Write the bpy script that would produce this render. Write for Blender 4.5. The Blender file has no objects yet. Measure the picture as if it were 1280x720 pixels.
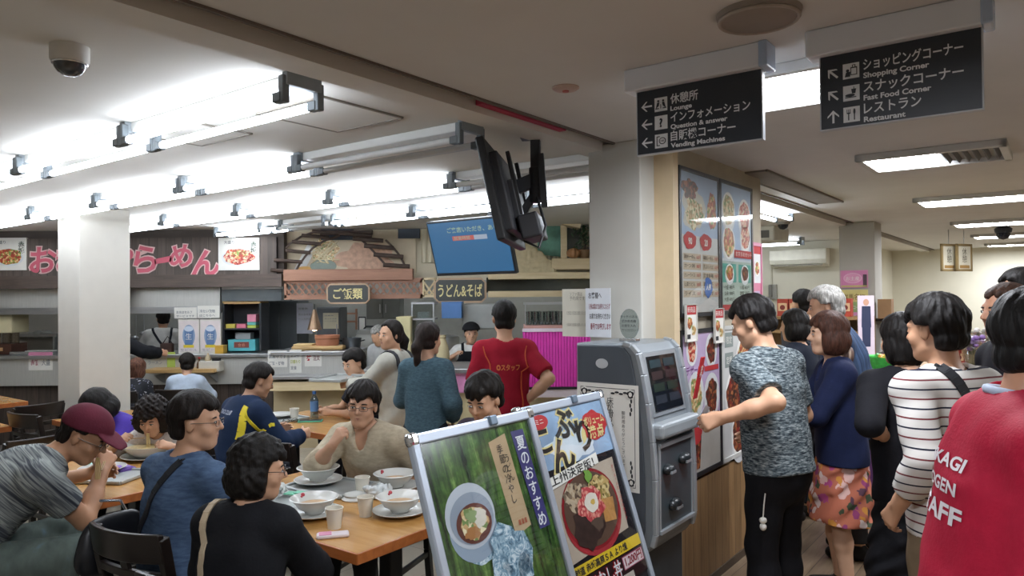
import bpy, math, random
import numpy as np
from mathutils import Vector, Matrix

SC = bpy.context.scene
COL = SC.collection
rad = math.radians
random.seed(7)

# ------------------------------------------------------------------ camera
FPX, EYE, PITCH, ROLL = 915.0, Vector((0, 0, 1.70)), math.atan(11 / 915), 0.009
_F = Vector((0, math.cos(PITCH), math.sin(PITCH)))
_U0 = Vector((0, -math.sin(PITCH), math.cos(PITCH)))
_X0 = Vector((1, 0, 0))
_R = _X0 * math.cos(ROLL) - _U0 * math.sin(ROLL)
_U = _U0 * math.cos(ROLL) + _X0 * math.sin(ROLL)
cd = bpy.data.cameras.new('camera'); cam = bpy.data.objects.new('camera', cd); COL.objects.link(cam)
cd.sensor_width = 36; cd.lens = 36 * FPX / 1280; cd.clip_start = 0.05; cd.clip_end = 100
cam.matrix_world = Matrix(((_R.x, _U.x, -_F.x, EYE.x), (_R.y, _U.y, -_F.y, EYE.y), (_R.z, _U.z, -_F.z, EYE.z), (0, 0, 0, 1)))
SC.camera = cam

# ------------------------------------------------------------------ world, light levels, exposure
wd = bpy.data.worlds.new('world'); SC.world = wd; wd.use_nodes = True
wd.node_tree.nodes['Background'].inputs[0].default_value = (0.8, 0.9, 1, 1)
wd.node_tree.nodes['Background'].inputs[1].default_value = 0.15
vs = SC.view_settings
vs.view_transform = 'Standard'; vs.look = 'None'; vs.exposure = 0.56; vs.gamma = 1.0; vs.use_curve_mapping = False
TUBE_POWER = 15.0        # ceiling tubes of the dining hall
TROFFER_POWER = 48.0      # recessed lamps of the corridor
CY = SC.cycles
CY.use_denoising = True; CY.max_bounces = 7; CY.diffuse_bounces = 4; CY.glossy_bounces = 3
CY.transmission_bounces = 6; CY.transparent_max_bounces = 10; CY.caustics_reflective = False; CY.caustics_refractive = False
CY.sample_clamp_indirect = 4.0

# ------------------------------------------------------------------ coordinates
def ray(px, py):
    return _F + _R * ((px - 640) / FPX) + _U * ((360 - py) / FPX)
def at(px, py, y):
    d = ray(px, py); return EYE + d * (y / d.y)
def on(px, py, z):
    d = ray(px, py); return EYE + d * ((z - EYE.z) / d.z)
def project(p):
    v = Vector(p) - EYE; w = v.dot(_F)
    return 640 + FPX * v.dot(_R) / w, 360 - FPX * v.dot(_U) / w
ROOM = -math.atan2(3, 4)                       # the hall's axes: a to the corridor side, b along the corridor
def rm(a, b, z=0.0): return Vector((0.8 * a + 0.6 * b, -0.6 * a + 0.8 * b, z))
def to_rm(p): return (0.8 * p[0] - 0.6 * p[1], 0.6 * p[0] + 0.8 * p[1])
def TR(loc=(0, 0, 0), rz=0.0, rx=0.0, ry=0.0):
    return Matrix.Translation(loc) @ Matrix.Rotation(rz, 4, 'Z') @ Matrix.Rotation(ry, 4, 'Y') @ Matrix.Rotation(rx, 4, 'X')
RMAT = Matrix.Rotation(ROOM, 4, 'Z')

# ------------------------------------------------------------------ materials
def lin(c):
    if isinstance(c, str):
        c = c.lstrip('#'); c = [int(c[i:i + 2], 16) / 255 for i in (0, 2, 4)]
    return tuple((x / 12.92 if x <= 0.04045 else ((x + 0.055) / 1.055) ** 2.4) for x in c) + (1.0,)
_MC = {}
def newmat(name):
    m = bpy.data.materials.new(name); m.use_nodes = True
    nt = m.node_tree; return m, nt, nt.nodes, nt.links, nt.nodes['Principled BSDF']
def texco(n, l, sc=(1, 1, 1), rot=(0, 0, 0)):
    tc = n.new('ShaderNodeTexCoord'); mp = n.new('ShaderNodeMapping')
    mp.inputs['Scale'].default_value = sc; mp.inputs['Rotation'].default_value = rot
    l.new(tc.outputs['Object'], mp.inputs['Vector']); return mp.outputs['Vector']
def noise(n, l, v, scale, detail=3, rough=0.5, dist=0.0):
    t = n.new('ShaderNodeTexNoise'); t.inputs['Scale'].default_value = scale; t.inputs['Detail'].default_value = detail
    t.inputs['Roughness'].default_value = rough; t.inputs['Distortion'].default_value = dist
    l.new(v, t.inputs['Vector']); return t.outputs['Fac']
def ramp(n, l, f, stops, interp='LINEAR'):
    r = n.new('ShaderNodeValToRGB'); r.color_ramp.interpolation = interp; e = r.color_ramp.elements
    while len(e) < len(stops): e.new(0.5)
    for k, (p, c) in enumerate(stops): e[k].position = p; e[k].color = lin(c) if not (isinstance(c, tuple) and len(c) == 4) else c
    l.new(f, r.inputs['Fac']); return r.outputs['Color']
def bump(n, l, f, bs, strength=0.3, dist=0.01):
    b = n.new('ShaderNodeBump'); b.inputs['Strength'].default_value = strength; b.inputs['Distance'].default_value = dist
    l.new(f, b.inputs['Height']); l.new(b.outputs['Normal'], bs.inputs['Normal'])
def shade(c, k): return tuple(min(1.0, x * k) for x in c[:3]) + (1.0,)
def M(c, rough=0.5, metal=0.0, var=0.06, scale=9.0, bmp=0.0, coat=0.0, stretch=(1, 1, 1), spec=0.5):
    key = (c, rough, metal, var, scale, bmp, coat, stretch, spec)
    if key in _MC: return _MC[key]
    m, nt, n, l, bs = newmat('paint_' + str(c).lstrip('#'))
    base = lin(c); v = texco(n, l, stretch); f = noise(n, l, v, scale)
    l.new(ramp(n, l, f, [(0.3, shade(base, 1 - var)), (0.7, shade(base, 1 + var))]), bs.inputs['Base Color'])
    bs.inputs['Roughness'].default_value = rough; bs.inputs['Metallic'].default_value = metal
    bs.inputs['Coat Weight'].default_value = coat; bs.inputs['Specular IOR Level'].default_value = spec
    if bmp: bump(n, l, noise(n, l, v, scale * 6), bs, bmp)
    _MC[key] = m; return m
def emit(name, c, s, base=0.8):
    m, nt, n, l, bs = newmat(name)
    bs.inputs['Base Color'].default_value = (base, base, base, 1)
    bs.inputs['Emission Color'].default_value = lin(c); bs.inputs['Emission Strength'].default_value = s
    m.use_backface_culling = False; return m
def wood(name, c1, c2, sc=(1, 12, 12), scale=3.0, rough=0.45, coat=0.0, planks=None):
    m, nt, n, l, bs = newmat(name)
    v = texco(n, l, sc); f = noise(n, l, v, scale, 5, 0.6, 0.6)
    col = ramp(n, l, f, [(0.3, c1), (0.7, c2)])
    if planks:                                 # planks = (axis index, board width)
        tc = n.new('ShaderNodeTexCoord'); sp = n.new('ShaderNodeSeparateXYZ'); l.new(tc.outputs['Object'], sp.inputs[0])
        mt = n.new('ShaderNodeMath'); mt.operation = 'DIVIDE'; mt.inputs[1].default_value = planks[1]; l.new(sp.outputs[planks[0]], mt.inputs[0])
        fr = n.new('ShaderNodeMath'); fr.operation = 'FRACT'; l.new(mt.outputs[0], fr.inputs[0])
        fl = n.new('ShaderNodeMath'); fl.operation = 'FLOOR'; l.new(mt.outputs[0], fl.inputs[0])
        wn = n.new('ShaderNodeTexWhiteNoise'); wn.noise_dimensions = '1D'; l.new(fl.outputs[0], wn.inputs['W'])
        g = ramp(n, l, fr.outputs[0], [(0.0, '#555555'), (0.03, '#ffffff'), (0.97, '#ffffff'), (1.0, '#555555')])
        vv = ramp(n, l, wn.outputs['Value'], [(0, '#d8d8d8'), (1, '#ffffff')])
        for x in (g, vv):
            mx = n.new('ShaderNodeMix'); mx.data_type = 'RGBA'; mx.blend_type = 'MULTIPLY'; mx.inputs['Factor'].default_value = 1
            l.new(col, mx.inputs[6]); l.new(x, mx.inputs[7]); col = mx.outputs[2]
    l.new(col, bs.inputs['Base Color']); bs.inputs['Roughness'].default_value = rough; bs.inputs['Coat Weight'].default_value = coat
    return m
def glass(name, c='#e8f0f0', rough=0.05, alpha=0.25):
    m, nt, n, l, bs = newmat(name)
    tb = n.new('ShaderNodeBsdfTransparent'); gl = n.new('ShaderNodeBsdfGlossy'); mx = n.new('ShaderNodeMixShader')
    tb.inputs[0].default_value = lin(c); gl.inputs['Roughness'].default_value = rough
    lw = n.new('ShaderNodeLayerWeight'); pw = n.new('ShaderNodeMath'); pw.operation = 'POWER'; pw.inputs[1].default_value = 4.0; l.new(lw.outputs['Facing'], pw.inputs[0])
    ad = n.new('ShaderNodeMath'); ad.inputs[1].default_value = 0.03 + alpha * 0.15; ad.use_clamp = True; l.new(pw.outputs[0], ad.inputs[0])
    l.new(ad.outputs[0], mx.inputs[0]); l.new(tb.outputs[0], mx.inputs[1]); l.new(gl.outputs[0], mx.inputs[2])
    l.new(mx.outputs[0], n['Material Output'].inputs['Surface']); return m

# ------------------------------------------------------------------ mesh building
_TXT = {}
def text_geo(s, bold=0.0):
    key = (s, bold)
    if key not in _TXT:
        c = bpy.data.curves.new('lettering', 'FONT'); c.body = s; c.size = 1; c.offset = bold; c.resolution_u = 3
        o = bpy.data.objects.new('lettering', c); COL.objects.link(o)
        me = bpy.data.meshes.new_from_object(o.evaluated_get(bpy.context.evaluated_depsgraph_get()))
        v = [(p.co.x, p.co.y) for p in me.vertices]; f = [tuple(q.vertices) for q in me.polygons]
        bpy.data.objects.remove(o); bpy.data.curves.remove(c); bpy.data.meshes.remove(me)
        xs = [p[0] for p in v] or [0, 1]; ys = [p[1] for p in v] or [0, 1]
        _TXT[key] = (v, f, min(xs), max(xs), min(ys), max(ys))
    return _TXT[key]

class MB:
    def __init__(s, Mx=None):
        s.v, s.f, s.mi, s.mats = [], [], [], []
        s.M = Mx or Matrix.Identity(4)
    def slot(s, m):
        if m not in s.mats: s.mats.append(m)
        return s.mats.index(m)
    def add(s, vs, fs, m):
        o = len(s.v); k = s.slot(m)
        s.v += [tuple(s.M @ Vector(p)) for p in vs]
        s.f += [tuple(i + o for i in f) for f in fs]; s.mi += [k] * len(fs); return s
    def box(s, c, d, m, rot=None):
        hx, hy, hz = d[0] / 2, d[1] / 2, d[2] / 2
        vs = [Vector((x, y, z)) for x in (-hx, hx) for y in (-hy, hy) for z in (-hz, hz)]
        if rot is not None: vs = [rot @ p for p in vs]
        vs = [p + Vector(c) for p in vs]
        return s.add(vs, [(0, 1, 3, 2), (4, 6, 7, 5), (0, 4, 5, 1), (2, 3, 7, 6), (0, 2, 6, 4), (1, 5, 7, 3)], m)
    def bar(s, a, b, w, h, m, up=(0, 0, 1)):
        a, b = Vector(a), Vector(b); d = (b - a); L = d.length; d.normalize(); up = Vector(up)
        if abs(d.dot(up)) > 0.98: up = Vector((0, 1, 0))
        x = d.cross(up).normalized(); z = x.cross(d)
        R = Matrix((x, d, z)).transposed()
        return s.box((a + b) / 2, (w, L, h), m, R)
    def cyl(s, a, b, r0, m, r1=None, n=16, cap=True):
        r1 = r0 if r1 is None else r1; return s.tube([a, b], [r0, r1], m, n, cap)
    def tube(s, path, r, m, n=10, cap=True, closed=False):
        P = [Vector(p) for p in path]; r = r if isinstance(r, (list, tuple)) else [r] * len(P)
        vs, fs = [], []; prev = None; K = len(P)
        for i, p in enumerate(P):
            if closed: t = P[(i + 1) % K] - P[i - 1]
            else: t = P[min(i + 1, K - 1)] - P[max(i - 1, 0)]
            t = t.normalized() if t.length > 1e-9 else Vector((0, 0, 1))
            if prev is None:
                q = Vector((0, 0, 1)) if abs(t.z) < 0.9 else Vector((1, 0, 0)); x = t.cross(q).normalized()
            else: x = (prev - t * prev.dot(t)).normalized()
            prev = x; y = t.cross(x)
            vs += [p + (x * math.cos(2 * math.pi * k / n) + y * math.sin(2 * math.pi * k / n)) * r[i] for k in range(n)]
        for i in range(K if closed else K - 1):
            j = (i + 1) % K
            for k in range(n): fs.append((i * n + k, i * n + (k + 1) % n, j * n + (k + 1) % n, j * n + k))
        if cap and not closed: fs += [tuple(range(n - 1, -1, -1)), tuple((K - 1) * n + k for k in range(n))]
        return s.add(vs, fs, m)
    def lathe(s, prof, m, c=(0, 0, 0), n=24, sx=1, sy=1):
        vs, fs = [], []
        for r, z in prof: vs += [(c[0] + sx * r * math.cos(2 * math.pi * k / n), c[1] + sy * r * math.sin(2 * math.pi * k / n), c[2] + z) for k in range(n)]
        for i in range(len(prof) - 1):
            for k in range(n): fs.append((i * n + k, i * n + (k + 1) % n, (i + 1) * n + (k + 1) % n, (i + 1) * n + k))
        fs += [tuple(range(n - 1, -1, -1)), tuple((len(prof) - 1) * n + k for k in range(n))]
        return s.add(vs, fs, m)
    def ell(s, c, r, m, n=16, k=10, rot=None):
        vs, fs = [], []
        for i in range(k + 1):
            a = math.pi * i / k
            for j in range(n):
                b = 2 * math.pi * j / n; p = Vector((r[0] * math.sin(a) * math.cos(b), r[1] * math.sin(a) * math.sin(b), r[2] * math.cos(a)))
                vs.append((rot @ p if rot else p) + Vector(c))
        for i in range(k):
            for j in range(n): fs.append((i * n + j, (i + 1) * n + j, (i + 1) * n + (j + 1) % n, i * n + (j + 1) % n))
        return s.add(vs, fs, m)
    def prism(s, poly, ext, m):
        n = len(poly); e = Vector(ext); a = [Vector(p) for p in poly]; vs = a + [p + e for p in a]
        return s.add(vs, [tuple(range(n - 1, -1, -1)), tuple(range(n, 2 * n))] + [(i, (i + 1) % n, n + (i + 1) % n, n + i) for i in range(n)], m)
    def grid(s, fn, nu, nv, m):
        vs = [fn(i / nu, j / nv) for i in range(nu + 1) for j in range(nv + 1)]; w = nv + 1
        return s.add(vs, [(i * w + j, (i + 1) * w + j, (i + 1) * w + j + 1, i * w + j + 1) for i in range(nu) for j in range(nv)], m)
    # flat printing on a board whose front is the local plane y = 0 seen from -y (x to the viewer's right hand, z up)
    def rect(s, x0, z0, x1, z1, m, lay=1):
        y = -0.0007 * lay; return s.add([(x0, y, z0), (x1, y, z0), (x1, y, z1), (x0, y, z1)], [(0, 1, 2, 3)], m)
    def disc(s, x, z, rx, rz, m, lay=1, n=28, wob=0.0, seed=0):
        y = -0.0007 * lay; rr = random.Random(seed); ph = [rr.random() * 6.3 for _ in range(3)]
        k = lambda a: 1 + wob * (math.sin(3 * a + ph[0]) + math.sin(5 * a + ph[1]) + math.sin(8 * a + ph[2])) / 3
        vs = [(x + rx * k(2 * math.pi * i / n) * math.cos(2 * math.pi * i / n), y, z + rz * k(2 * math.pi * i / n) * math.sin(2 * math.pi * i / n)) for i in range(n)]
        return s.add(vs, [tuple(range(n))], m)
    def poly(s, pts, m, lay=1):
        return s.add([(p[0], -0.0007 * lay, p[1]) for p in pts], [tuple(range(len(pts)))], m)
    def text(s, t, x, z, h, m, lay=2, w=None, al='L', bold=0.0, slant=0.0, rot=0.0, thick=0.0):
        """one line; h = height of a full character, w = total width to fit"""
        V, Fc, x0, x1, y0, y1 = text_geo(t, bold)
        k = h / 0.88; kx = k if w is None else w / max(1e-6, x1 - x0); y = -0.0007 * lay
        ox = 0 if al == 'L' else (-(x1 - x0) * kx / 2 if al == 'C' else -(x1 - x0) * kx)
        ca, sa = math.cos(rot), math.sin(rot); vs = []
        for a, b in V:
            u = (a - x0) * kx + ox; q = b * k; u += slant * q; vs.append((x + u * ca - q * sa, y, z + u * sa + q * ca))
        s.add(vs, Fc, m)
        if thick:
            n = len(s.v); fr = [tuple(p) for p in vs]; s.add([(p[0], p[1] + thick, p[2]) for p in fr], [tuple(reversed(f)) for f in Fc], m)
            ed = {}
            for f in Fc:
                for i in range(len(f)):
                    e = (f[i], f[(i + 1) % len(f)]); ed[e] = 1
            b = [e for e in ed if (e[1], e[0]) not in ed]; o1 = n - len(vs); o2 = n
            k2 = s.slot(m)
            for p, q in b: s.f.append((o1 + q, o1 + p, o2 + p, o2 + q)); s.mi.append(k2)
        return s
    def vtext(s, t, x, z, h, m, lay=2, step=None, bold=0.0, dx=0.0):
        st = step or h * 1.08
        for i, ch in enumerate(t):
            if ch == ' ': continue
            if ch == 'ー': s.rect(x - h * 0.06 + dx * i, z - i * st + h * 0.02, x + h * 0.06 + dx * i, z - i * st + h * 0.8, m, lay)
            else: s.text(ch, x + dx * i, z - i * st, h, m, lay, al='C', bold=bold)
        return s
    def build(s, name, parent=None, smooth=None, bevel=0.0, seg=2):
        me = bpy.data.meshes.new(name); me.from_pydata(s.v, [], s.f)
        for m in s.mats: me.materials.append(m)
        me.polygons.foreach_set('material_index', s.mi); me.update()
        if smooth is not None:
            me.polygons.foreach_set('use_smooth', [True] * len(me.polygons)); me.set_sharp_from_angle(angle=rad(smooth))
        o = bpy.data.objects.new(name, me); COL.objects.link(o)
        if parent is not None: o.parent = parent
        if bevel:
            b = o.modifiers.new('bevel', 'BEVEL'); b.width = bevel; b.segments = seg; b.limit_method = 'ANGLE'; b.angle_limit = rad(40)
        return o

def tag(o, label=None, cat=None, group=None, kind=None):
    if label: o['label'] = label
    if cat: o['category'] = cat
    if group: o['group'] = group
    if kind: o['kind'] = kind
    return o
def thing(name, label, cat, loc=(0, 0, 0), rz=0.0, group=None, rot=None):
    o = bpy.data.objects.new(name, None); COL.objects.link(o); o.empty_display_size = 0.1
    o.location = loc; o.rotation_euler = rot if rot is not None else (0, 0, rz)
    return tag(o, label, cat, group)
def struct(o): o['kind'] = 'structure'; return o
def place(o, loc, rz=0.0):
    o.location = loc; o.rotation_euler = (0, 0, rz); return o
def copy_tree(o, parent=None):
    c = o.copy(); COL.objects.link(c)
    if parent is not None: c.parent = parent
    for ch in list(o.children): copy_tree(ch, c)
    return c
# ------------------------------------------------------------------ bodies: one continuous surface taken from a blended distance field
class Field:
    def __init__(s, lo, hi, h):
        s.lo = np.array(lo, np.float32); s.h = h
        s.n = np.maximum(4, np.ceil((np.array(hi) - np.array(lo)) / h).astype(int) + 1)
        s.D = np.full(tuple(s.n), 0.3, np.float32)
    def win(s, pts, pad):
        p = np.array([tuple(q) for q in pts], np.float32)
        a = np.clip(np.floor((p.min(0) - pad - s.lo) / s.h).astype(int), 0, s.n); b = np.clip(np.ceil((p.max(0) + pad - s.lo) / s.h).astype(int) + 1, 0, s.n)
        if np.any(b - a < 1): return None, None
        sl = tuple(slice(a[i], b[i]) for i in range(3))
        ax = [(np.arange(a[i], b[i]) * s.h + s.lo[i]).astype(np.float32) for i in range(3)]
        return sl, (ax[0][:, None, None], ax[1][None, :, None], ax[2][None, None, :])
    def put(s, sl, d, k, sub=False):
        A = s.D[sl]
        if sub:
            d = -d; h = np.clip(0.5 - 0.5 * (A - d) / max(k, 1e-5), 0, 1); s.D[sl] = A * (1 - h) + d * h + k * h * (1 - h)
        else:
            h = np.clip(0.5 + 0.5 * (A - d) / max(k, 1e-5), 0, 1); s.D[sl] = A * (1 - h) + d * h - k * h * (1 - h)
    def cone(s, a, b, ra, rb, k=0.02, sub=False, flat=None, q=1.0, side=None, cut=None, wr=0.0, wf=19.0):
        """round cone; q squashes it across `flat` (unit vector); cut=(point, dir) keeps what lies before the plane"""
        a, b = np.array(tuple(a), np.float32), np.array(tuple(b), np.float32); R = max(ra, rb)
        sl, g = s.win([a, b], R + k + 0.045)
        if sl is None: return
        X, Y, Z = g[0] - a[0], g[1] - a[1], g[2] - a[2]; ba = b - a
        if flat is not None:
            f = np.array(tuple(flat), np.float32); f = f / np.linalg.norm(f)
            e = (X * f[0] + Y * f[1] + Z * f[2]) * (1 / q - 1); be = ba.dot(f) * (1 / q - 1)
            X, Y, Z = X + e * f[0], Y + e * f[1], Z + e * f[2]; ba = ba + be * f
        L = max(1e-8, float(ba.dot(ba))); t = np.clip((X * ba[0] + Y * ba[1] + Z * ba[2]) / L, 0, 1)
        d = np.sqrt((X - t * ba[0]) ** 2 + (Y - t * ba[1]) ** 2 + (Z - t * ba[2]) ** 2) - (ra + (rb - ra) * t)
        if flat is not None: d = d * (0.5 + 0.5 * q)
        if wr:
            u = wf * (0.8 * g[0] + 1.0 * g[2] + 0.4 * g[1]); v = wf * 0.85 * (0.75 * g[2] - 1.0 * g[0] + 0.9 * g[1]); d = d + wr * (0.55 * np.sin(u + 1.6 * np.sin(v)) + 0.5 * np.sin(1.3 * v + 2.0 * np.sin(0.6 * u) + 1.0))
        if cut is not None:
            c, n = np.array(tuple(cut[0])), np.array(tuple(cut[1])); d = np.maximum(d, (g[0] - c[0]) * n[0] + (g[1] - c[1]) * n[1] + (g[2] - c[2]) * n[2])
        s.put(sl, d.astype(np.float32), k, sub)
    def ell(s, c, r, Rm=None, k=0.02, sub=False):
        c = np.array(tuple(c), np.float32); m = max(r)
        sl, g = s.win([c], m + k + 0.045)
        if sl is None: return
        X, Y, Z = g[0] - c[0], g[1] - c[1], g[2] - c[2]
        if Rm is not None: X, Y, Z = [Rm[0][i] * X + Rm[1][i] * Y + Rm[2][i] * Z for i in range(3)]
        k0 = np.sqrt((X / r[0]) ** 2 + (Y / r[1]) ** 2 + (Z / r[2]) ** 2); k1 = np.sqrt((X / r[0] ** 2) ** 2 + (Y / r[1] ** 2) ** 2 + (Z / r[2] ** 2) ** 2)
        s.put(sl, (k0 * (k0 - 1) / np.maximum(k1, 1e-6)).astype(np.float32), k, sub)
    def cutplane(s, p, n):
        sl, g = s.win([s.lo, s.lo + s.n * s.h], 0)
        s.D = np.maximum(s.D, ((g[0] - p[0]) * n[0] + (g[1] - p[1]) * n[1] + (g[2] - p[2]) * n[2]).astype(np.float32))
    def mesh(s):
        D = s.D; D[0], D[-1] = .3, .3; D[:, 0], D[:, -1] = .3, .3; D[:, :, 0], D[:, :, -1] = .3, .3
        S = D < 0; n = s.n - 1
        cnt = np.zeros(tuple(n), np.int8)
        for i in (0, 1):
            for j in (0, 1):
                for k in (0, 1): cnt += S[i:i + n[0], j:j + n[1], k:k + n[2]]
        C = np.argwhere((cnt > 0) & (cnt < 8)); idx = np.full(tuple(n), -1, np.int32); idx[C[:, 0], C[:, 1], C[:, 2]] = np.arange(len(C))
        acc = np.zeros((len(C), 3)); num = np.zeros(len(C))
        cor = [(i, j, k) for i in (0, 1) for j in (0, 1) for k in (0, 1)]; val = {c: D[C[:, 0] + c[0], C[:, 1] + c[1], C[:, 2] + c[2]] for c in cor}
        for c in cor:
            for a in range(3):
                if c[a]: continue
                e = list(c); e[a] = 1; e = tuple(e); va, vb = val[c], val[e]; w = (va < 0) != (vb < 0)
                t = np.where(w, va / np.where(w, va - vb, 1), 0); p = np.tile(np.array(c, float), (len(C), 1)); p[:, a] += t
                acc += p * w[:, None]; num += w
        V = (C + acc / num[:, None]) * s.h + s.lo; Q = []
        for a in range(3):
            b, c = (a + 1) % 3, (a + 2) % 3
            s0 = [slice(1, n[i]) for i in range(3)]; s1 = list(s0); s0[a] = slice(0, n[a]); s1[a] = slice(1, n[a] + 1)
            e = np.argwhere(S[tuple(s0)] != S[tuple(s1)])
            o = np.array([1, 1, 1]); o[a] = 0; e = e + o
            fl = S[e[:, 0], e[:, 1], e[:, 2]]
            def I(db, dc):
                f = e.copy(); f[:, b] += db; f[:, c] += dc; return idx[f[:, 0], f[:, 1], f[:, 2]]
            q = np.stack([I(-1, -1), I(0, -1), I(0, 0), I(-1, 0)], 1); q[~fl] = q[~fl][:, ::-1]; Q.append(q)
        return V, np.concatenate(Q)
    def build(s, name, mat, parent):
        V, Q = s.mesh(); me = bpy.data.meshes.new(name)
        me.from_pydata(V.tolist(), [], Q.tolist()); me.materials.append(mat)
        me.polygons.foreach_set('use_smooth', [True] * len(me.polygons)); me.update()
        o = bpy.data.objects.new(name, me); COL.objects.link(o)
        if parent is not None: o.parent = parent
        return o

def unit(v):
    v = Vector(v); return v.normalized() if v.length > 1e-8 else Vector((0, 0, 1))
def skin(c='#c79a7c'): return M(c, 0.5, 0, 0.05, 22)
def hairmat(c='#17130f'):
    key = ('hair', c)
    if key not in _MC:
        m, nt, n, l, bs = newmat('hair_colour'); v = texco(n, l, (1, 1, 0.18)); f = noise(n, l, v, 95, 3, 0.6)
        b = lin(c); l.new(ramp(n, l, f, [(0.35, shade(b, 0.6)), (0.65, shade(b, 1.5))]), bs.inputs['Base Color']); bs.inputs['Roughness'].default_value = 0.58
        bs.inputs['Specular IOR Level'].default_value = 0.22; bump(n, l, f, bs, 0.7, 0.004); _MC[key] = m
    return _MC[key]
EYE_M = M('#1a1210', 0.15); WHITE_M = M('#d8d2c8', 0.3)

class Person:
    """feet on z=0, facing +y; built in its own frame and then set down in the hall"""
    def __init__(s, label, head, yaw, H=1.68, sit=None, lean=0, look=(0, 0, 0), lh=None, rh=None, le=None, re=None, skin_c='#c79a7c',
                 w=1.0, h=None, feet=None, side=0.0, curl=(0.5, 0.5), pn=(None, None), hd=(None, None), fitz=True, knees=None, stoop=1.0, foot_y=0.36, hmin=1.5, group=None, name='person'):
        px, py, dep = head; T = at(px, py, dep); s.label, s.yaw, s.w = label, rad(yaw), w
        s.h = h or max(0.006, min(0.013, dep * 0.0021)); s.sit = sit; s.curl, s.pn, s.hd = curl, pn, hd
        for _ in range(9 if fitz else 1):
            s.joints(H, sit, lean, look, side, stoop)
            if not fitz: break
            if sit is None: H = max(1.38, min(1.92, H * (1 + (T.z - s.Hc.z) / s.Hc.z)))
            else:
                H = max(hmin, min(1.80, H * (1 + (T.z - s.Hc.z) / s.Hc.z * 1.6))); s.joints(H, sit, lean, look, side, stoop)
                if s.Hc.z > T.z + 0.005: lean = min(lean + 45, lean + math.degrees((s.Hc.z - T.z) / 0.62 / max(0.35, math.sin(rad(lean + 8)))) * 0.55)
        s.joints(H, sit, lean, look, side, stoop)
        s.dz = s.Hc.z - T.z
        ca, sa = math.cos(s.yaw), math.sin(s.yaw); off = Vector((s.Hc.x * ca - s.Hc.y * sa, s.Hc.x * sa + s.Hc.y * ca, 0))
        s.pos = Vector((T.x - off.x, T.y - off.y, 0))
        s.arms(lh, rh, le, re); s.legs(feet, knees, foot_y)
        F = Field(*s.bounds(), s.h); s.body(F)
        s.root = F.build('person', skin(skin_c), None); place(s.root, s.pos, s.yaw); tag(s.root, label, 'person', group)
        print('PERSON %-40s H=%.2f lean=%.0f dz=%+.2f pos=(%.2f,%.2f)' % (label[:40], H, lean, s.dz, s.pos.x, s.pos.y))
    def loc(s, p):                              # hall point -> own frame
        d = Vector(p) - s.pos; ca, sa = math.cos(s.yaw), math.sin(s.yaw); return Vector((d.x * ca + d.y * sa, -d.x * sa + d.y * ca, d.z))
    def joints(s, H, sit, lean, look, side, stoop):
        s.H = H; k = s.k = H / 1.70; s.hk = k ** 0.6
        zp = 0.90 * k if sit is None else sit + 0.10; L = rad(lean); sd = rad(side)
        def dr(f): return Vector((math.sin(sd) * f, math.sin(L * f), math.cos(L * f) * math.cos(sd * f))).normalized()
        s.P = Vector((0, 0, zp)); s.W = s.P + dr(0.5) * 0.17 * k; s.C = s.W + dr(0.9) * 0.18 * k; s.N = s.C + dr(1.15) * 0.16 * k
        s.up = dr(1.0); s.fr = Vector((0, s.up.z, -s.up.y)).normalized()
        s.S = {q: s.N - s.up * 0.045 * k + Vector((q * 0.172 * k * s.w, 0, 0)) for q in (-1, 1)}
        y, p, r = [rad(x) for x in look]; s.HR = (Matrix.Rotation(y, 3, 'Z') @ Matrix.Rotation(-p, 3, 'X') @ Matrix.Rotation(r, 3, 'Y'))
        nk = unit(s.up * 0.9 + Vector((0, 0.28 * stoop, 0.25))); s.Hc = s.N + nk * 0.105 * k + (s.HR @ Vector((0, 0.015, 0.085))) * s.hk
    def arms(s, lh, rh, le, re):
        s.E, s.Wr = {}, {}; k = s.k
        for q, t, e in ((-1, lh, le), (1, rh, re)):
            S = s.S[q]; a, b = 0.285 * k, 0.245 * k
            if t is not None and t[0] > 5: t = s.loc(at(*t))
            t = Vector(t) if t is not None else S + Vector((q * 0.06, 0.05, -0.51 * k))
            v = t - S; d = v.length
            if d > (a + b) * 0.995: v = v * ((a + b) * 0.995 / d); t = S + v; d = v.length
            x = (a * a - b * b + d * d) / (2 * d); hh = math.sqrt(max(0, a * a - x * x)); u = v.normalized()
            hint = Vector(e) if e is not None else Vector((q * 0.5, -0.8, -0.3)); hint = unit(hint - u * hint.dot(u))
            s.E[q] = S + u * x + hint * hh; s.Wr[q] = t
    def legs(s, feet, knees, fy):
        k = s.k; s.K, s.A, s.Hp = {}, {}, {}
        for i, q in enumerate((-1, 1)):
            s.Hp[q] = s.P + Vector((q * 0.088 * k, 0, -0.02))
            if s.sit is None:
                s.A[q] = Vector(feet[i]) if feet else Vector((q * 0.10 * k, -0.01, 0.085 * k))
                s.K[q] = (s.Hp[q] + s.A[q]) / 2 + Vector((0, 0.035, 0.02))
            else:
                s.K[q] = Vector(knees[i]) if knees else Vector((q * 0.12 * k, 0.43 * k, s.sit + 0.07)); s.A[q] = Vector(feet[i]) if feet else Vector((q * 0.12 * k, fy, 0.085 * k))
    def bounds(s):
        P = [s.P, s.N, s.Hc, *s.E.values(), *s.Wr.values(), *s.K.values(), *s.A.values(), *s.S.values()]; lo = [min(p[i] for p in P) - 0.24 for i in range(3)]; hi = [max(p[i] for p in P) + 0.24 for i in range(3)]
        for q in (-1, 1):
            for i in range(3): pass
        lo[2] = -0.04; hi[2] = s.Hc.z + 0.25; return lo, hi
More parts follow.
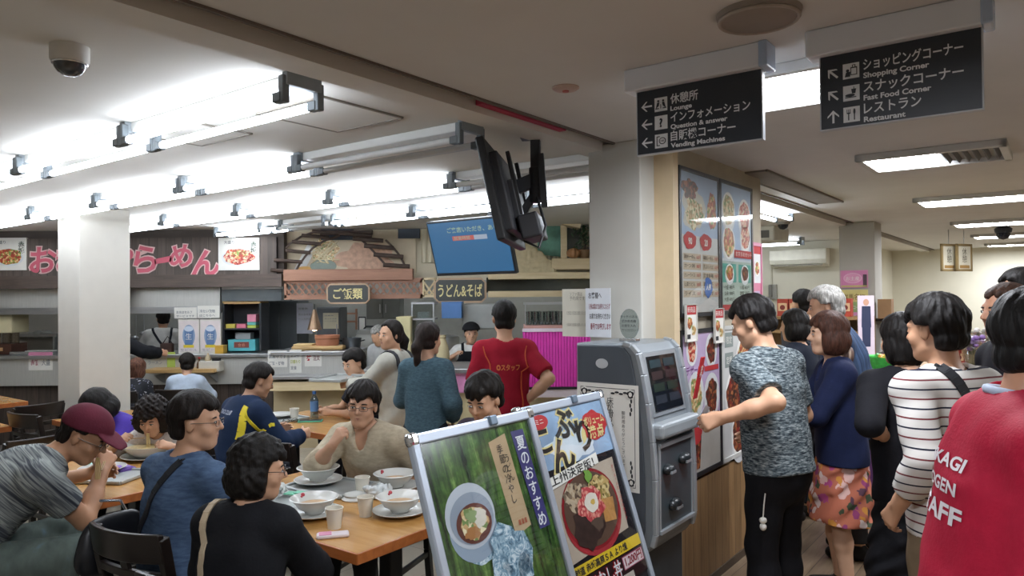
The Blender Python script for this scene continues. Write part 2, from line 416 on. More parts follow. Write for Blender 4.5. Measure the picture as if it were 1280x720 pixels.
    # --- pieces used by body and clothes alike
    def torso(s, F, e=0.0, wr=0.0, belly=0.0, hem=None, upto=1.0):
        k, w = s.k, s.w; f = s.fr; kw = dict(flat=f, wr=wr)
        F.cone(s.P + Vector((0, -0.02, -0.03)) * k, s.W, 0.152 * k * w + e, 0.135 * k * w + e, 0.04, q=0.74 + belly, **kw)
        F.cone(s.W, s.C, 0.137 * k * w + e + belly * 0.06, 0.152 * k * w + e, 0.05, q=0.72 + belly, **kw)
        F.cone(s.C, s.N - s.up * 0.075 * k, 0.152 * k * w + e, 0.128 * k * w + e, 0.05, q=0.68, **kw)
        for q in (-1, 1):
            F.cone(s.N - s.up * 0.03 * k + Vector((q * 0.04, -0.005, 0)), s.S[q], 0.058 * k + e * 0.8, 0.054 * k + e * 0.8, 0.045)
    def arm(s, F, q, e=0.0, upto=2.0, wr=0.0):
        k = s.k; S, E, W = s.S[q], s.E[q], s.Wr[q]; b = min(1.0, upto); m = S.lerp(E, b)
        F.cone(S, m, 0.052 * k + e, (0.052 - 0.012 * b) * k + e, 0.03, cut=(m, unit(E - S)) if upto < 1.0 else None, wr=wr)
        if upto > 1.0:
            t = min(1.0, upto - 1); m = E.lerp(W, t)
            F.cone(E, E.lerp(m, 0.45), 0.040 * k + e, 0.041 * k + e, 0.02, wr=wr)
            F.cone(E.lerp(m, 0.4), m, 0.041 * k + e, (0.040 - 0.013 * t) * k + e, 0.02, cut=(m, unit(W - E)), wr=wr)
    def leg(s, F, q, e=0.0, upto=2.0, wr=0.0):
        k = s.k; H, K, A = s.Hp[q], s.K[q], s.A[q]; t1 = min(1.0, upto); m = H.lerp(K, t1)
        F.cone(H, m, 0.084 * k + e, (0.084 - 0.028 * t1) * k + e, 0.05, cut=(m, unit(K - H)) if upto < 1 else None, wr=wr)
        if upto > 1:
            t = upto - 1; F.cone(K, K.lerp(A, 0.35), 0.055 * k + e, 0.053 * k + e, 0.03, wr=wr); m = K.lerp(A, t)
            F.cone(K.lerp(A, 0.35), m, 0.053 * k + e, (0.053 - 0.018 * t) * k + e, 0.03, cut=(m, unit(A - K)) if t < 1.2 else None, wr=wr)
    def hand(s, F, q, i):
        k = s.k; W, E = s.Wr[q], s.E[q]; d = unit(s.hd[i]) if s.hd[i] is not None else unit(W - E)
        n = Vector(s.pn[i]) if s.pn[i] is not None else Vector((-q, 0, -0.15)); n = unit(n - d * n.dot(d)); t = d.cross(n) * q; c = s.curl[i]
        F.cone(E.lerp(W, 0.85), W, 0.029 * k, 0.025 * k, 0.012); P0 = W + d * 0.012
        for j, (o, ln, bk) in enumerate(((0.031, 0.072, 0.0), (0.0105, 0.080, 0.004), (-0.0105, 0.074, 0.001), (-0.031, 0.058, -0.008))):
            kn = W + (d * (0.085 + bk) + t * o) * k; F.cone(P0 + t * o * 0.5 * k, kn, 0.016 * k, 0.0125 * k, 0.012)
            p, th = kn, 0.0
            for fr, ad, r0, r1 in ((0.45, 0.75, 0.0098, 0.0088), (0.31, 1.0, 0.0088, 0.008), (0.24, 0.7, 0.008, 0.0068)):
                th += c * ad + 0.08; u = d * math.cos(th) + n * math.sin(th) + t * o * 2.2 * (1 - c); z = p + u.normalized() * ln * fr * k
                F.cone(p, z, r0 * k, r1 * k, 0.003); p = z
        b = W + (d * 0.022 + t * 0.022 + n * 0.006) * k; u = unit(d * 0.62 + t * (0.75 - 0.4 * c) + n * (0.2 + 0.4 * c)); m = b + u * 0.042 * k
        F.cone(b, m, 0.0165 * k, 0.012 * k, 0.012); F.cone(m, m + unit(u + d * 0.5 + n * 0.4 * c - t * 0.3 * c) * 0.034 * k, 0.011 * k, 0.0085 * k, 0.004)
        s.grip = getattr(s, 'grip', {}); s.grip[q] = W + (d * 0.09 + n * 0.035) * k; s.hdir = getattr(s, 'hdir', {}); s.hdir[q] = (d, n, t)
    def hp(s, x, y, z): return s.Hc + (s.HR @ Vector((x, y, z))) * s.hk
    def headshape(s, F):
        hk, Rm = s.hk, s.HR; P = s.hp
        E = lambda c, r, k=0.02, sub=False: F.ell(P(*c), [x * hk for x in r], Rm, k, sub)
        C = lambda a, b, r0, r1, k=0.012: F.cone(P(*a), P(*b), r0 * hk, r1 * hk, k)
        E((0, -0.012, 0.038), (0.074, 0.094, 0.084)); E((0, 0.030, -0.035), (0.060, 0.062, 0.080), 0.03); E((0, 0.062, -0.092), (0.026, 0.022, 0.020), 0.03)
        C((-0.045, 0.0, -0.065), (-0.018, 0.06, -0.095), 0.022, 0.018, 0.02); C((0.045, 0.0, -0.065), (0.018, 0.06, -0.095), 0.022, 0.018, 0.02)
        C((-0.036, 0.073, 0.026), (0.036, 0.073, 0.026), 0.014, 0.014, 0.014)
        for q in (-1, 1):
            E((q * 0.031, 0.096, 0.005), (0.017, 0.012, 0.010), 0.014, True); E((q * 0.042, 0.060, -0.028), (0.022, 0.020, 0.022), 0.02)
            E((q * 0.076, -0.006, -0.008), (0.010, 0.019, 0.030), 0.006); E((q * 0.030, 0.081, 0.004), (0.015, 0.010, 0.009), 0.006)
        C((0, 0.086, 0.014), (0, 0.108, -0.022), 0.008, 0.0115, 0.010); C((-0.013, 0.092, -0.026), (0.013, 0.092, -0.026), 0.008, 0.008, 0.006)
        C((-0.018, 0.083, -0.054), (0.018, 0.083, -0.054), 0.008, 0.008, 0.008); C((-0.016, 0.081, -0.064), (0.016, 0.081, -0.064), 0.008, 0.008, 0.006)
    def body(s, F):
        s.torso(F); k = s.k
        F.cone(s.N - s.up * 0.03 * k, s.hp(0, -0.022, -0.03), 0.058 * k, 0.052 * k, 0.03)
        s.headshape(F)
        for i, q in enumerate((-1, 1)):
            s.arm(F, q); s.hand(F, q, i); s.leg(F, q, upto=2.0)
            A = s.A[q]; sh = unit(s.A[q] - s.K[q]); F.cone(A, Vector((A.x, A.y + 0.02, 0.045)), 0.034 * k, 0.03 * k, 0.02)
            F.cone(Vector((A.x, A.y - 0.03, 0.032)), Vector((A.x + q * 0.015, A.y + 0.15 * k, 0.026)), 0.032 * k, 0.024 * k, 0.02)
    # --- clothing and hair, each its own mesh under the person
    def top(s, mat, sleeve=0.6, e=0.016, hem=0.05, wr=0.005, name='shirt', belly=0.0, vneck=0.0, boxy=0.0, neck=0.068, collar=0.0, h=None, openf=0.0):
        lo, hi = s.bounds(); F = Field(lo, hi, h or s.h); k = s.k; s.torso(F, e, wr, belly)
        dn = s.P - s.up * (0.06 + hem) * k
        if s.sit is None or hem > 0.08:
            F.cone(s.W, dn - s.up * 0.2, 0.142 * k * s.w + e + boxy * 0.6, 0.160 * k * s.w + e + boxy, 0.05, flat=s.fr, q=0.76, wr=wr)
        F.cutplane(dn, -(s.P * 0 + (s.up * 0.6 + Vector((0, 0, 0.4))).normalized()) if s.sit is None else -unit(s.up * 0.5 + Vector((0, -0.2, 0.8))))
        for q in (-1, 1): s.arm(F, q, e * 0.9 + 0.002, sleeve, wr * 0.8)
        F.cone(s.N - s.up * 0.005, s.N + s.up * 0.22, neck * k, neck * k * 1.3, 0.008, sub=True)
        if vneck: F.cone(s.N + s.fr * 0.09 * k - s.up * vneck * k, s.N + s.fr * 0.10 * k + s.up * 0.08, 0.006, 0.065, 0.006, sub=True)
        if openf: F.cone(s.P + s.fr * 0.17 - s.up * 0.3, s.N + s.fr * 0.15, openf, openf, 0.006, sub=True, flat=Vector((1, 0, 0)), q=0.8)
        if collar: F.cone(s.N - s.up * 0.04, s.N + s.up * collar * 0.8 + s.fr * 0.015, 0.072 * k, 0.066 * k, 0.02, cut=(s.N + s.up * collar, s.up)); F.cone(s.N + s.up * collar * 0.6, s.N + s.up * 0.25, 0.055 * k, 0.062 * k, 0.004, sub=True)
        s.shirt = F.build(name, mat, s.root); return s.shirt
    def trousers(s, mat, e=0.014, upto=1.93, wr=0.004, name='trousers'):
        lo, hi = s.bounds(); hi = [hi[0], hi[1], s.W.z + 0.15]; F = Field(lo, hi, s.h); k = s.k
        F.cone(s.P + Vector((0, -0.02, -0.03)) * k, s.P.lerp(s.W, 0.5), 0.156 * k * s.w + e * 0.7, 0.140 * k * s.w + e * 0.5, 0.04, flat=s.fr, q=0.76)
        for q in (-1, 1): s.leg(F, q, e, upto, wr)
        return F.build(name, mat, s.root)
    def skirt(s, mat, length=0.5, flare=0.24, name='skirt', wr=0.012):
        lo, hi = s.bounds(); lo = [lo[0] - 0.1, lo[1] - 0.1, lo[2]]; hi = [hi[0] + 0.1, hi[1] + 0.1, s.W.z + 0.1]; F = Field(lo, hi, s.h); k = s.k
        b = s.P - Vector((0, 0, length * k)); F.cone(s.P.lerp(s.W, 0.4), b - Vector((0, 0, 0.12)), 0.160 * k * s.w, flare * k, 0.03, flat=Vector((0, 1, 0)), q=0.8, wr=wr, wf=38); F.cutplane(b, Vector((0, 0, -1)))
        return F.build(name, mat, s.root)
    def shoes(s, mat, sole=None):
        for q in (-1, 1):
            A = s.A[q]; F = Field([A.x - 0.12, A.y - 0.14, -0.02], [A.x + 0.12, A.y + 0.28, A.z + 0.12], min(s.h, 0.009)); k = s.k
            F.cone(Vector((A.x, A.y - 0.03, 0.045)), Vector((A.x + q * 0.015, A.y + 0.16 * k, 0.038)), 0.044 * k, 0.036 * k, 0.02); F.cone(A, Vector((A.x, A.y, 0.05)), 0.042 * k, 0.044 * k, 0.02, cut=(A + Vector((0, 0, 0.02)), (0, 0, 1)))
            F.cutplane(Vector((0, 0, 0.002)), Vector((0, 0, -1))); F.build('shoe', mat, s.root)
    def hair(s, style='short', c='#17130f', t=0.016, seed=1, length=0.0, name='hair', fringe=0.058, nape=-0.075, wild=0.004, side_y=None):
        hk = s.hk; ext = 0.20 + length; lo = [x - ext for x in s.Hc]; hi = [x + 0.2 for x in s.Hc]; lo[0], lo[1] = s.Hc[0] - 0.2 - length, s.Hc[1] - 0.2 - length; hi[0] += length * 0.6; hi[1] += length * 0.6
        F = Field(lo, hi, min(s.h * 0.8, 0.008)); sl, g = F.win([lo, hi], 0)
        X, Y, Z = [(g[i] - s.Hc[i]) for i in range(3)]; Rm = s.HR; x, y, z = [(Rm[0][i] * X + Rm[1][i] * Y + Rm[2][i] * Z) / hk for i in range(3)]
        smx = lambda p, q, kk: np.maximum(p, q) + np.maximum(kk - np.abs(p - q), 0) ** 2 / (4 * kk)
        def el(c, r):
            a, b, d = (x - c[0]) / r[0], (y - c[1]) / r[1], (z - c[2]) / r[2]; k0 = np.sqrt(a * a + b * b + d * d); return (k0 - 1) * min(r)
        ys = {'short': 0.022, 'crop': 0.02, 'bob': 0.055, 'long': 0.055, 'curly': 0.045, 'pony': 0.03}.get(style, 0.03) if side_y is None else side_y
        tb = t * (1.5 if style in ('bob', 'curly') else 1.0)
        d = el((0, -0.014, 0.036), (0.076 + t, 0.096 + t, 0.085 + t * 1.25))
        if style in ('short', 'crop', 'pony'): d = np.minimum(d, el((0, -0.035, -0.03), (0.066 + t * 0.7, 0.062 + t, 0.075)))
        if style in ('bob', 'curly', 'long'): d = np.minimum(d, el((0, -0.022, -0.035), (0.082 + tb, 0.080 + tb, 0.115)))
        if style == 'long':
            b = length + 0.05; d = np.minimum(d, np.maximum(np.sqrt((x / 1.25) ** 2 + ((y + 0.065 + 0.12 * np.minimum(0, z)) / 0.62) ** 2) - 0.072, np.maximum(z - 0.05, -b - z)))
        f1, f2 = 61 + seed, 83 + 2 * seed
        ang = np.arctan2(x, -y - 0.02); el_ = np.arctan2(z - 0.02, np.sqrt(x * x + y * y))
        if style == 'curly': d = d + wild * (np.sin(f1 * 1.5 * x + 3 * np.sin(40 * z)) * np.sin(f1 * 1.5 * y + 2) * np.sin(f1 * 1.4 * z) + 0.6 * np.sin(f2 * 1.4 * (x + y)) * np.sin(f2 * 1.3 * z + seed))
        else: d = d + wild * (0.40 * np.sin(17 * ang + seed + 1.5 * np.sin(5 * el_ + seed)) * np.cos(el_) + 0.30 * np.sin(31 * ang + 2 * np.sin(4 * el_)) * np.cos(el_) + 0.35 * np.sin(9 * el_ + 3 * np.sin(3 * ang + seed)))
        fz = fringe + 0.007 * np.sin(90 * x + seed) + 0.007 * np.sin(163 * x + 2 * seed) + (0.02 * np.abs(x) / 0.07 if style == 'short' else 0)
        ysz = ys + np.where(z > 0.015, (z - 0.015) * 0.45, -0.0) - (np.where(z < 0.022, 0.052, 0.0) if style in ('short', 'crop') else 0)
        carve = np.maximum(ysz - y, z - fz); d = smx(d, -carve, 0.028)
        if style in ('bob', 'curly', 'long'): d = smx(d, -np.maximum(np.maximum(ys - 0.02 - y, z - fz), np.abs(x) - 0.052), 0.016)
        nn = {'bob': -0.125, 'curly': -0.115, 'long': -0.13 - length}.get(style, nape); d = smx(d, nn - z + 0.005 * np.sin(60 * x + seed), 0.02)
        F.D = (d * hk * 0.8).astype(np.float32) * np.ones(tuple(F.n), np.float32)
        if style == 'pony':
            a = s.hp(0, -0.105, 0.01); m = s.hp(0, -0.14, -0.06); F.cone(a, m, 0.03, 0.036, 0.02); F.cone(m, m + Vector((0, 0.015, -0.17)), 0.036, 0.016, 0.02, wr=0.004, wf=60)
        return F.build(name, hairmat(c), s.root)
    def face(s, glasses=None, lips='#a5675a', brow='#1c1512', eye=True):
        hk = s.hk; ok = s.HR.to_4x4()
        for q in (-1, 1):
            if eye:
                b = MB(); p = s.hp(q * 0.031, 0.0875, 0.004); b.ell(p, (0.0135 * hk, 0.006 * hk, 0.0055 * hk), WHITE_M, 10, 8, s.HR); b.ell(s.hp(q * 0.031, 0.0905, 0.004), (0.0062 * hk, 0.0042 * hk, 0.0056 * hk), EYE_M, 10, 8, s.HR)
                b.tube([s.hp(q * (0.031 + u * 0.015), 0.0915 - abs(u) * 0.004, 0.0095 - 0.003 * u * u) for u in (-1, -0.4, 0.3, 1)], 0.0019 * hk, EYE_M, 6); b.build('eye', s.root, 40)
            b = MB(); b.tube([s.hp(q * (0.031 + u * 0.019), 0.0885 - abs(u + 0.2) * 0.006, 0.026 + 0.004 * (0.3 - u) * u) for u in (-1, -0.3, 0.4, 1)], [0.003 * hk, 0.0042 * hk, 0.0036 * hk, 0.002 * hk], M(brow, 0.8), 6); b.build('eyebrow', s.root, 40)
        b = MB(); lm = M(lips, 0.45)
        b.tube([s.hp(u * 0.021, 0.0905 - 0.009 * u * u, -0.0565 + 0.002 * abs(u)) for u in (-1, -0.5, 0, 0.5, 1)], [0.002 * hk, 0.0045 * hk, 0.0045 * hk, 0.0045 * hk, 0.002 * hk], lm, 6); b.tube([s.hp(u * 0.018, 0.0885 - 0.008 * u * u, -0.0635) for u in (-1, 0, 1)], [0.002 * hk, 0.005 * hk, 0.002 * hk], lm, 6); b.build('lips', s.root, 50)
        if glasses:
            b = MB(); gm = M(glasses, 0.3, 0.3)
            for q in (-1, 1):
                b.tube([s.hp(q * 0.033 + 0.024 * math.copysign(abs(math.cos(a * math.pi / 8)) ** 0.5, math.cos(a * math.pi / 8)), 0.104 - 0.006 * abs(math.cos(a * math.pi / 8)), 0.002 + 0.0135 * math.copysign(abs(math.sin(a * math.pi / 8)) ** 0.5, math.sin(a * math.pi / 8))) for a in range(16)], 0.0013 * hk, gm, 6, closed=True)
                b.tube([s.hp(q * 0.058, 0.101, 0.006), s.hp(q * 0.081, 0.06, 0.008), s.hp(q * 0.084, 0.0, 0.004)], 0.0017 * hk, gm, 6)
            b.tube([s.hp(-0.009, 0.106, 0.005), s.hp(0, 0.112, 0.008), s.hp(0.009, 0.106, 0.005)], 0.0017 * hk, gm, 6); b.build('glasses', s.root, 50)
    def strap(s, pts, w, m, name='strap', th=0.006):
        """band laid over the clothes through the given own-frame points"""
        P = [Vector(p) for p in pts]; b = MB(); path = []
        for i in range(len(P) - 1):
            for t in range(6): 
                a, c = P[max(i - 1, 0)], P[min(i + 2, len(P) - 1)]; u = t / 6
                path.append(0.5 * ((2 * P[i]) + (P[i + 1] - a) * u + (2 * a - 5 * P[i] + 4 * P[i + 1] - c) * u * u + (3 * P[i] - a - 3 * P[i + 1] + c) * u ** 3))
        path.append(P[-1]); from mathutils.bvhtree import BVHTree
        if getattr(s, 'bv_of', None) is not s.shirt: s.bv = BVHTree.FromObject(s.shirt, bpy.context.evaluated_depsgraph_get()); s.bv_of = s.shirt
        Q = []
        for p in path:
            h = s.bv.find_nearest(p); Q.append((h[0] + h[1] * (th * 0.5 + 0.001), h[1]) if h[0] is not None else (p, Vector((0, 1, 0))))
        for i in range(len(Q) - 1):
            (a, na), (c, nc) = Q[i], Q[i + 1]; d = c - a
            if d.length > 1e-4: b.bar(a - d * 0.12, c + d * 0.12, w, th, m, na + nc)
        return b.build(name, s.root)
def strip_cloth(name, bands, axis=2, k=1.0, rot=(0, 0, 0), wob=0.0, rough=0.85):
    """cloth with repeating horizontal bands; bands = [(position 0..1, colour)] over `k` metres"""
    m, nt, n, l, bs = newmat(name); v = texco(n, l, (1, 1, 1), rot); sp = n.new('ShaderNodeSeparateXYZ'); l.new(v, sp.inputs[0]); f = sp.outputs[axis]
    if wob:
        ns = noise(n, l, v, 6, 3); ma = n.new('ShaderNodeMath'); ma.operation = 'MULTIPLY_ADD'; ma.inputs[1].default_value = wob; l.new(ns, ma.inputs[0]); l.new(f, ma.inputs[2]); f = ma.outputs[0]
    d = n.new('ShaderNodeMath'); d.operation = 'DIVIDE'; d.inputs[1].default_value = k; l.new(f, d.inputs[0])
    fr = n.new('ShaderNodeMath'); fr.operation = 'FRACT'; l.new(d.outputs[0], fr.inputs[0])
    l.new(ramp(n, l, fr.outputs[0], bands, 'CONSTANT'), bs.inputs['Base Color']); bs.inputs['Roughness'].default_value = rough; bs.inputs['Specular IOR Level'].default_value = 0.2; return m
def slub_cloth(name, stops, sc=(6, 6, 60), scale=2.0, rough=0.85, detail=4, rot=(0, 0, 0), dist=0.3):
    m, nt, n, l, bs = newmat(name); v = texco(n, l, (1, 1, 1), rot); mp = n.new('ShaderNodeMapping'); mp.inputs['Scale'].default_value = sc; l.new(v, mp.inputs['Vector']); v = mp.outputs['Vector']; l.new(ramp(n, l, noise(n, l, v, scale, detail, 0.6, dist), stops), bs.inputs['Base Color']); bs.inputs['Roughness'].default_value = rough; bs.inputs['Specular IOR Level'].default_value = 0.2; return m
def spot_cloth(name, ground, spots, scale=14, size=0.33, rough=0.85):
    """flower or dot print"""
    m, nt, n, l, bs = newmat(name); v0 = texco(n, l); nz = n.new('ShaderNodeTexNoise'); nz.inputs['Scale'].default_value = scale * 1.3; l.new(v0, nz.inputs['Vector']); av = n.new('ShaderNodeMix'); av.data_type = 'RGBA'; av.blend_type = 'ADD'; av.inputs[0].default_value = 1.2 / scale; l.new(v0, av.inputs[6]); l.new(nz.outputs['Color'], av.inputs[7]); vo = n.new('ShaderNodeTexVoronoi'); vo.inputs['Scale'].default_value = scale; l.new(av.outputs[2], vo.inputs['Vector'])
    mk = ramp(n, l, vo.outputs['Distance'], [(size, '#ffffff'), (size + 0.04, '#000000')]); sp = n.new('ShaderNodeSeparateXYZ'); l.new(vo.outputs['Color'], sp.inputs[0])
    cc = ramp(n, l, sp.outputs[0], [(i / len(spots), c) for i, c in enumerate(spots)], 'CONSTANT'); mx = n.new('ShaderNodeMix'); mx.data_type = 'RGBA'
    l.new(mk, mx.inputs['Factor']); mx.inputs[6].default_value = lin(ground); l.new(cc, mx.inputs[7]); l.new(mx.outputs[2], bs.inputs['Base Color']); bs.inputs['Roughness'].default_value = rough; return m
# ------------------------------------------------------------------ the building
CEIL = 2.53; YK = 8.6
PLASTER = M('#c9c3b7', 0.9, 0, 0.03, 4); CEILM = M('#d6d3cc', 0.95, 0, 0.025, 3); WHITEWALL = M('#d6d2c0', 0.85, 0, 0.03, 3)
STEEL = M('#b9babb', 0.32, 0.85, 0.06, 5, 0, 0, (1, 1, 14)); STEELW = M('#c4c3bd', 0.4, 0.35, 0.05, 5, 0, 0, (14, 1, 1)); CHROME = M('#d8dadc', 0.18, 0.95, 0.02)
ALU = M('#b4bfcc', 0.36, 0.55, 0.03); BLACKP = M('#17181a', 0.45); DARKP = M('#2a2c30', 0.5); WHITEP = M('#d9d8d4', 0.45); GREYP = M('#8b8e90', 0.5)
BEIGEP = M('#cdb78c', 0.6); PAPER = M('#e4e2da', 0.8, 0, 0.03); INK = M('#1f1f22', 0.8); RED = M('#b3262a', 0.6); BROWNWALL = wood('dark_planks', '#3d332d', '#574a41', (10, 10, 1), 3, 0.7, 0, (0, 0.14))
def rbox(a0, a1, b0, b1, z0, z1, m, mb=None):
    mb = mb or MB(); mb.M = RMAT; mb.box(((a0 + a1) / 2, (b0 + b1) / 2, (z0 + z1) / 2), (a1 - a0, b1 - b0, z1 - z0), m); mb.M = Matrix.Identity(4); return mb
def vinyl():
    m, nt, n, l, bs = newmat('floor_vinyl'); v = texco(n, l, (1, 1, 1), (0, 0, -ROOM)); br = n.new('ShaderNodeTexBrick'); br.offset = 0; br.inputs['Scale'].default_value = 1
    br.inputs['Brick Width'].default_value = 0.45; br.inputs['Row Height'].default_value = 0.45; br.inputs['Mortar Size'].default_value = 0.003
    for i, c in ((1, '#a9a192'), (2, '#b1a99a'), (3, '#7f796c')): br.inputs[i].default_value = lin(c)
    l.new(v, br.inputs['Vector']); l.new(br.outputs['Color'], bs.inputs['Base Color']); bs.inputs['Roughness'].default_value = 0.35; return m
struct(rbox(-11.6, -1.72, -3, 13, -0.12, 0.0, vinyl()).build('floor'))
f2 = MB(); f2.box((0, 0, 0), (5.0, 19.6, 0.12), wood('floor_boards', '#7f6850', '#9f8a70', (14, 1.2, 1), 2.2, 0.4, 0.1, (0, 0.12)))
f2 = struct(f2.build('floor_corridor')); place(f2, rm(0.78, 6.8, -0.06), ROOM)
struct(rbox(-11, -1.72, 13, 16.6, -0.12, 0.0, M('#a89d86', 0.5)).build('floor_shop'))
struct(rbox(-11.6, -2.15, -3, 16.6, CEIL, CEIL + 0.1, CEILM).build('ceiling'))
struct(rbox(-1.92, 3.3, -3, 16.6, CEIL, CEIL + 0.1, M('#d3d3d2', 0.95, 0, 0.03, 3)).build('ceiling_corridor'))
struct(rbox(-2.15, -2.0, -3, 16.6, CEIL - 0.035, CEIL + 0.1, CEILM).build('trim_1'))
sl = rbox(-2.0, -1.92, -3, 16.6, CEIL + 0.05, CEIL + 0.1, M('#3c3735', 0.9)); rbox(-1.935, -1.92, -3, 16.6, CEIL - 0.01, CEIL + 0.05, M('#6d645d', 0.8), sl); struct(sl.build('trim_2'))
struct(rbox(-1.985, -1.945, 2.4, 3.05, CEIL - 0.012, CEIL + 0.02, M('#a8354f', 0.6)).build('trim_pink_lit'))  # red strip paints the pink-lit stretch of the slot
struct(rbox(-11.7, -11.5, -3, 16.6, 0, CEIL, PLASTER).build('wall_left')); struct(rbox(-11.6, 3.3, -3.2, -3, 0, CEIL, PLASTER).build('wall_rear'))
struct(rbox(3.2, 3.4, -3, 16.6, 0, CEIL, M('#b9b2a2', 0.85)).build('wall_right')); struct(rbox(-2.7, 3.3, 16.0, 16.2, 0, CEIL, WHITEWALL).build('wall_back'))
struct(rbox(-8.0, -2.65, 12.0, 12.2, 0, CEIL, WHITEWALL).build('wall_back_shop')); struct(rbox(-2.75, -2.65, 12.2, 16.0, 0, CEIL, WHITEWALL).build('wall_side_shop'))
# the hall's square white pillar, the pillar by the ticket machine, the pillar in the shop
for n_, (a0, a1, b0, b1), m_ in (('wall_pillar', (-7.31, -6.87, 2.85, 3.29), M('#c3bfb6', 0.8, 0, 0.02)), ('wall_column', (-2.09, -1.77, 3.5, 3.9), M('#c6c5bd', 0.85, 0, 0.02)), ('wall_column_shop', (-2.08, -1.70, 9.19, 9.6), M('#a8a59c', 0.85, 0, 0.02))):
    o = struct(rbox(a0, a1, b0, b1, 0, CEIL, m_).build(n_, bevel=0.008))
# wall that carries the menus: plaster above, knotty boards below
mw = rbox(-1.80, -1.70, 3.73, 5.22, 0.60, CEIL, M('#a9a08d', 0.8)); struct(mw.build('wall_menu'))
wn = MB(); wn.box((0, 0, 0), (0.14, 1.49, 0.62), wood('knotty_boards', '#8a6a45', '#a9855a', (1, 9, 1), 3, 0.55, 0, (1, 0.11))); place(struct(wn.build('wall_wainscot')), rm(-1.75, 4.475, 0.33), ROOM)
struct(rbox(-1.80, -1.672, 3.74, 5.2, 0, 0.05, M('#4a3b2c', 0.6)).build('baseboard_menu'))
struct(rbox(-1.79, -1.66, 3.66, 3.73, 0, CEIL, M('#cbb795', 0.6)).build('trim_4'))
dv = MB(); P1, P2 = rm(-1.78, 5.2), rm(-5.4, 8.9); dv.prism([(P1.x, P1.y, 0), (P2.x, P2.y, 0), (P2.x + .05, P2.y + .1, 0), (P1.x + .05, P1.y + .1, 0)], (0, 0, CEIL), WHITEWALL); struct(dv.build('wall_divider'))
struct(rbox(-5.5, -5.4, 8.9, 12.0, 0, CEIL, WHITEWALL).build('wall_shop_left'))
kb = MB(); kb.box((-3.5, 10.6, CEIL / 2), (11.0, 0.1, CEIL), M('#9a9a93', 0.5)); struct(kb.build('wall_kitchen'))
# header over the counters
hx = MB(); x0, x1 = at(-66, 300, YK).x, at(352, 300, YK).x; hx.box(((x0 + x1) / 2, YK + 0.14, 2.19), (x1 - x0, 0.12, 0.68), M('#4b423c', 0.8)); struct(hx.build('wall_header'))
x0, x1 = at(352, 300, YK).x, at(860, 300, YK).x; h2 = MB(); h2.box(((x0 + x1) / 2, YK + 0.30, 2.22), (x1 - x0, 0.1, 0.62), M('#c9bfa6', 0.8, 0, 0.05, 3)); struct(h2.build('wall_header_cream'))
b = MB()
for (u0, v0, u1, v1) in ((498, 268, 525, 298), (402, 272, 442, 300)): p, q = at(u0, v0, YK + .24), at(u1, v1, YK + .24); b.box(((p.x + q.x) / 2, YK + .22, (p.z + q.z) / 2), (q.x - p.x, .05, p.z - q.z), M('#3f4650', .7))
struct(b.build('trim_5'))
# corrugated cream sheet above the noodle counter
def corr(u, v):
    p = at(520, 262, 8.35); q = at(860, 262, 8.35); return (p.x + (q.x - p.x) * u, YK + 0.2 + 0.012 * math.sin(u * 300), 2.12 + 0.41 * v)
struct(MB().grid(corr, 600, 1, M('#cfc7ac', 0.7)).build('trim_6'))

# ------------------------------------------------------------------ lamps
TUBE_ON = emit('tube_glow', '#e9f2ff', TUBE_POWER); TUBE_OFF = M('#d4d6d6', 0.25)
LAMPW = M('#dcdcd8', 0.4, 0, 0.01)
def make_fixture(lit, label):
    t = thing('ceiling_tube_light', label, 'ceiling light', group=None)
    b = MB(); b.box((0, 0, -0.022), (1.20, 0.10, 0.044), LAMPW); b.build('housing', t, None, 0.006)
    for e in (-1, 1): b = MB(); b.box((e * 0.61, 0, -0.025), (0.03, 0.16, 0.05), M('#8f979b', 0.5)); b.build('end_plate', t, None, 0.004)
    for s in (-1, 1):
        for e in (-1, 1):
            b = MB(); b.box((e * 0.605, s * 0.078, -0.065), (0.03, 0.03, 0.10), M('#6d757a', 0.5)); b.box((e * 0.580, s * 0.078, -0.094), (0.05, 0.036, 0.036), M('#5b6266', 0.5)); b.build('lamp_holder', t, None, 0.004)
        MB().cyl((-0.575, s * 0.078, -0.092), (0.575, s * 0.078, -0.092), 0.0165, TUBE_ON if lit else TUBE_OFF, n=14).build('tube', t, 50)
    return t
fx_on = make_fixture(True, 'x'); fx_off = make_fixture(False, 'x'); used = [False, False]
ROWS = ((1.71, (-2.86, -4.10, -5.34, -6.58, -7.82), ()), (2.66, (-4.08, -5.33, -6.58, -7.83, -9.08), (-2.84,)), (3.70, (-3.83, -5.07, -6.31, -7.55), (-2.6,)), (4.75, (-2.75, -3.55 - 0.44, -4.79 - 0.44, -7.15), (-6.0 - 0.30,)))
ROWN = ('row by the soffit, closest to the dome camera', 'second row from the dome camera', 'third row from the dome camera', 'row along the food counters')
CNT = ('first', 'second', 'third', 'fourth', 'fifth', 'sixth')
for ri, (b_, on_, off_) in enumerate(ROWS):
    for lit, L in ((True, on_), (False, off_)):
        for i, a_ in enumerate(L):
            k = 0 if lit else 1; src = (fx_on, fx_off)[k]
            o = src if not used[k] else copy_tree(src); used[k] = True
            place(o, rm(a_, b_, CEIL), ROOM)
            o['label'] = ('lit twin tube light, %s of the %s' % (CNT[i], ROWN[ri])) if lit else 'unlit twin tube light at the soffit end of the %s' % ROWN[ri].split(',')[0]
            if not lit and ri == 3: o['label'] = 'unlit twin tube light between lit ones in the row along the food counters'
            o['group'] = 'tube lights of the dining hall'
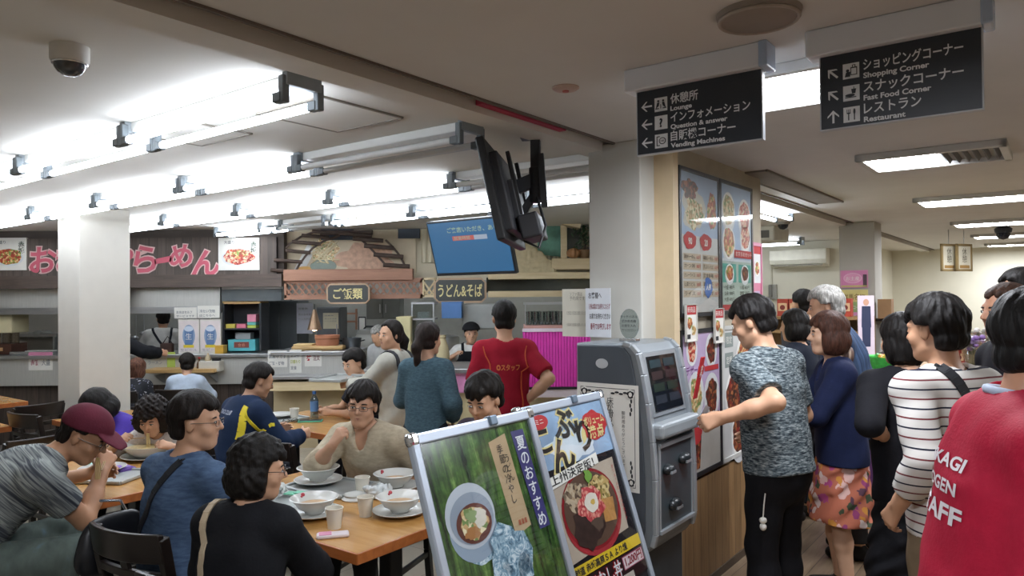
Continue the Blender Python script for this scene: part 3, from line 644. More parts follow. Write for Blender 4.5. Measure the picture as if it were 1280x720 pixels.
# recessed lamps of the corridor
TRO = emit('diffuser_glow', '#eef2fa', TROFFER_POWER)
def make_troffer(w, label, vent=False):
    t = thing('recessed_ceiling_light', label, 'ceiling light'); b = MB(); f = M('#c4c4c0', 0.5)
    for s in (-1, 1): b.box((s * (w / 2 - 0.02), 0, -0.02), (0.04, 0.56, 0.04), f); b.box((0, s * 0.26, -0.02), (w, 0.04, 0.04), f)
    b.build('frame', t, None, 0.005)
    x0, x1 = -w / 2 + 0.05, (0.02 if vent else w / 2 - 0.05); g = MB(); n = 4
    def fn(u, v): return (x0 + (x1 - x0) * u, -0.2 + 0.4 * v, -0.012 - 0.010 * abs(math.sin(u * n * math.pi)))
    g.grid(fn, 32, 2, TRO); g.build('diffuser', t, 60)
    if vent:
        v = MB(); v.box((0.19, 0, -0.006), (0.30, 0.46, 0.012), M('#9a9a96', 0.6))
        for i in range(6): v.box((0.07 + i * 0.05, 0, -0.022), (0.008, 0.40, 0.03), M('#6d6f70', 0.6), Matrix.Rotation(0.5, 3, 'Y'))
        v.build('vent_grille', t)
    return t
for i, (b_, a_, w_, vt, lb) in enumerate(((2.95, -0.78, 0.62, False, 'bright recessed ceiling lamp showing between the two hanging direction signs'), (5.02, -0.60, 0.76, True, 'recessed ceiling lamp sharing its frame with a slatted air vent'), (7.5, -0.60, 0.86, False, 'recessed ceiling lamp next behind the vented one'),
        (10.2, -0.60, 0.86, False, 'recessed ceiling lamp just before the dark dome camera'), (12.6, -0.60, 0.86, False, 'recessed ceiling lamp second from the end wall of the shop'), (15.0, -0.60, 0.86, False, 'recessed ceiling lamp closest to the end wall of the shop'), (0.1, -0.4, 0.86, False, 'recessed ceiling lamp overhead, before the direction signs'), (5.0, 1.6, 0.86, False, 'recessed ceiling lamp by the far corridor wall'))):
    place(make_troffer(w_, lb, vt), rm(a_, b_, CEIL), ROOM)['group'] = 'recessed lamps of the corridor'
o = copy_tree(fx_on); q = at(955, 262, 6.75); place(o, (q.x, q.y, CEIL), ROOM + math.pi / 2); o['label'] = 'lit twin tube light over the shop past the menu wall'; o['group'] = 'tube lights of the shop'
for a_, b_ in ((-3.6, 11.0), (-4.2, 8.6), (-3.3, 7.4)):  # the last tube is an extra one added to brighten the shop
    o = copy_tree(fx_on); place(o, rm(a_, b_, CEIL), ROOM); o['label'] = 'lit twin tube light deep in the shop %s' % ('by the wall air conditioner' if b_ > 9 else ('behind the menu wall' if b_ > 8 else 'close behind the kitchen divider')); o['group'] = 'tube lights of the shop'
for x_ in (-4.6, -2.2, 0.1):
    o = copy_tree(fx_on); place(o, (x_, 9.5, CEIL), 0); o['label'] = 'lit twin tube light inside the kitchen, %s' % {-4.6: 'over the ramen range', -2.2: 'over the rice counter', 0.1: 'over the noodle boiler'}[x_]; o['group'] = 'tube lights of the kitchen'
# ------------------------------------------------------------------ hanging direction signs
SIGN_BLK = M('#2a313a', 0.4, 0, 0.02); SIGN_WHT = M('#e6eaee', 0.5, 0, 0.01); HOUS = M('#e2e7f0', 0.4, 0, 0.01)
def arrow(b, cx, cz, r, ang, m):
    ca, sa = math.cos(ang), math.sin(ang); R2 = lambda p: (cx + p[0] * ca - p[1] * sa, cz + p[0] * sa + p[1] * ca); t = r * 0.16
    b.poly([R2(p) for p in ((-r * .8, -t), (r, -t), (r, t), (-r * .8, t))], m, 3)
    for s in (1, -1): b.poly([R2(p) for p in ((-r, 0), (-r * .1, s * r * .85), (r * .18, s * r * .85), (-r * .6, 0))][::s], m, 4)
def icon(b, k, cx, cz, r):
    W, K = SIGN_WHT, SIGN_BLK; b.rect(cx - r, cz - r, cx + r, cz + r, W, 2); D = lambda x, z, q, w=None: b.disc(cx + x * r, cz + z * r, q * r, (w or q) * r, K, 4, 14)
    L = lambda x0, z0, x1, z1: b.rect(cx + x0 * r, cz + z0 * r, cx + x1 * r, cz + z1 * r, K, 4)
    if k == 'lounge':
        for s in (-1, 1): D(s * .38, .5, .17); b.poly([(cx + s * r * .2, cz + r * .3), (cx + s * r * .55, cz + r * .3), (cx + s * r * .8, cz - r * .6), (cx + s * r * .3, cz - r * .2)][::s], K, 4)
        L(-.85, -.65, -.3, -.5); L(.3, -.65, .85, -.5); L(-.06, -.6, .06, .0)
    elif k == 'q': b.text('?', cx, cz - r * .62, r * 1.5, K, 4, al='C', bold=0.03)
    elif k == 'vend': L(-.72, -.7, -.58, .7); L(-.58, .58, -.2, .7); L(-.58, -.7, -.2, -.58); D(.2, 0, .55, .5); b.disc(cx + .2 * r, cz, .42 * r, .38 * r, W, 5, 14); b.text('100', cx + .2 * r, cz - .15 * r, .36 * r, K, 6, al='C', bold=.02)
    elif k == 'shop':
        L(-.05, -.6, .75, .45); b.rect(cx + .05 * r, cz - .5 * r, cx + .65 * r, cz + .3 * r, W, 5); L(.15, .45, .25, .75); L(.45, .45, .55, .75); L(.15, .68, .55, .76); D(-.4, .05, .2); b.poly([(cx - .75 * r, cz - .75 * r), (cx - .1 * r, cz - .75 * r), (cx - .05 * r, cz - .1 * r), (cx - .6 * r, cz - .15 * r)], K, 4)
    elif k == 'fast': D(-.15, -.3, .6, .2); L(-.75, -.62, .6, -.5); b.poly([(cx + .1 * r, cz - .1 * r), (cx + .5 * r, cz - .1 * r), (cx + .6 * r, cz + .5 * r), (cx + 0 * r, cz + .5 * r)], K, 4); L(.28, .5, .36, .8)
    elif k == 'rest':
        L(-.42, -.75, -.28, .2); L(-.58, .1, -.12, .25)
        for i in range(3): L(-.58 + i * .19, .2, -.5 + i * .19, .7)
        L(.28, -.75, .42, .1); D(.35, .35, .14, .38)
def direction_sign(label, a0, a1, z0, z1, rows):
    w, h = a1 - a0, z1 - z0; t = thing('direction_sign', label, 'sign', rm(a0, 2.43, z0), ROOM)
    b = MB(); b.box((w / 2, 0.012, h / 2), (w, 0.024, h), M('#b9c0c8', .4)); b.rect(0.004, 0.004, w - 0.004, h, SIGN_BLK, 1); b.build('sign_board', t)
    b = MB(); b.box((w / 2 - 0.005, 0.012, h + (CEIL - z1) / 2), (w + 0.06, 0.085, CEIL - z1), HOUS); b.box((w + 0.012, 0.012, h + (CEIL - z1) / 2), (0.03, 0.095, CEIL - z1 + .004), M('#a9bcd6', .25)); b.build('light_housing', t, None, 0.006)
    b = MB()
    for (v, ang, ik, jp, jw, en, ew) in rows:
        cz = h * (1 - v); arrow(b, w * .092, cz, w * .046, ang, SIGN_WHT); icon(b, ik, w * .213, cz, w * .054)
        b.text(jp, w * .292, cz - h * .01, h * .145, SIGN_WHT, 2, w=w * jw, bold=.016); b.text(en, w * .292, cz - h * .125, h * .085, SIGN_WHT, 2, w=w * ew, bold=.03)
    b.build('lettering', t)
direction_sign('black hanging sign pointing to lounge, information and vending machines', -1.242, -0.780, 2.213, 2.447, ((.25, 0, 'lounge', '休憩所', .225, 'Lounge', .175), (.53, 0, 'q', 'インフォメーション', .62, 'Question & answer', .45), (.815, 0, 'vend', '自販機コーナー', .51, 'Vending Machines', .43)))
direction_sign('black hanging sign pointing to shopping corner, fast food and restaurant', -0.601, -0.165, 2.213, 2.445, ((.25, -math.pi / 4, 'shop', 'ショッピングコーナー', .60, 'Shopping Corner', .405), (.545, -math.pi / 4, 'fast', 'スナックコーナー', .60, 'Fast Food Corner', .415), (.83, -math.pi / 2, 'rest', 'レストラン', .355, 'Restaurant', .26)))
# ------------------------------------------------------------------ menu boards on the wall
def foodmat(name, cols, scale=30):
    m, nt, n, l, bs = newmat(name); v = texco(n, l); vo = n.new('ShaderNodeTexVoronoi'); vo.inputs['Scale'].default_value = scale; l.new(v, vo.inputs['Vector'])
    sp = n.new('ShaderNodeSeparateXYZ'); l.new(vo.outputs['Color'], sp.inputs[0]); l.new(ramp(n, l, sp.outputs[0], [(i / len(cols), c) for i, c in enumerate(cols)], 'CONSTANT'), bs.inputs['Base Color']); bs.inputs['Roughness'].default_value = 0.35; return m
FOOD = [foodmat('food_print_warm', ('#8e4a2a', '#c77f4a', '#e3c08a', '#7d9a45', '#a83a2c'), 55), foodmat('food_print_noodle', ('#d9c193', '#e8dcb4', '#b08a55', '#6f8a4a', '#c4a06a'), 60), foodmat('food_print_dark', ('#4a2c20', '#6d3a26', '#3a2a22', '#a5653c', '#822c24'), 55), foodmat('food_print_red', ('#a52f2a', '#c9573f', '#e0a08a', '#8a2a22', '#d9c6a0'), 60)]
PANE = glass('clear_sheet', '#f4f6f6', .03, .12); PLATEP = M('#d5d8d8', .4); LILAC = M('#b7a2c0', .4); SKYP = M('#9fb4cc', .4); TEALP = M('#3f9c8c', .4); TAN = M('#bfae95', .5)
def bowl_print(b, x, z, r, food, rim=None, lay=3, seed=0, sq=0.8):
    b.disc(x, z - r * .12, r, r * sq, rim or PLATEP, lay, 28); b.disc(x, z, r * .93, r * sq * .86, M('#f0efe9', .4), lay + 1, 28); b.disc(x, z + r * .02, r * .8, r * sq * .72, food, lay + 2, 28, .12, seed)
def menu_board(label, b0, z0, base, fn, w=0.594, h=0.841, frame='#1d1f22', th=0.025, group=None, fw=.024, off=0.0, pane=False):
    t = thing('menu_board', label, 'menu board', rm(-1.70 + th + off, b0, z0), ROOM + math.pi / 2, group)
    b = MB(); f = M(frame, .4); b.box((w / 2, th / 2, h / 2), (w - .01, th - .002, h - .01), f)
    b.build('backing', t); b = MB()
    for x in (fw / 2, w - fw / 2): b.box((x, 0, h / 2), (fw, .014, h), f)
    for z in (fw / 2, h - fw / 2): b.box((w / 2, 0, z), (w, .014, fw), f)
    b.build('frame', t); b = MB(); b.rect(fw, fw, w - fw, h - fw, base, 1); fn(b, w, h); b.build('menu_print', t)
    if pane: b = MB(); b.add([(.02, -.0085, .02), (w - .02, -.0085, .02), (w - .02, -.0085, h - .02), (.02, -.0085, h - .02)], [(0, 1, 2, 3)], PANE); b.build('clear_cover', t)
    return t
def u1(b, w, h):
    b.rect(.022, h * .55, w - .022, h - .022, SKYP, 2); b.disc(w * .34, h * .74, w * .27, h * .15, M('#c9c6b8', .4), 3, 30, .25, 4); b.disc(w * .25, h * .86, w * .18, h * .07, FOOD[2], 4, 24, .3, 2); b.disc(w * .36, h * .70, w * .22, h * .10, FOOD[1], 5, 24, .3, 3)
    for x in (.24, .63): b.disc(w * x, h * .515, w * .15, h * .058, RED, 5, 24, .12, 1); b.text('90' if x < .5 else '20', w * x, h * .49, .045, PAPER, 7, al='C', bold=.03)
    b.disc(w * .80, h * .74, w * .12, h * .13, FOOD[0], 4, 20, .2, 5)
    for r in range(5):
        for c in range(2):
            x0 = .05 + c * w * .46; z0 = h * .38 - r * h * .062; b.rect(x0, z0, x0 + w * .42, z0 + h * .048, TAN, 3); b.text(('醤油らーめん', '味噌らーめん', 'かつ丼', '天ぷらそば', 'カレーライス', '定食各種', '山菜うどん', '餃子', 'ライス', '唐揚げ')[r * 2 + c], x0 + .012, z0 + .012, .024, INK, 4, w=w * .25); b.text(('650円', '750円', '800円', '620円', '700円', '900円', '580円', '350円', '150円', '420円')[r * 2 + c], x0 + w * .41, z0 + .012, .022, RED, 4, al='R')
    b.disc(w * .68, h * .20, w * .10, h * .072, M('#3566ad', .4), 6, 24, .15, 3); b.text('人気', w * .68, h * .185, .035, PAPER, 8, al='C', bold=.03)
def u2(b, w, h):
    b.rect(.022, h * .42, w - .022, h - .022, SKYP, 2); bowl_print(b, w * .25, h * .78, w * .2, FOOD[1], seed=1, sq=1.1); bowl_print(b, w * .74, h * .76, w * .2, FOOD[3], seed=2, sq=1.1); bowl_print(b, w * .25, h * .54, w * .19, FOOD[0], seed=3, sq=1.1); bowl_print(b, w * .76, h * .60, w * .17, FOOD[3], seed=4, sq=1.1)
    b.rect(w * .4, h * .43, w - .03, h * .49, RED, 7); b.text('おすすめセット', w * .69, h * .445, .032, PAPER, 8, al='C', w=w * .5)
    b.rect(.03, .05, w - .03, h * .40, M('#a9b7a9', .5), 3)
    for i in range(2): b.rect(w * (.06 + .47 * i), h * .24, w * (.46 + .47 * i), h * .38, TEALP, 4); bowl_print(b, w * (.26 + .47 * i), h * .31, w * .13, FOOD[i * 2], lay=5, seed=i, sq=.85)
    for r in range(3):
        for c in range(2): b.text(('小盛 480円', '並盛 580円', '大盛 680円')[r], w * (.1 + .47 * c), h * (.19 - .045 * r), .026, INK, 4, w=w * .3)
    b.rect(.03, .028, w - .03, .062, RED, 5)
def l1(b, w, h):
    b.rect(.022, .022, w - .022, h * .30, M('#b9b6ae', .4), 2)
    for x, z, r, f in ((.26, .86, .13, 3), (.74, .84, .15, 2), (.34, .55, .2, 1), (.74, .52, .2, 2)): b.disc(w * x, h * z, w * r, w * r * 1.15, PLATEP, 3, 24); b.disc(w * x, h * z, w * r * .7, w * r * .85, FOOD[f], 4, 24, .2, int(x * 9))
    b.rect(w * .56, h * .70, w * .92, h * .735, RED, 5); b.poly([(w * .2, h * .27), (w * .46, h * .27), (w * .42, h * .05), (w * .24, h * .05)], FOOD[2], 5); b.disc(w * .33, h * .28, w * .14, h * .06, RED, 6, 20, .2, 2); b.rect(w * .55, h * .32, w * .93, h * .40, M('#4d4450', .4), 4); b.text('ソフトクリーム', w * .74, h * .345, .03, PAPER, 6, al='C', w=w * .34)
    b.text('デザート', w * .12, h * .70, .05, M('#70337a', .5), 5, w=w * .36)
def l2(b, w, h):
    for i, z in enumerate((.84, .69)): b.rect(w * .1, h * z, w * .34, h * (z + .11), M('#87918c', .5), 3); b.text(('限定', '定番')[i], w * .22, h * (z + .03), .045, PAPER, 4, al='C')
    bowl_print(b, w * .66, h * .72, w * .26, FOOD[0], seed=5, sq=1.2); bowl_print(b, w * .36, h * .47, w * .28, FOOD[2], seed=6, sq=1.15); bowl_print(b, w * .5, h * .17, w * .26, FOOD[2], seed=7, sq=1.1)
    b.text('季節のどんぶり', w * .5, h * .33, .05, INK, 5, al='C', w=w * .7)
menu_board('upper menu board with white tempura photo, price bursts and a blue badge', 3.765, 1.577, M('#c9c9c4', .35, 0, .02), u1, pane=True)
menu_board('upper menu board with four bowl photos over teal squares and red banner', 4.365, 1.577, M('#c9cdd0', .35, 0, .02), u2, pane=True)
menu_board('lilac dessert menu board low on the wall beside the ticket machine', 3.765, 0.665, LILAC, l1)
menu_board('white framed bowl menu board low on the wall by the man in grey', 4.365, 0.665, M('#cfd0cd', .35, 0, .02), l2, frame='#c9c9c4')
def l3(b, w, h):
    b.rect(.022, h * .5, w - .022, h - .03, PLATEP, 2); b.rect(.022, h * .86, w - .022, h - .022, RED, 3); bowl_print(b, w * .5, h * .68, w * .26, FOOD[0], seed=9, sq=1.2); b.rect(.04, h * .08, w - .04, h * .4, LILAC, 2); b.text('定食', w * .5, h * .2, .05, INK, 3, al='C')
menu_board('narrow pink menu poster at the far end of the menu wall', 4.985, 1.50, M('#c97a92', .5), l3, w=.2, h=.56, frame='#c77a95', th=.012)
def card(b, w, h):
    b.rect(w * .05, h * .72, w * .95, h * .97, RED, 2); b.disc(w * .35, h * .5, w * .22, h * .16, FOOD[0], 3, 18, .2, 3); b.disc(w * .7, h * .3, w * .2, h * .14, FOOD[1], 3, 18, .2, 4); b.text('新商品', w * .5, h * .79, .03, PAPER, 3, al='C', w=w * .7); b.rect(w * .1, h * .08, w * .4, h * .2, INK, 3)
menu_board('small red topped food card pinned below the tempura menu board', 3.80, 1.44, PAPER, card, w=.15, h=.21, th=.008, fw=.004, off=.036, frame='#c9c6bd')
menu_board('small red topped food card pinned below the four bowl menu board', 4.215, 1.41, PAPER, card, w=.15, h=.21, th=.008, fw=.004, off=.036, frame='#c9c6bd')

# ------------------------------------------------------------------ ticket machine
MACH = M('#868d92', .35, .25, .03); MACHD = M('#4a5057', .45, .1, .03); SILV = M('#b3babf', .28, .55, .03)
tm = thing('ticket_machine', 'grey meal ticket machine with slanted screen standing before the pillar', 'ticket machine', rm(-1.925, 3.08), ROOM + math.pi / 2)
prof = [(0, .50), (0, 1.47), (-.26, 1.475), (-.30, 1.465), (-.335, 1.43), (-.36, 1.33), (-.385, 1.2), (-.405, 1.02), (-.415, .85), (-.415, .60), (-.40, .54), (-.37, .50)]
b = MB(); b.prism([(0.012, y, z) for y, z in prof], (.446, 0, 0), MACH); b.build('body', tm, None, .01)
inner = [(y * .86 - .012, .52 + (z - .5) * .965) for y, z in prof]
b = MB(); b.prism([(0.004, y, z) for y, z in inner], (.012, 0, 0), MACHD); b.prism([(0.454, y, z) for y, z in inner], (.012, 0, 0), MACHD); b.build('side_panel', tm, None, .003)
b = MB(); b.box((.235, -.19, .25), (.43, .33, .50), M('#3f4448', .5)); b.build('stand', tm, None, .006)
for s, x in ((0, 0.0), (1, .44)):
    b = MB(); pth = [p for p in prof[2:11]]
    for i in range(len(pth) - 1): b.bar((x + .015, pth[i][0] - .004, pth[i][1]), (x + .015, pth[i + 1][0] - .004, pth[i + 1][1]), .03, .022, SILV, (0, -1, .2))
    b.build('front_trim', tm, None, .004)
def front(z):
    for i in range(len(prof) - 1):
        (y0, z0), (y1, z1) = prof[i], prof[i + 1]
        if z1 <= z <= z0 and i >= 2: return y0 + (y1 - y0) * (z0 - z) / max(1e-6, z0 - z1)
    return -.4
b = MB(); A_, B_ = Vector((0, front(1.425), 1.425)), Vector((0, front(1.13), 1.13)); d_ = (B_ - A_); nrm = Vector((0, d_.z, -d_.y)).normalized(); nrm = nrm if nrm.y < 0 else -nrm
for x0, x1, z0, z1, m in ((.05, .41, 0, 1, SILV), (.075, .385, .06, .93, M('#15191c', .12, 0, .02, 9, 0, .5))):
    p, q = A_ + d_ * z0, A_ + d_ * z1; o = nrm * (.006 if m is SILV else .0105); b.add([(x0, *(p + o)[1:]), (x1, *(p + o)[1:]), (x1, *(q + o)[1:]), (x0, *(q + o)[1:]), (x0, *(p - o)[1:]), (x1, *(p - o)[1:]), (x1, *(q - o)[1:]), (x0, *(q - o)[1:])], [(0, 1, 2, 3), (4, 5, 1, 0), (7, 6, 5, 4)[::-1], (3, 2, 6, 7), (0, 3, 7, 4), (1, 5, 6, 2)], m)
for i in range(4):
    for j in range(2):
        u0 = .12 + .19 * i; p, q = A_ + d_ * u0 + nrm * .012, A_ + d_ * (u0 + .13) + nrm * .012; x0 = .09 + j * .15; b.add([(x0, *p[1:]), (x0 + .12, *p[1:]), (x0 + .12, *q[1:]), (x0, *q[1:])], [(0, 1, 2, 3)], M(('#25363c', '#33292a', '#243029', '#2b3038')[i], .2))
b.build('screen', tm)
b = MB(); b.bar((.02, -.425, 1.07), (.45, -.425, 1.07), .07, .075, M('#9aa1a5', .4, .2)); b.build('shelf_lip', tm, None, .02, 3)
b = MB(); b.box((.235, -.417, .80), (.38, .008, .40), M('#3b4449', .3)); b.box((.235, -.424, 1.0), (.38, .02, .02), SILV); b.box((.235, -.424, .60), (.39, .024, .018), SILV); b.box((.05, -.422, .80), (.016, .012, .40), SILV); b.box((.42, -.422, .80), (.016, .012, .40), SILV); b.build('coin_panel', tm, None, .002)
for x, z, r in ((.13, .88, .045), (.31, .90, .05), (.20, .70, .055)):
    b = MB(); b.ell((x, -.43, z), (r, .03, r * .55), M('#1c2124', .35), 14, 8); b.box((x, -.455, z - .01), (r * 1.1, .01, .012), SILV); b.build('coin_tray', tm, 40)
b = MB(); b.disc(0, 0, .028, .02, SILV, 1, 20); b.M = TR((.003, -.14, 1.37), -math.pi / 2); b = MB(TR((.003, -.15, 1.375), -math.pi / 2)); b.disc(0, 0, .034, .024, M('#c9ced2', .3, .3), 1, 24); b.build('badge', tm)
nt_ = MB(TR((.002, -.01, .78), -math.pi / 2)); nt_.rect(0, 0, .335, .50, PAPER, 1)
nt_.rect(.02, .02, .315, .023, INK, 2); nt_.rect(.02, .477, .315, .48, INK, 2); nt_.rect(.02, .02, .023, .48, INK, 2); nt_.rect(.312, .02, .315, .48, INK, 2)
for cx, cz, sx, sz in ((.03, .03, 1, 1), (.305, .03, -1, 1), (.03, .47, 1, -1), (.305, .47, -1, -1)):
    nt_.disc(cx + sx * .014, cz + sz * .014, .024, .024, PAPER, 3, 16); nt_.disc(cx + sx * .012, cz + sz * .014, .018, .018, INK, 4, 16, .3, 2); nt_.disc(cx + sx * .012, cz + sz * .014, .009, .011, PAPER, 5, 12)
    for k in range(4): nt_.disc(cx + sx * (.04 + .022 * k), cz + sz * (.008 + .006 * (k % 2)), .012, .005, INK, 4, 10); nt_.disc(cx + sx * (.008 + .005 * (k % 2)), cz + sz * (.045 + .02 * k), .005, .011, INK, 4, 10)
nt_.vtext('床が滑りやすくなっております', .185, .405, .034, INK, 6, step=.0295); nt_.vtext('ご注意ください', .105, .405, .036, INK, 6, step=.044); nt_.vtext('御利用ありがとうございます', .255, .36, .017, INK, 6, step=.0205); nt_.build('notice_sheet', tm)
rs = thing('red_card', 'long red card clipped to the far side edge of the ticket machine', 'card', rm(-1.50, 3.56, 1.20), ROOM + math.pi / 2, rot=(rad(12), 0, ROOM + math.pi / 2))
b = MB(); b.box((0, 0, .08), (.045, .008, .22), RED); b.box((.0, -.002, .12), (.07, .006, .05), RED); b.build('card', rs, None, .004); b = MB(TR((-.02, -.006, 0))); b.vtext('食券', .02, .12, .03, PAPER, 1); b.build('lettering', rs)
def sheet(name, label, loc, rz, w, h, fn, m=PAPER, cat='notice', th=.004):
    t = thing(name, label, cat, loc, rz); b = MB(); b.box((w / 2, th / 2, h / 2), (w, th, h), m); b.build('paper', t); b = MB(); fn(b, w, h); b.build('lettering', t); return t
def s1(b, w, h):
    b.text('お客様へ', .02, h * .80, .033, INK, 1, w=w * .52, bold=.01); b.text('食券は席までお持ちにならず', .02, h * .58, .03, M('#8a3a44', .8), 1, w=w * .86, bold=.01); b.text('お席でお待ちください', .025, h * .38, .03, INK, 1, w=w * .84, bold=.01); b.text('番号でお呼びします', .03, h * .17, .032, M('#8a2a38', .8), 1, w=w * .82, bold=.015)
def s2(b, w, h):
    c = M('#8b8678', .8); b.text('ソファ席は', .05, h * .86, .022, c, 1, w=w * .5); b.text('予約席です', .05, h * .77, .022, c, 1, w=w * .6)
    for z in (.5, .46, .25, .22): b.text('お食事のお客様を優先いたします', .03, h * z, .009, c, 1, w=w * .8)
p = rm(-2.255, 3.478, 1.475); sheet('notice_sheet', 'cream paper notice standing on the ticket machine beside the pillar edge', p, ROOM, .165, .265, s2, M('#d8d4c4', .8))
p = rm(-2.085, 3.45, 1.477); sheet('notice_sheet', 'white notice to customers in black and red standing on ticket machine', p, ROOM, .155, .265, s1, M('#d9dde2', .8))
pl = thing('acrylic_plaque', 'clear acrylic oval plaque standing on the ticket machine top', 'plaque', rm(-1.70, 3.22, 1.476), ROOM)
b = MB(); g = glass('clear_acrylic', '#dfe6e6', .05, .9); P_ = [(0.052 * math.cos(k * math.pi / 12), 0, .085 + .075 * math.sin(k * math.pi / 12)) for k in range(24)]; b.prism(P_, (0, .012, 0), g); b.build('oval', pl, None, .002); b = MB(); b.box((0, .006, .008), (.09, .05, .016), CHROME); b.build('base', pl, None, .003); b = MB()
for i in range(4): b.text(('タッチパネル', '式の券売機', 'お金を入れ', 'てください')[i], 0, .115 - i * .022, .014, INK, 1, al='C')
b.build('lettering', pl)

# ------------------------------------------------------------------ two poster stands
def bamboo():
    m, nt, n, l, bs = newmat('forest_print'); v = texco(n, l, (11, 1, 1.0)); f = noise(n, l, v, 2.2, 4, .65, .6); v2 = texco(n, l); f2 = noise(n, l, v2, 26, 5, .7)
    c1 = ramp(n, l, f, [(.36, '#1d2c1c'), (.46, '#3a5630'), (.58, '#5d7c40'), (.72, '#8fa868')]); c2 = ramp(n, l, f2, [(.38, '#3a4c38'), (.52, '#7f9a6c'), (.66, '#d2dcc8')])
    mx = n.new('ShaderNodeMix'); mx.data_type = 'RGBA'; mx.blend_type = 'OVERLAY'; mx.inputs[0].default_value = .6; l.new(c1, mx.inputs[6]); l.new(c2, mx.inputs[7]); l.new(mx.outputs[2], bs.inputs['Base Color']); bs.inputs['Roughness'].default_value = .18; return m
def icemat():
    m, nt, n, l, bs = newmat('ice_print'); v = texco(n, l); f = noise(n, l, v, 34, 4, .7, 1.5); l.new(ramp(n, l, f, [(.35, '#3b5f78'), (.5, '#86a9be'), (.6, '#d2e2ea')]), bs.inputs['Base Color']); bs.inputs['Roughness'].default_value = .2; return m
def poster_stand(label, a_top, b0, ztop, width, fn, base, sq=1.0):
    lean = rad(18); L = ztop / math.cos(lean); a_bot = a_top + ztop * math.tan(lean)
    t = thing('poster_stand', label, 'poster stand', rm(a_bot, b0, 0.0), rot=(0, 0, ROOM + math.pi / 2)); R = TR((0, 0, 0), 0, -lean)
    H = .92; z0 = L - H; w = width
    for x in (.018, w - .018): b = MB(R); b.box((x, .0, L / 2), (.034, .026, L - .03), ALU); b.build('side_rail', t, None, .006)
    
    for z in (L - .018, z0): b = MB(R); b.box((w / 2, 0, z), (w - .04, .026, .036), ALU); b.build('cross_rail', t, None, .006)
    for x in (.016, w - .016): b = MB(R); b.box((x, 0, L - .016), (.044, .034, .044), CHROME); b.build('corner_cap', t, None, .014, 3)
    b = MB(R); b.box((w * .62, -.006, L - .012), (.04, .032, .034), M('#6b7c8c', .3, .5)); b.build('clip', t, None, .005)
    b = MB(R); b.box((w / 2, .006, (L + z0) / 2), (w - .05, .008, H - .05), base); b.build('poster', t)
    b = MB(R @ TR((.034, -.001, z0 + .02 + (H - .058) * (1 - sq))) @ Matrix.Diagonal((1, 1, sq, 1))); fn(b, w - .068, H - .058); b.build('poster_print', t); b = MB(R); b.add([(.034, -.0118, z0 + .018), (w - .034, -.0118, z0 + .018), (w - .034, -.0118, L - .036), (.034, -.0118, L - .036)], [(0, 1, 2, 3)], PANE); b.build('clear_cover', t)
    for x in (.05, w - .05): b = MB(); b.bar((x, .5 * math.tan(lean) + .015, .5), (x, .36, .012), .028, .022, ALU); b.build('rear_leg', t, None, .005)
    b = MB(); b.bar((.05, .28, .2), (w - .05, .28, .2), .02, .02, ALU); b.build('rear_brace', t); return t
WHITEINK = M('#dfe3e8', .5); FOREST = bamboo(); ICE = icemat(); BOWLBLUE = M('#8ea1b5', .3); BROTH = M('#5a2418', .3)
def ps1(b, w, h):
    b.rect(0, 0, w, h, FOREST, 1); b.poly([(w * .80, h * .97), (w * .93, h * .97), (w * .955, h * .57), (w * .845, h * .57)], M('#3c3a72', .3), 2); b.vtext('夏のおすすめ', w * .872, h * .895, .047, WHITEINK, 4, step=.054, bold=.012, dx=.0018)
    b.poly([(w * .57, h * .95), (w * .74, h * .97), (w * .77, h * .60), (w * .61, h * .58)], M('#b59c78', .5), 2); b.vtext('季節の冷やし', w * .655, h * .90, .03, INK, 4, step=.034, dx=.002); b.vtext('うどん', w * .70, h * .86, .028, INK, 4, step=.032)
    for k in range(3): b.rect(w * (.66 + .03 * k), h * .615, w * (.68 + .03 * k), h * .635, M('#a05030', .6), 4)
    cx, cz, r = w * .27, h * .715, w * .205
    b.disc(cx + .015, cz - r * .95, r * .62, r * .36, ICE, 2, 24, .1); b.disc(cx, cz - r * .35, r * .96, r * .86, BOWLBLUE, 3, 32); b.disc(cx, cz, r, r * .86, M('#b9c2cc', .3), 4, 32); b.disc(cx + .004, cz - r * .08, r * .88, r * .68, M('#8b98a8', .3), 5, 32); b.disc(cx + r * .06, cz - r * .22, r * .72, r * .52, BROTH, 6, 28); b.disc(cx + r * .05, cz - r * .2, r * .56, r * .42, FOOD[1], 7, 24, .2, 3); b.disc(cx + r * .3, cz - r * .12, r * .28, r * .26, M('#d8d4c6', .3), 8, 20, .2, 1); b.disc(cx - r * .02, cz - r * .02, r * .22, r * .17, M('#8aa06a', .4), 9, 18, .4, 2)
    b.disc(cx - r * .12, cz - r * .45, r * .3, r * .16, M('#a8713a', .4), 9, 18, .3, 5)
    for dx, dz, s, e in ((.20, -.19, .07, 1), (.27, -.26, .07, 2), (.16, -.28, .075, 3), (.20, -.35, .06, 4), (.30, -.345, .04, 5)): b.disc(cx + w * dx * 1.15, cz + h * dz * .62 - .03, s * 1.1, s * 1.1, ICE, 10 + e % 3, 7, .25, e)
    b.poly([(w * .86, h * .18), (w * 1.0, h * .20), (w * 1.0, h * .04), (w * .87, h * .03)], M('#b59c78', .5), 3); b.vtext('冷', w * .93, h * .11, .04, INK, 4); b.rect(w * .1, h * .05, w * .5, h * .13, FOREST, 2); b.text('上州うどん', w * .1, h * .06, .05, WHITEINK, 3, w=w * .5, bold=.02)
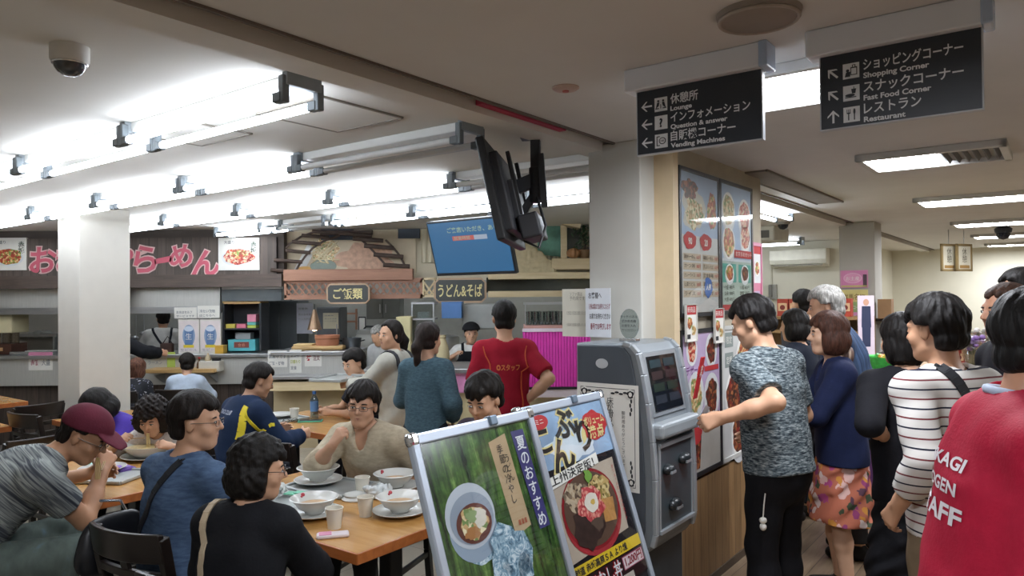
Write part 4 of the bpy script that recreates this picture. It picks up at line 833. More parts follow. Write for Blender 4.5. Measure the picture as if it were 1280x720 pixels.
def ps2(b, w, h):
    blk = M('#201d22', .25); b.rect(0, 0, w, h, blk, 1); b.rect(0, h * .70, w, h, M('#8fa9c6', .25, 0, .25, 5), 2); b.disc(w * .5, h * .80, w * .3, h * .09, M('#c9d6e0', .25), 3, 24, .3)
    ye = M('#d8c98a', .4); K = M('#1d1712', .4)
    for ch, x, z, s in (('ぶ', .45, .85, .14), ('り', .66, .755, .15), ('ん', .34, .685, .15), ('こ', .16, .80, .12)): b.text(ch, w * x, h * z, s, ye, 4, al='C', bold=.085); b.text(ch, w * x, h * z, s, K, 6, al='C', bold=.03)
    b.disc(w * .17, h * .955, w * .10, h * .04, RED, 7, 20); b.text('ミニ', w * .17, h * .945, .026, PAPER, 8, al='C')
    b.disc(w * .83, h * .865, w * .165, h * .085, RED, 6, 30, .14, 4); b.text('ボリューム', w * .835, h * .875, .04, ye, 8, al='C', bold=.03, w=w * .28); b.text('満点', w * .83, h * .80, .058, ye, 8, al='C', bold=.03)
    b.poly([(w * .06, h * .60), (w * .74, h * .655), (w * .74, h * .715), (w * .06, h * .66)], PAPER, 9); b.text('上州決定版！', w * .12, h * .622, .042, INK, 11, w=w * .56, rot=.075, bold=.015)
    b.poly([(w * .02, h * .215), (w * .90, h * .255), (w * .95, h * .66), (w * .10, h * .64)], M('#b3a595', .35), 3); b.vtext('ボリュームたっぷりの丼です', w * .91, h * .60, .017, RED, 5, step=.0215)
    cx, cz, r = w * .51, h * .44, w * .36; rd = M('#a2343a', .25); b.disc(cx, cz - r * .72, r * .42, r * .2, M('#7a5a52', .35), 4, 24); b.disc(cx, cz - r * .14, r, r * .84, rd, 5, 36); b.disc(cx, cz, r, r * .86, M('#8a262c', .25), 6, 36); b.disc(cx, cz, r * .93, r * .79, M('#5a4438', .3), 7, 36)
    b.disc(cx - r * .42, cz + r * .36, r * .42, r * .3, foodmat('mushroom_print', ('#7a6a58', '#a08c70', '#5c4a3c', '#b5a58c'), 60), 8, 20, .2, 1); b.disc(cx + r * .42, cz + r * .30, r * .38, r * .34, foodmat('sprout_print', ('#b59a62', '#8a7a3e', '#cdb884', '#6a5a30'), 70), 8, 20, .2, 2); b.disc(cx - r * .28, cz - r * .36, r * .52, r * .4, M('#3a2a26', .3, 0, .3, 40), 9, 22, .25, 3); b.disc(cx + .01, cz - r * .3, r * .2, r * .2, M('#57463c', .3), 10, 18, .3)
    b.poly([(cx + r * .35, cz + r * .1), (cx + r * .8, cz + r * .05), (cx + r * .72, cz - r * .45), (cx + r * .3, cz - r * .4)], M('#b5834a', .35, 0, .15, 50), 9); b.disc(cx - r * .02, cz + r * .1, r * .45, r * .36, foodmat('ginger_print', ('#b9454a', '#cf7a6e', '#d99a8a', '#a83a40'), 90), 11, 26, .25, 5); b.disc(cx, cz + r * .12, r * .24, r * .21, M('#ddd6c8', .3), 13, 20, .1); b.disc(cx + r * .04, cz + r * .12, r * .08, r * .06, M('#cfae5a', .3), 14, 14, .2); b.disc(cx + r * .12, cz + r * .68, r * .13, r * .14, M('#6f9a3e', .4), 12, 14, .4, 3)
    b.rect(0, h * .145, w, h * .205, M('#d9b92c', .35, 0, .02), 8); b.text('関越道 赤城高原ＳＡ より線', w * .06, h * .158, .033, INK, 10, w=w * .74, bold=.02)
    b.rect(w * .0, h * .0, w, h * .14, M('#2a1518', .3), 6); b.text('豚もてなし丼', w * .02, h * .052, .07, M('#a2282e', .4), 9, w=w * .64, bold=.06); b.text('豚もてなし丼', w * .02, h * .052, .07, WHITEINK, 11, w=w * .64, bold=.012); b.rect(w * .69, h * .06, w * .985, h * .13, M('#a5536a', .4), 9); b.rect(w * .70, h * .065, w * .975, h * .125, M('#d8c8cc', .4), 10); b.text('1,200円', w * .72, h * .078, .045, M('#8a1f2c', .5), 12, w=w * .24, bold=.02); b.rect(w * .1, h * .0, w * .8, h * .04, M('#b9b0a6', .4), 9)
poster_stand('silver poster stand with green bamboo poster of a cold noodle bowl', -1.58, 1.573, 1.285, .634, ps1, FOREST)
poster_stand('silver poster stand with red rice bowl poster before the ticket machine', -1.68, 2.24, 1.27, .66, ps2, M('#201d22', .4), .86)

# ------------------------------------------------------------------ ceiling objects
dm = thing('dome_camera', 'white ceiling dome camera beside the first lit tube row', 'security camera', (lambda p: (p.x, p.y, CEIL))(at(87, 58, 2.38)))
b = MB(); b.lathe([(.0, -.055), (.052, -.055), (.058, -.045), (.058, 0)], M('#cfccc6', .5), n=28); b.build('housing', dm, 40); b = MB(); b.lathe([(.0, -.098), (.018, -.096), (.034, -.087), (.045, -.072), (.050, -.055)], M('#3c3f42', .12, 0, .02, 9, 0, .6), n=28); b.build('dome', dm, 60); b = MB(); b.tube([(.050 * math.cos(k * .3927), .050 * math.sin(k * .3927), -.057) for k in range(16)], .004, CHROME, 6, closed=True); b.build('trim_ring', dm, 50)
sp = thing('ceiling_speaker', 'round grey ceiling speaker above the direction signs', 'speaker', (lambda p: (p.x, p.y, CEIL))(at(948, 4, 2.15)))
b = MB(); b.lathe([(0, -.022), (.105, -.022), (.118, -.014), (.122, 0)], M('#8f867d', .6), n=36); b.build('grille', sp, 40); b = MB(); b.tube([(.112 * math.cos(k * .2618), .112 * math.sin(k * .2618), -.02) for k in range(24)], .006, M('#a69c92', .5), 6, closed=True); b.build('rim', sp, 50)
sd = thing('smoke_detector', 'small round smoke detector on the ceiling left of the signs', 'smoke detector', (lambda p: (p.x, p.y, CEIL))(at(707, 106, 2.9)))
sd['label'] = 'small round smoke detector on the ceiling between soffit and signs'
b = MB(); b.lathe([(0, -.014), (.03, -.014), (.046, -.010), (.054, -.004), (.054, 0)], M('#b9a195', .5), n=24); b.build('housing', sd, 40); b = MB(); b.lathe([(0, -.019), (.012, -.019), (.014, -.014)], M('#a8524a', .5), n=16); b.build('sensor', sd, 40)
for i, (px, py, y, s) in enumerate(((230, 172, 3.6, .45), (413, 137, 3.3, .45))):
    t = thing('ceiling_hatch', ('square access hatch in the ceiling between first and second tube rows', 'square access hatch in the ceiling beside the unlit tube of second row')[i], 'hatch', (lambda p: (p.x, p.y, CEIL))(at(px, py, y)), ROOM)
    b = MB(); b.box((0, 0, -.003), (s, s, .006), CEILM); b.build('panel', t); b = MB(); f = M('#8d877d', .7)
    for q in (-1, 1): b.box((q * s / 2, 0, -.004), (.012, s + .012, .009), f); b.box((0, q * s / 2, -.004), (s + .012, .012, .009), f)
    b.build('frame', t)
gp = thing('ceiling_panel', 'dark grey flush ceiling panel over the menu boards', 'ceiling panel', rm(-1.66, 5.95, CEIL), ROOM); b = MB(); b.box((0, 0, -.006), (.22, 2.1, .012), M('#857e76', .8)); b.build('panel', gp); b = MB()
for x in (-.11, .11): b.box((x, 0, -.008), (.015, 2.12, .016), M('#6f6861', .7))
b.build('edge_trim', gp)

# ------------------------------------------------------------------ hanging televisions
BLUESCR = emit('screen_blue', '#1f6fa6', 0.42, 0.02)
def television(label, loc, rz, tilt, w, h, pole_xy, with_text):
    t = thing('ceiling_tv', label, 'television', loc, rz); R = TR((0, 0, 0), 0, tilt)
    b = MB(R); b.box((0, .02, 0), (w, .04, h), BLACKP); b.box((0, .055, -.01), (w * .8, .05, h * .78), DARKP); b.box((0, .09, -.04), (w * .45, .04, h * .4), DARKP); b.build('cabinet', t, None, .008)
    b = MB(R); b.rect(-w / 2 + .018, -h / 2 + .028, w / 2 - .018, h / 2 - .018, BLUESCR, 2); b.build('display', t)
    if with_text:
        b = MB(R); wt = emit('caption_white', '#9fb6a0', .5, .02); b.text('ご来店いただき、あり', -w * .24, h * .28, .045, wt, 4, w=w * .62, bold=.02); b.rect(-w * .19, h * .13, w * .08, h * .21, emit('caption_red', '#c25a50', .5, .02), 4); b.rect(w * .08, h * .13, w * .24, h * .21, emit('caption_pale', '#a9b6c8', .5, .02), 4); b.text('営業時間', -w * .17, h * .145, .03, wt, 5, w=w * .2); b.build('caption', t)
    b = MB(); zc = CEIL - loc[2]; pv = Vector((pole_xy[0], pole_xy[1], 0)); b.box((pv.x, pv.y, (zc + .02) / 2 + .05), (.05, .05, zc - .1), DARKP); b.box((pv.x, pv.y, zc - .01), (.16, .16, .02), DARKP); b.build('pole', t, None, .004)
    b = MB(); q = R @ Vector((0, .10, .04)); b.bar(q, (pv.x, pv.y, .10), .05, .07, DARKP); q2 = R @ Vector((0, .10, -.10)); b.bar(q2, (pv.x, pv.y - .01, .02), .04, .04, DARKP); b.cyl((pv.x, pv.y, -.02), (pv.x, pv.y, .16), .035, DARKP); b.build('bracket', t, None, .004)
    
    for x in (-w * .2, w * .2): b = MB(R); b.box((x, .112, 0), (.035, .02, h * .8), BLACKP); b.build('mounting_rail', t, None, .003)
    return t
p = at(587, 309, 6.3); television('blue screened television hanging over the noodle counter', tuple(p), ROOM, rad(17), .90, .50, (0.0, .30), True)
p = at(624, 250, 3.75); tv2 = television('television seen edge-on from behind, hanging close to the soffit', tuple(p), rad(-98), rad(12), .80, .49, (0.0, .19), False)
b = MB(); b.bar((.05, .24, -.05), (.05, .22, .22), .03, .03, BLACKP); b.build('strut', tv2); b = MB(); b.tube([(.1, .14, -.22), (.16, .22, -.26), (.12, .25, -.15), (.05, .2, .0)], .007, BLACKP); b.build('cable', tv2, 50); b = MB(TR((0, 0, 0), 0, rad(13))); b.box((.05, .14, -.19), (.34, .10, .12), DARKP); b.build('connector_box', tv2, None, .01)
# ------------------------------------------------------------------ food counters along the kitchen
def kbox(b, u0, v0, u1, v1, y, th, m):
    """box whose front face, seen in the hall at depth y, spans these sight lines; it extends th behind"""
    p, q = at(u0, v0, y), at(u1, v1, y); b.box(((p.x + q.x) / 2, y + th / 2, (p.z + q.z) / 2), (abs(q.x - p.x), th, abs(p.z - q.z)), m); return b
def kx(u, y=YK): return at(u, 371, y).x
def zk(v, y=YK): return at(640, v, y).z
PLANKV = wood('dark_sign_planks', '#4f453f', '#6a5e55', (9, 9, .6), 2.5, .7, 0, (0, .10)); DARKWOOD = wood('dark_beam', '#463a33', '#5c4e45', (1, 9, 9), 3, .6); COUNTERWOOD = wood('counter_ledge_wood', '#b08a52', '#cbaa74', (1, 9, 9), 3, .45); REDWOOD = wood('lattice_wood', '#8f6650', '#a87c64', (1, 9, 9), 3, .6)
CREAMWOOD = wood('cream_wood', '#cdb88f', '#dcc9a2', (1, 8, 8), 3, .6); PINKLET = M('#c75a6c', .6); PINKPALE = M('#dbb9b4', .7)
t = thing('shop_sign', 'dark plank sign with pink brush lettering over the ramen counter', 'sign', (kx(-70), YK + .05, 0)); W0 = kx(345) - kx(-70)
b = MB(); b.box((W0 / 2, 0, (zk(346) + zk(293)) / 2), (W0, .05, zk(293) - zk(346)), PLANKV); b.build('board', t)
b = MB(TR((0, -.027, 0)))
for ch, u, v, s in (('お', 52, 320, 36), ('ぎ', 84, 320, 34), ('の', 116, 320, 33), ('や', 149, 317, 34), ('ら', 180, 320, 38), ('ー', 203, 324, 17), ('め', 225, 316, 32), ('ん', 256, 325, 36)):
    h = s * .90 * YK / FPX; x = kx(u) - kx(-70); z = zk(v) - h * .42
    if ch == 'ー': b.poly([(x - .10, z + .04), (x + .10, z + .07), (x + .10, z + .14), (x - .10, z + .10)], PINKLET, 8); continue
    b.text(ch, x, z, h, PINKPALE, 3, al='C', bold=.065, slant=.06); b.text(ch, x, z, h, PINKLET, 8, al='C', bold=.025, slant=.06)
b.build('lettering', t)
struct(kbox(MB(), -70, 346, 352, 358, YK - .02, .12, DARKWOOD).build('trim_7'))
def photo_panel(label, u0, v0, u1, v1, y, seed, name='food_photo'):
    p, q = at(u0, v1, y), at(u1, v0, y); w, h = q.x - p.x, q.z - p.z; t = thing(name, label, 'photo panel', (p.x, y, p.z)); b = MB(); b.box((w / 2, .015, h / 2), (w, .03, h), PAPER); b.build('panel', t)
    b = MB(); b.disc(w * .5, h * .38, w * .42, h * .26, PLATEP, 2, 28); b.disc(w * .5, h * .42, w * .38, h * .24, FOOD[seed], 3, 28, .12, seed); b.disc(w * .5, h * .5, w * .2, h * .13, FOOD[0], 4, 20, .25, 3); b.text('大盛り', w * .14, h * .82, h * .1, INK, 3); b.vtext('赤城', w * .86, h * .72, h * .17, M('#3a4a38', .7), 4, bold=.02); b.build('print', t)
photo_panel('square noodle photo beside the lettering, at the rice counter end', 273, 297, 324, 338, YK + .01, 3); photo_panel('square fried food photo at the far left end of the plank sign', -12, 297, 33, 338, YK + .01, 0)
# steel hoods
t = thing('range_hood', 'long stainless hood hanging over the ramen counter', 'hood'); b = kbox(MB(), -70, 358, 275, 390, YK + .12, .5, STEELW); b.build('canopy', t, None, .006); kbox(MB(), -70, 386, 275, 391, YK + .09, .05, STEEL).build('rim', t)
t = thing('glass_hood', 'dark glass fronted hood above the coloured box rack', 'hood'); kbox(MB(), 277, 359, 352, 376, YK + .14, .4, M('#6c7376', .2, .3)).build('canopy', t); kbox(MB(), 277, 357, 352, 361, YK + .1, .05, STEEL).build('rim', t)
# counters
def counter(label, u0, u1, y, ztop, zmid, depth, front, base, name='food_counter'):
    t = thing(name, label, 'counter'); x0, x1 = kx(u0, y), kx(u1, y); c = (x0 + x1) / 2; w = x1 - x0
    b = MB(); b.box((c, y + depth / 2 - .02, ztop - .02), (w, depth + .04, .04), STEEL); b.build('worktop', t, None, .006)
    b = MB(); b.box((c, y + .02, (ztop + zmid) / 2 - .02), (w, .04, ztop - zmid - .04), front); b.build('front_panel', t, None, .004)
    b = MB(); b.box((c, y + .06 + (depth - .08) / 2, zmid / 2), (w, depth - .08, zmid), base); b.build('base', t); return t
PL = BROWNWALL
cr = counter('stainless ramen counter with dark plank base behind the square pillar', -70, 338, YK, zk(439), zk(477), .7, STEELW, PL)
cg = counter('stainless rice counter with white notices, above a pale wooden shelf', 339, 446, YK - .3, zk(437, YK - .3), zk(466, YK - .3), .7, STEELW, M('#b9a886', .6))
b = MB(); x0, x1 = kx(340, YK - .3), kx(446, YK - .3); b.box(((x0 + x1) / 2, YK - .42, zk(468, YK - .4)), (x1 - x0, .26, .035), STEEL); b.box(((x0 + x1) / 2, YK - .40, zk(479, YK - .4)), (x1 - x0, .22, .10), CREAMWOOD); t = b.build('counter_shelf', None, None, .004); tag(t, 'pale wooden shelf with steel top below the rice counter notices', 'shelf')
yl = YK - .27
t = thing('counter_ledge', 'wooden eating ledge in front of the ramen counter by the boy', 'ledge'); kbox(MB(), 180, 462, 268, 466, yl, .27, COUNTERWOOD).build('shelf', t, None, .004)
for u in (190, 258): b = MB(); x = kx(u, yl); b.prism([(x, yl + .04, zk(466, yl)), (x, yl + .27, zk(466, yl)), (x, yl + .27, zk(478, yl))], (.02, 0, 0), STEEL); b.build('bracket', t)
# noodle counter, nearer
YN = 6.9
cn = counter('noodle counter with stainless top and pink front where people queue', 452, 780, YN, 1.03, .80, .75, M('#d08ab4', .5, 0, .1, 14), M('#c9bb92', .6))
b = MB(); b.box((kx(590, YN), YN - .01, 1.0), (kx(648, YN) - kx(530, YN), .015, .05), M('#dca9c4', .5)); o = b.build('front_label', cn)
# papers on counter fronts
def paper(label, u0, v0, u1, v1, y, lines, col=PAPER, band=None, group=None, name='notice_sheet', rz=0):
    p, q = at(u0, v1, y), at(u1, v0, y); w, h = q.x - p.x, q.z - p.z; t = thing(name, label, 'notice', (p.x, y - .004, p.z), rz, group); b = MB(); b.box((w / 2, .002, h / 2), (w, .004, h), col); b.build('paper', t); b = MB(TR((0, -.001, 0)))
    if band: b.rect(0, h * .8, w, h, band, 1)
    for (s, x, z, hh, ww, c) in lines: b.text(s, w * x, h * z, h * hh, c, 2, w=w * ww if ww else None, bold=.02)
    if b.v: b.build('lettering', t)
    return t
yc = YK - .302
paper('white notice with grey writing pinned first along the rice counter', 335, 438, 359, 459, yc, (('営業中です', .05, .55, .25, .9, GREYP), ('ご飯・丼物', .05, .15, .2, .8, GREYP)))
paper('tall narrow notice in green ink in the middle of the rice counter', 362, 437, 377, 466, yc, (('本日の', .1, .7, .15, .7, GREYP), ('日替わり', .1, .42, .15, .8, M('#a7ad4a', .7)), ('定食', .1, .15, .15, .5, GREYP)))
paper('white notice with red stamp marks nearest the wooden tub', 381, 438, 402, 458, yc, (('丼', .1, .4, .35, .3, RED), ('注文', .5, .4, .3, .4, M('#7a4a4a', .7))))
paper('white notice with pink header on the steel counter left of pillar', 36, 440, 66, 463, YK - .002, (('赤飯', .1, .3, .3, .3, M('#a05060', .7)), ('大盛', .55, .3, .3, .35, GREYP)), band=M('#cf86a4', .6))
paper('pink edged price strip on the ramen counter right of the pillar', 183, 437, 208, 463, YK - .002, (('ラーメン', .1, .3, .2, .7, GREYP),), col=M('#bdb8ac', .7), band=M('#c98aa4', .6))
paper('lime green strip beside the seated boy on the ramen counter', 209, 440, 219, 463, YK - .003, (), col=M('#a9bf5a', .6))
# things on and behind the ramen counter
zr = zk(439); zg = zk(437, YK - .3)
def on_counter(u, y, z=None): return (kx(u, y), y, zr if z is None else z)
t = thing('food_warmer', 'cream shaded food warmer with brown base on the steel counter', 'food warmer', on_counter(6, YK + .3)); b = MB(); b.box((0, 0, .065), (.36, .3, .13), M('#4a2c20', .5)); b.build('base', t, None, .01); b = MB(); b.box((0, -.152, .065), (.16, .004, .04), M('#c9a070', .5)); b.build('badge', t); b = MB(); b.prism([(-.2, -.17, .26), (.2, -.17, .26), (.17, -.13, .50), (-.17, -.13, .50)], (0, .32, 0), M('#c9bf9a', .5)); b.build('shade', t, None, .01); b = MB(); b.box((-.02, 0, .525), (.30, .24, .04), M('#dcdcd8', .4)); b.build('lid', t, None, .01)
b = MB()
for x in (-.1, .03, .12): b.cyl((x, 0, .13), (x, 0, .26), .05, glass('lamp_glass', '#d8cfc0', .1, .6), n=14)
b.build('glass_jar', t, 40)
t = thing('steel_tray', 'row of stainless trays lying on the counter left of pillar', 'tray', on_counter(48, YK + .25)); 
t['label'] = 'flat stainless tray lying on the counter left of the pillar'; b = MB(); b.box((0, 0, .01), (.5, .3, .02), STEEL); b.box((0, -.14, .025), (.5, .02, .03), CHROME); b.build('tray', t, None, .005); b = MB(); b.box((0, .05, .03), (.3, .15, .02), M('#d8d8d4', .3)); b.build('lid', t, None, .005)
def beer(label, u0, u1):
    y = YK + .10; p, q = at(u0, 439, y), at(u1, 399, y); w, h = q.x - p.x, q.z - zr; t = thing('drink_poster', label, 'poster', (p.x, y, zr)); b = MB(); b.box((w / 2, .01, h / 2), (w, .02, h), M('#d9d4cc', .6)); b.build('board', t); b = MB(); b.rect(w * .05, h * .06, w * .95, h * .95, M('#e0d6d4', .6), 1); b.disc(w * .5, h * .52, w * .30, h * .32, M('#8aa0bd', .5), 2, 20); b.poly([(w * .32, h * .22), (w * .68, h * .22), (w * .72, h * .7), (w * .28, h * .7)], M('#5c7ba6', .5), 3); b.disc(w * .5, h * .72, w * .22, h * .08, M('#c9d4e2', .5), 4, 16); b.rect(w * .25, h * .17, w * .75, h * .25, M('#d9c23a', .5), 5); b.text('生ビール', w * .1, h * .07, h * .08, GREYP, 4, w=w * .8); b.text('生', w * .5, h * .42, h * .18, PAPER, 6, al='C'); b.build('print', t)
beer('blue glass drink poster on the counter, left of its twin', 223, 249); beer('blue glass drink poster on the counter, beside the black rack', 250, 276)
paper('white header notice above the first drink poster', 218, 384, 246, 398, YK + .09, (('お水はセルフ', .1, .45, .25, .7, GREYP), ('サービスです', .1, .12, .2, .8, GREYP))); paper('white header notice above the second drink poster, beside the rack', 247, 382, 274.5, 397.5, YK + .09, (('冷たい飲物', .1, .45, .25, .7, GREYP), ('はこちらへ', .1, .12, .2, .7, GREYP)))
t = thing('poster_rail', 'thin rail standing behind the drink posters that carries the header notices', 'rail'); b = kbox(MB(), 232, 380, 234, 439, YK + .125, .02, STEEL); b.build('post', t); b = kbox(MB(), 262, 380, 264, 439, YK + .125, .02, STEEL); b.build('post', t)
t = thing('wooden_box', 'yellow wooden box on the counter beside the drink posters', 'box', on_counter(276, YK + .09)); b = MB(); b.box((0, 0, .045), (.10, .12, .09), M('#cfa23c', .6)); b.build('box', t, None, .004); b = MB(); b.box((0, 0, .093), (.105, .125, .006), M('#dcb65a', .6)); b.build('lid', t)
rk = thing('box_rack', 'black open rack on the counter holding coloured boxes', 'rack'); BK = M('#23262b', .5); yk_ = YK + .16
kbox(MB(), 279, 377, 325, 379.5, yk_, .3, COUNTERWOOD).build('top_shelf', rk)
kbox(MB(), 279, 410.5, 325, 412, yk_, .3, BK).build('shelf', rk)
for u in (278, 324): kbox(MB(), u, 379, u + 2.5, 439, yk_, .3, BK).build('side_panel', rk)
kbox(MB(), 280, 379, 325, 439, yk_ + .3, .02, BK).build('back_panel', rk)
def kitem(name, label, cat, u0, v0, u1, v1, y, th, m, group=None, lid=None):
    p, q = at(u0, v1, y), at(u1, v0, y); t = thing(name, label, cat, ((p.x + q.x) / 2, y + th / 2, p.z), 0, group); w, h = q.x - p.x, q.z - p.z; b = MB(); b.box((0, 0, h * .46), (w, th, h * .92), m); b.build('body', t, None, .004); b = MB(); b.box((0, 0, h * .96), (w * 1.02, th * 1.02, h * .08), lid or m); b.build('lid', t, None, .002); return t
kitem('small_box', 'yellow box on the black rack shelf', 'box', 282, 405, 293.5, 410.4, yk_ + .05, .12, M('#d5c65a', .6)); kitem('small_box', 'pink box on the black rack shelf', 'box', 295.5, 405, 307, 410.4, yk_ + .05, .12, M('#d5788c', .6))
for i, (v0, v1, c, n_) in enumerate(((406.5, 410.4, '#b8c95a', 'lime box lowest in the stack on the rack'), (402.5, 406.4, '#63b0a8', 'teal box in the middle of the stack on the rack'), (393, 402.4, '#d98aa0', 'rose box topmost of the stack on the rack'))): kitem('small_box', n_, 'box', 309, v0, 320, v1, yk_ + .05, .12, M(c, .6))
kitem('label_box', 'grey label printer box standing on the turquoise box', 'printer', 294, 416, 313, 424.3, yk_ + .06, .12, M('#8d8f90', .5)); tq = kitem('cash_box', 'turquoise box with red label on the counter under the rack', 'box', 285, 424.5, 319, 439, yk_ + .02, .22, M('#58b3bd', .5)); b = MB(TR((0, -.112, .02))); b.rect(-.09, .02, .09, .09, M('#7a3f38', .6), 2); b.text('食券', 0, .035, .04, M('#c98a70', .6), 4, al='C'); b.build('front_label', tq)
for i, (u, w, r) in enumerate(((283, 4, .3), (287, 4, -.25), (296, 10, 0), (305, 8, 0), (315, 9, 0))):
    y = yk_ + .1; z = zk(377, y); t = thing('yellow_packet', ('tilted yellow packet at the end of the rack top', 'yellow packet leaning the other way on the rack top', 'flat yellow packet third along the rack top', 'flat yellow packet fourth along the rack top', 'flat yellow packet last along the rack top')[i], 'packet', (kx(u, y), y, z + (.055 if r else .025)), rot=(0, r, 0)); b = MB(); b.box((0, 0, 0), (w * .0094, .12, .11 if r else .05), M('#cfb25e', .6)); b.build('wrapper', t, None, .008); b = MB(); b.box((0, -.061, 0), (w * .006, .002, .02), M('#a8572f', .6)); b.build('front_label', t)
t = thing('condiment_caddy', 'white condiment caddy on the ledge beside the seated boy', 'caddy', (kx(258, yl), yl + .13, zk(462, yl))); b = MB(); b.box((0, 0, .06), (.24, .14, .12), M('#c9c4b8', .5)); b.build('tray', t, None, .008); b = MB(); b.lathe([(.03, .12), (.035, .15), (.012, .19), (.01, .21)], M('#b8a888', .4), (.0 - .04, 0, 0)); b.build('shaker', t, 40); b = MB(); b.box((.06, 0, .135), (.08, .06, .03), BLACKP); b.build('holder', t)
for i, (u, c, n_) in enumerate(((247, '#6a5038', 'brown sauce bottle on the ledge beside the seated boy'), (250, '#c98f2c', 'amber sauce bottle on the ledge beside the white caddy'))): b = MB(); b.lathe([(.028, 0), (.028, .09), (.012, .125), (.012, .15)], M(c, .25), n=14); t = thing('sauce_bottle', n_, 'bottle', (kx(u + (-3 if not i else 1), yl), yl + .1 + .06 * i, zk(462, yl))); b.build('bottle', t, 40); b = MB(); b.cyl((0, 0, .15), (0, 0, .165), .014, RED, n=12); b.build('cap', t)
# rice counter goods
yg = YK + .0
t = thing('wooden_board', 'round edged wooden board on the rice counter under the tub', 'board', (kx(400, yg), yg, zg)); b = MB(); b.box((0, 0, .025), (.6, .3, .05), COUNTERWOOD); b.build('board', t, None, .02); b = MB(); b.box((-.18, 0, .06), (.22, .2, .02), M('#d9bf8c', .5)); b.build('paddle', t, None, .006)
t = thing('rice_tub', 'copper coloured round rice tub standing on the wooden board', 'tub', (kx(409, yg), yg, zg + .05)); b = MB(); b.lathe([(.13, 0), (.145, .12), (.135, .12), (.12, .02)], M('#b5795c', .5), n=28); b.build('tub', t, 40); b = MB(); b.tube([(.142 * math.cos(k * .2618), .142 * math.sin(k * .2618), .08) for k in range(24)], .006, M('#8a5a3c', .4, .4), 6, closed=True); b.build('hoop', t, 50)
t = thing('steel_pot', 'dark steel pot beside the rice tub', 'pot', (kx(437, yg), yg + .1, zg)); b = MB(); b.lathe([(.10, 0), (.11, .10), (.115, .13), (.105, .13), (.095, .02)], M('#5c6063', .3, .7), n=24); b.build('body', t, 40)
for s in (-1, 1): b = MB(); b.tube([(s * .11, -.03, .09), (s * .15, -.02, .10), (s * .15, .02, .10), (s * .11, .03, .09)], .007, BLACKP, 6); b.build('handle', t, 40)
t = thing('heat_lamp', 'copper cone heat lamp hanging over the rice tub', 'lamp', (kx(393, yg + .1), yg + .1, zk(410, yg + .1))); b = MB(); b.lathe([(.085, 0), (.03, .2), (.02, .24), (.0, .24)], M('#8a7058', .35, .6), n=24); b.build('shade', t, 40); b = MB(); b.tube([(0, 0, .23), (0, 0, zk(378, yg + .1) - zk(410, yg + .1))], .006, BLACKP, 6); b.build('cord', t); b = MB(); b.ell((0, 0, .015), (.035, .035, .03), emit('heat_bulb', '#ffd9a0', 12)); b.build('bulb', t, 60)
for (lb, u0, v0, u1, v1) in (('pale blue hanging roster sheet behind the heat lamp', 371, 379, 391, 417), ('cream memo sheet on the dark cupboard behind the tub', 404, 391, 423, 411)): paper(lb, u0, v0, u1, v1, YK + .9, (('当番表', .1, .8, .06, .6, GREYP), ('月火水木金', .1, .6, .07, .8, GREYP), ('一二三四五', .1, .45, .07, .8, GREYP)), col=M('#b9bcc8', .7) if u0 < 400 else M('#cfc8b0', .7), rz=0)
def cab(label, u0, v0, u1, v1, y, th, m, name='kitchen_cupboard', cat='cupboard', doors=2, hm=STEEL):
    p, q = at(u0, v1, y), at(u1, v0, y); w, h = q.x - p.x, q.z - p.z; t = thing(name, label, cat, (p.x, y, p.z)); b = MB(); b.box((w / 2, th / 2 + .01, h / 2), (w, th, h), m); b.build('carcass', t, None, .004)
    for i in range(doors):
        b = MB(); x0, x1 = w * i / doors + .008, w * (i + 1) / doors - .008; b.box(((x0 + x1) / 2, .0, h / 2), (x1 - x0, .022, h - .02), m); d = b.build('door', t, None, .004); b = MB(); b.box((x1 - .03 if i % 2 == 0 else x0 + .03, -.02, h * .5), (.015, .02, min(.14, h * .4)), hm); b.build('handle', d, None, .003)
    return t
cab('dark cupboard with memo sheet behind the rice tub', 396, 384, 425, 440, YK + .92, .4, M('#5c6064', .4, .3), doors=1); cab('grey steel wall cupboard above the woman in the pale hoodie', 458, 372, 500, 399, YK + 1.0, .35, M('#6d706c', .4, .4)); cab('tall dark refrigerator behind the coloured rack', 328, 376, 372, 520, YK + 1.0, .5, M('#565b5e', .35, .5), 'refrigerator', 'refrigerator', 2)
cab('pale steel refrigerator behind the lady in the black apron', 578, 380, 622, 412, YN + 1.3, .6, M('#a9aca8', .35, .4), 'wall_freezer', 'freezer', 1); cab('cream noodle case standing behind the queue', 496, 396, 514, 560, YN + .9, .4, M('#c2b88c', .5), 'noodle_case', 'case', 1)
t = thing('glass_cabinet', 'glass fronted steel cabinet behind the ponytailed woman', 'cabinet'); y = YN + 1.0
for u in (514, 541): kbox(MB(), u, 378, u + 2, 445, y, .03, STEEL).build('post', t)
for v in (378, 398, 430): kbox(MB(), 514, v, 543, v + 2, y, .35, STEEL).build('shelf', t)
kbox(MB(), 516, 380, 541, 430, y + .01, .006, glass('cabinet_glass', '#d5dcdc', .05, .6)).build('pane', t)
kitem('plate_stack', 'stack of white plates on the top shelf of the glass cabinet', 'plates', 522, 390, 536, 397.8, y + .08, .15, M('#cfd2d0', .3))
t = kitem('blue_crate', 'blue plastic crate on a high shelf behind the noodle counter', 'crate', 552, 377, 577, 398, YN + 1.1, .3, M('#4d76ac', .5)); kbox(MB(), 548, 398, 582, 400, YN + 1.05, .45, STEEL).build('shelf_plate', t)
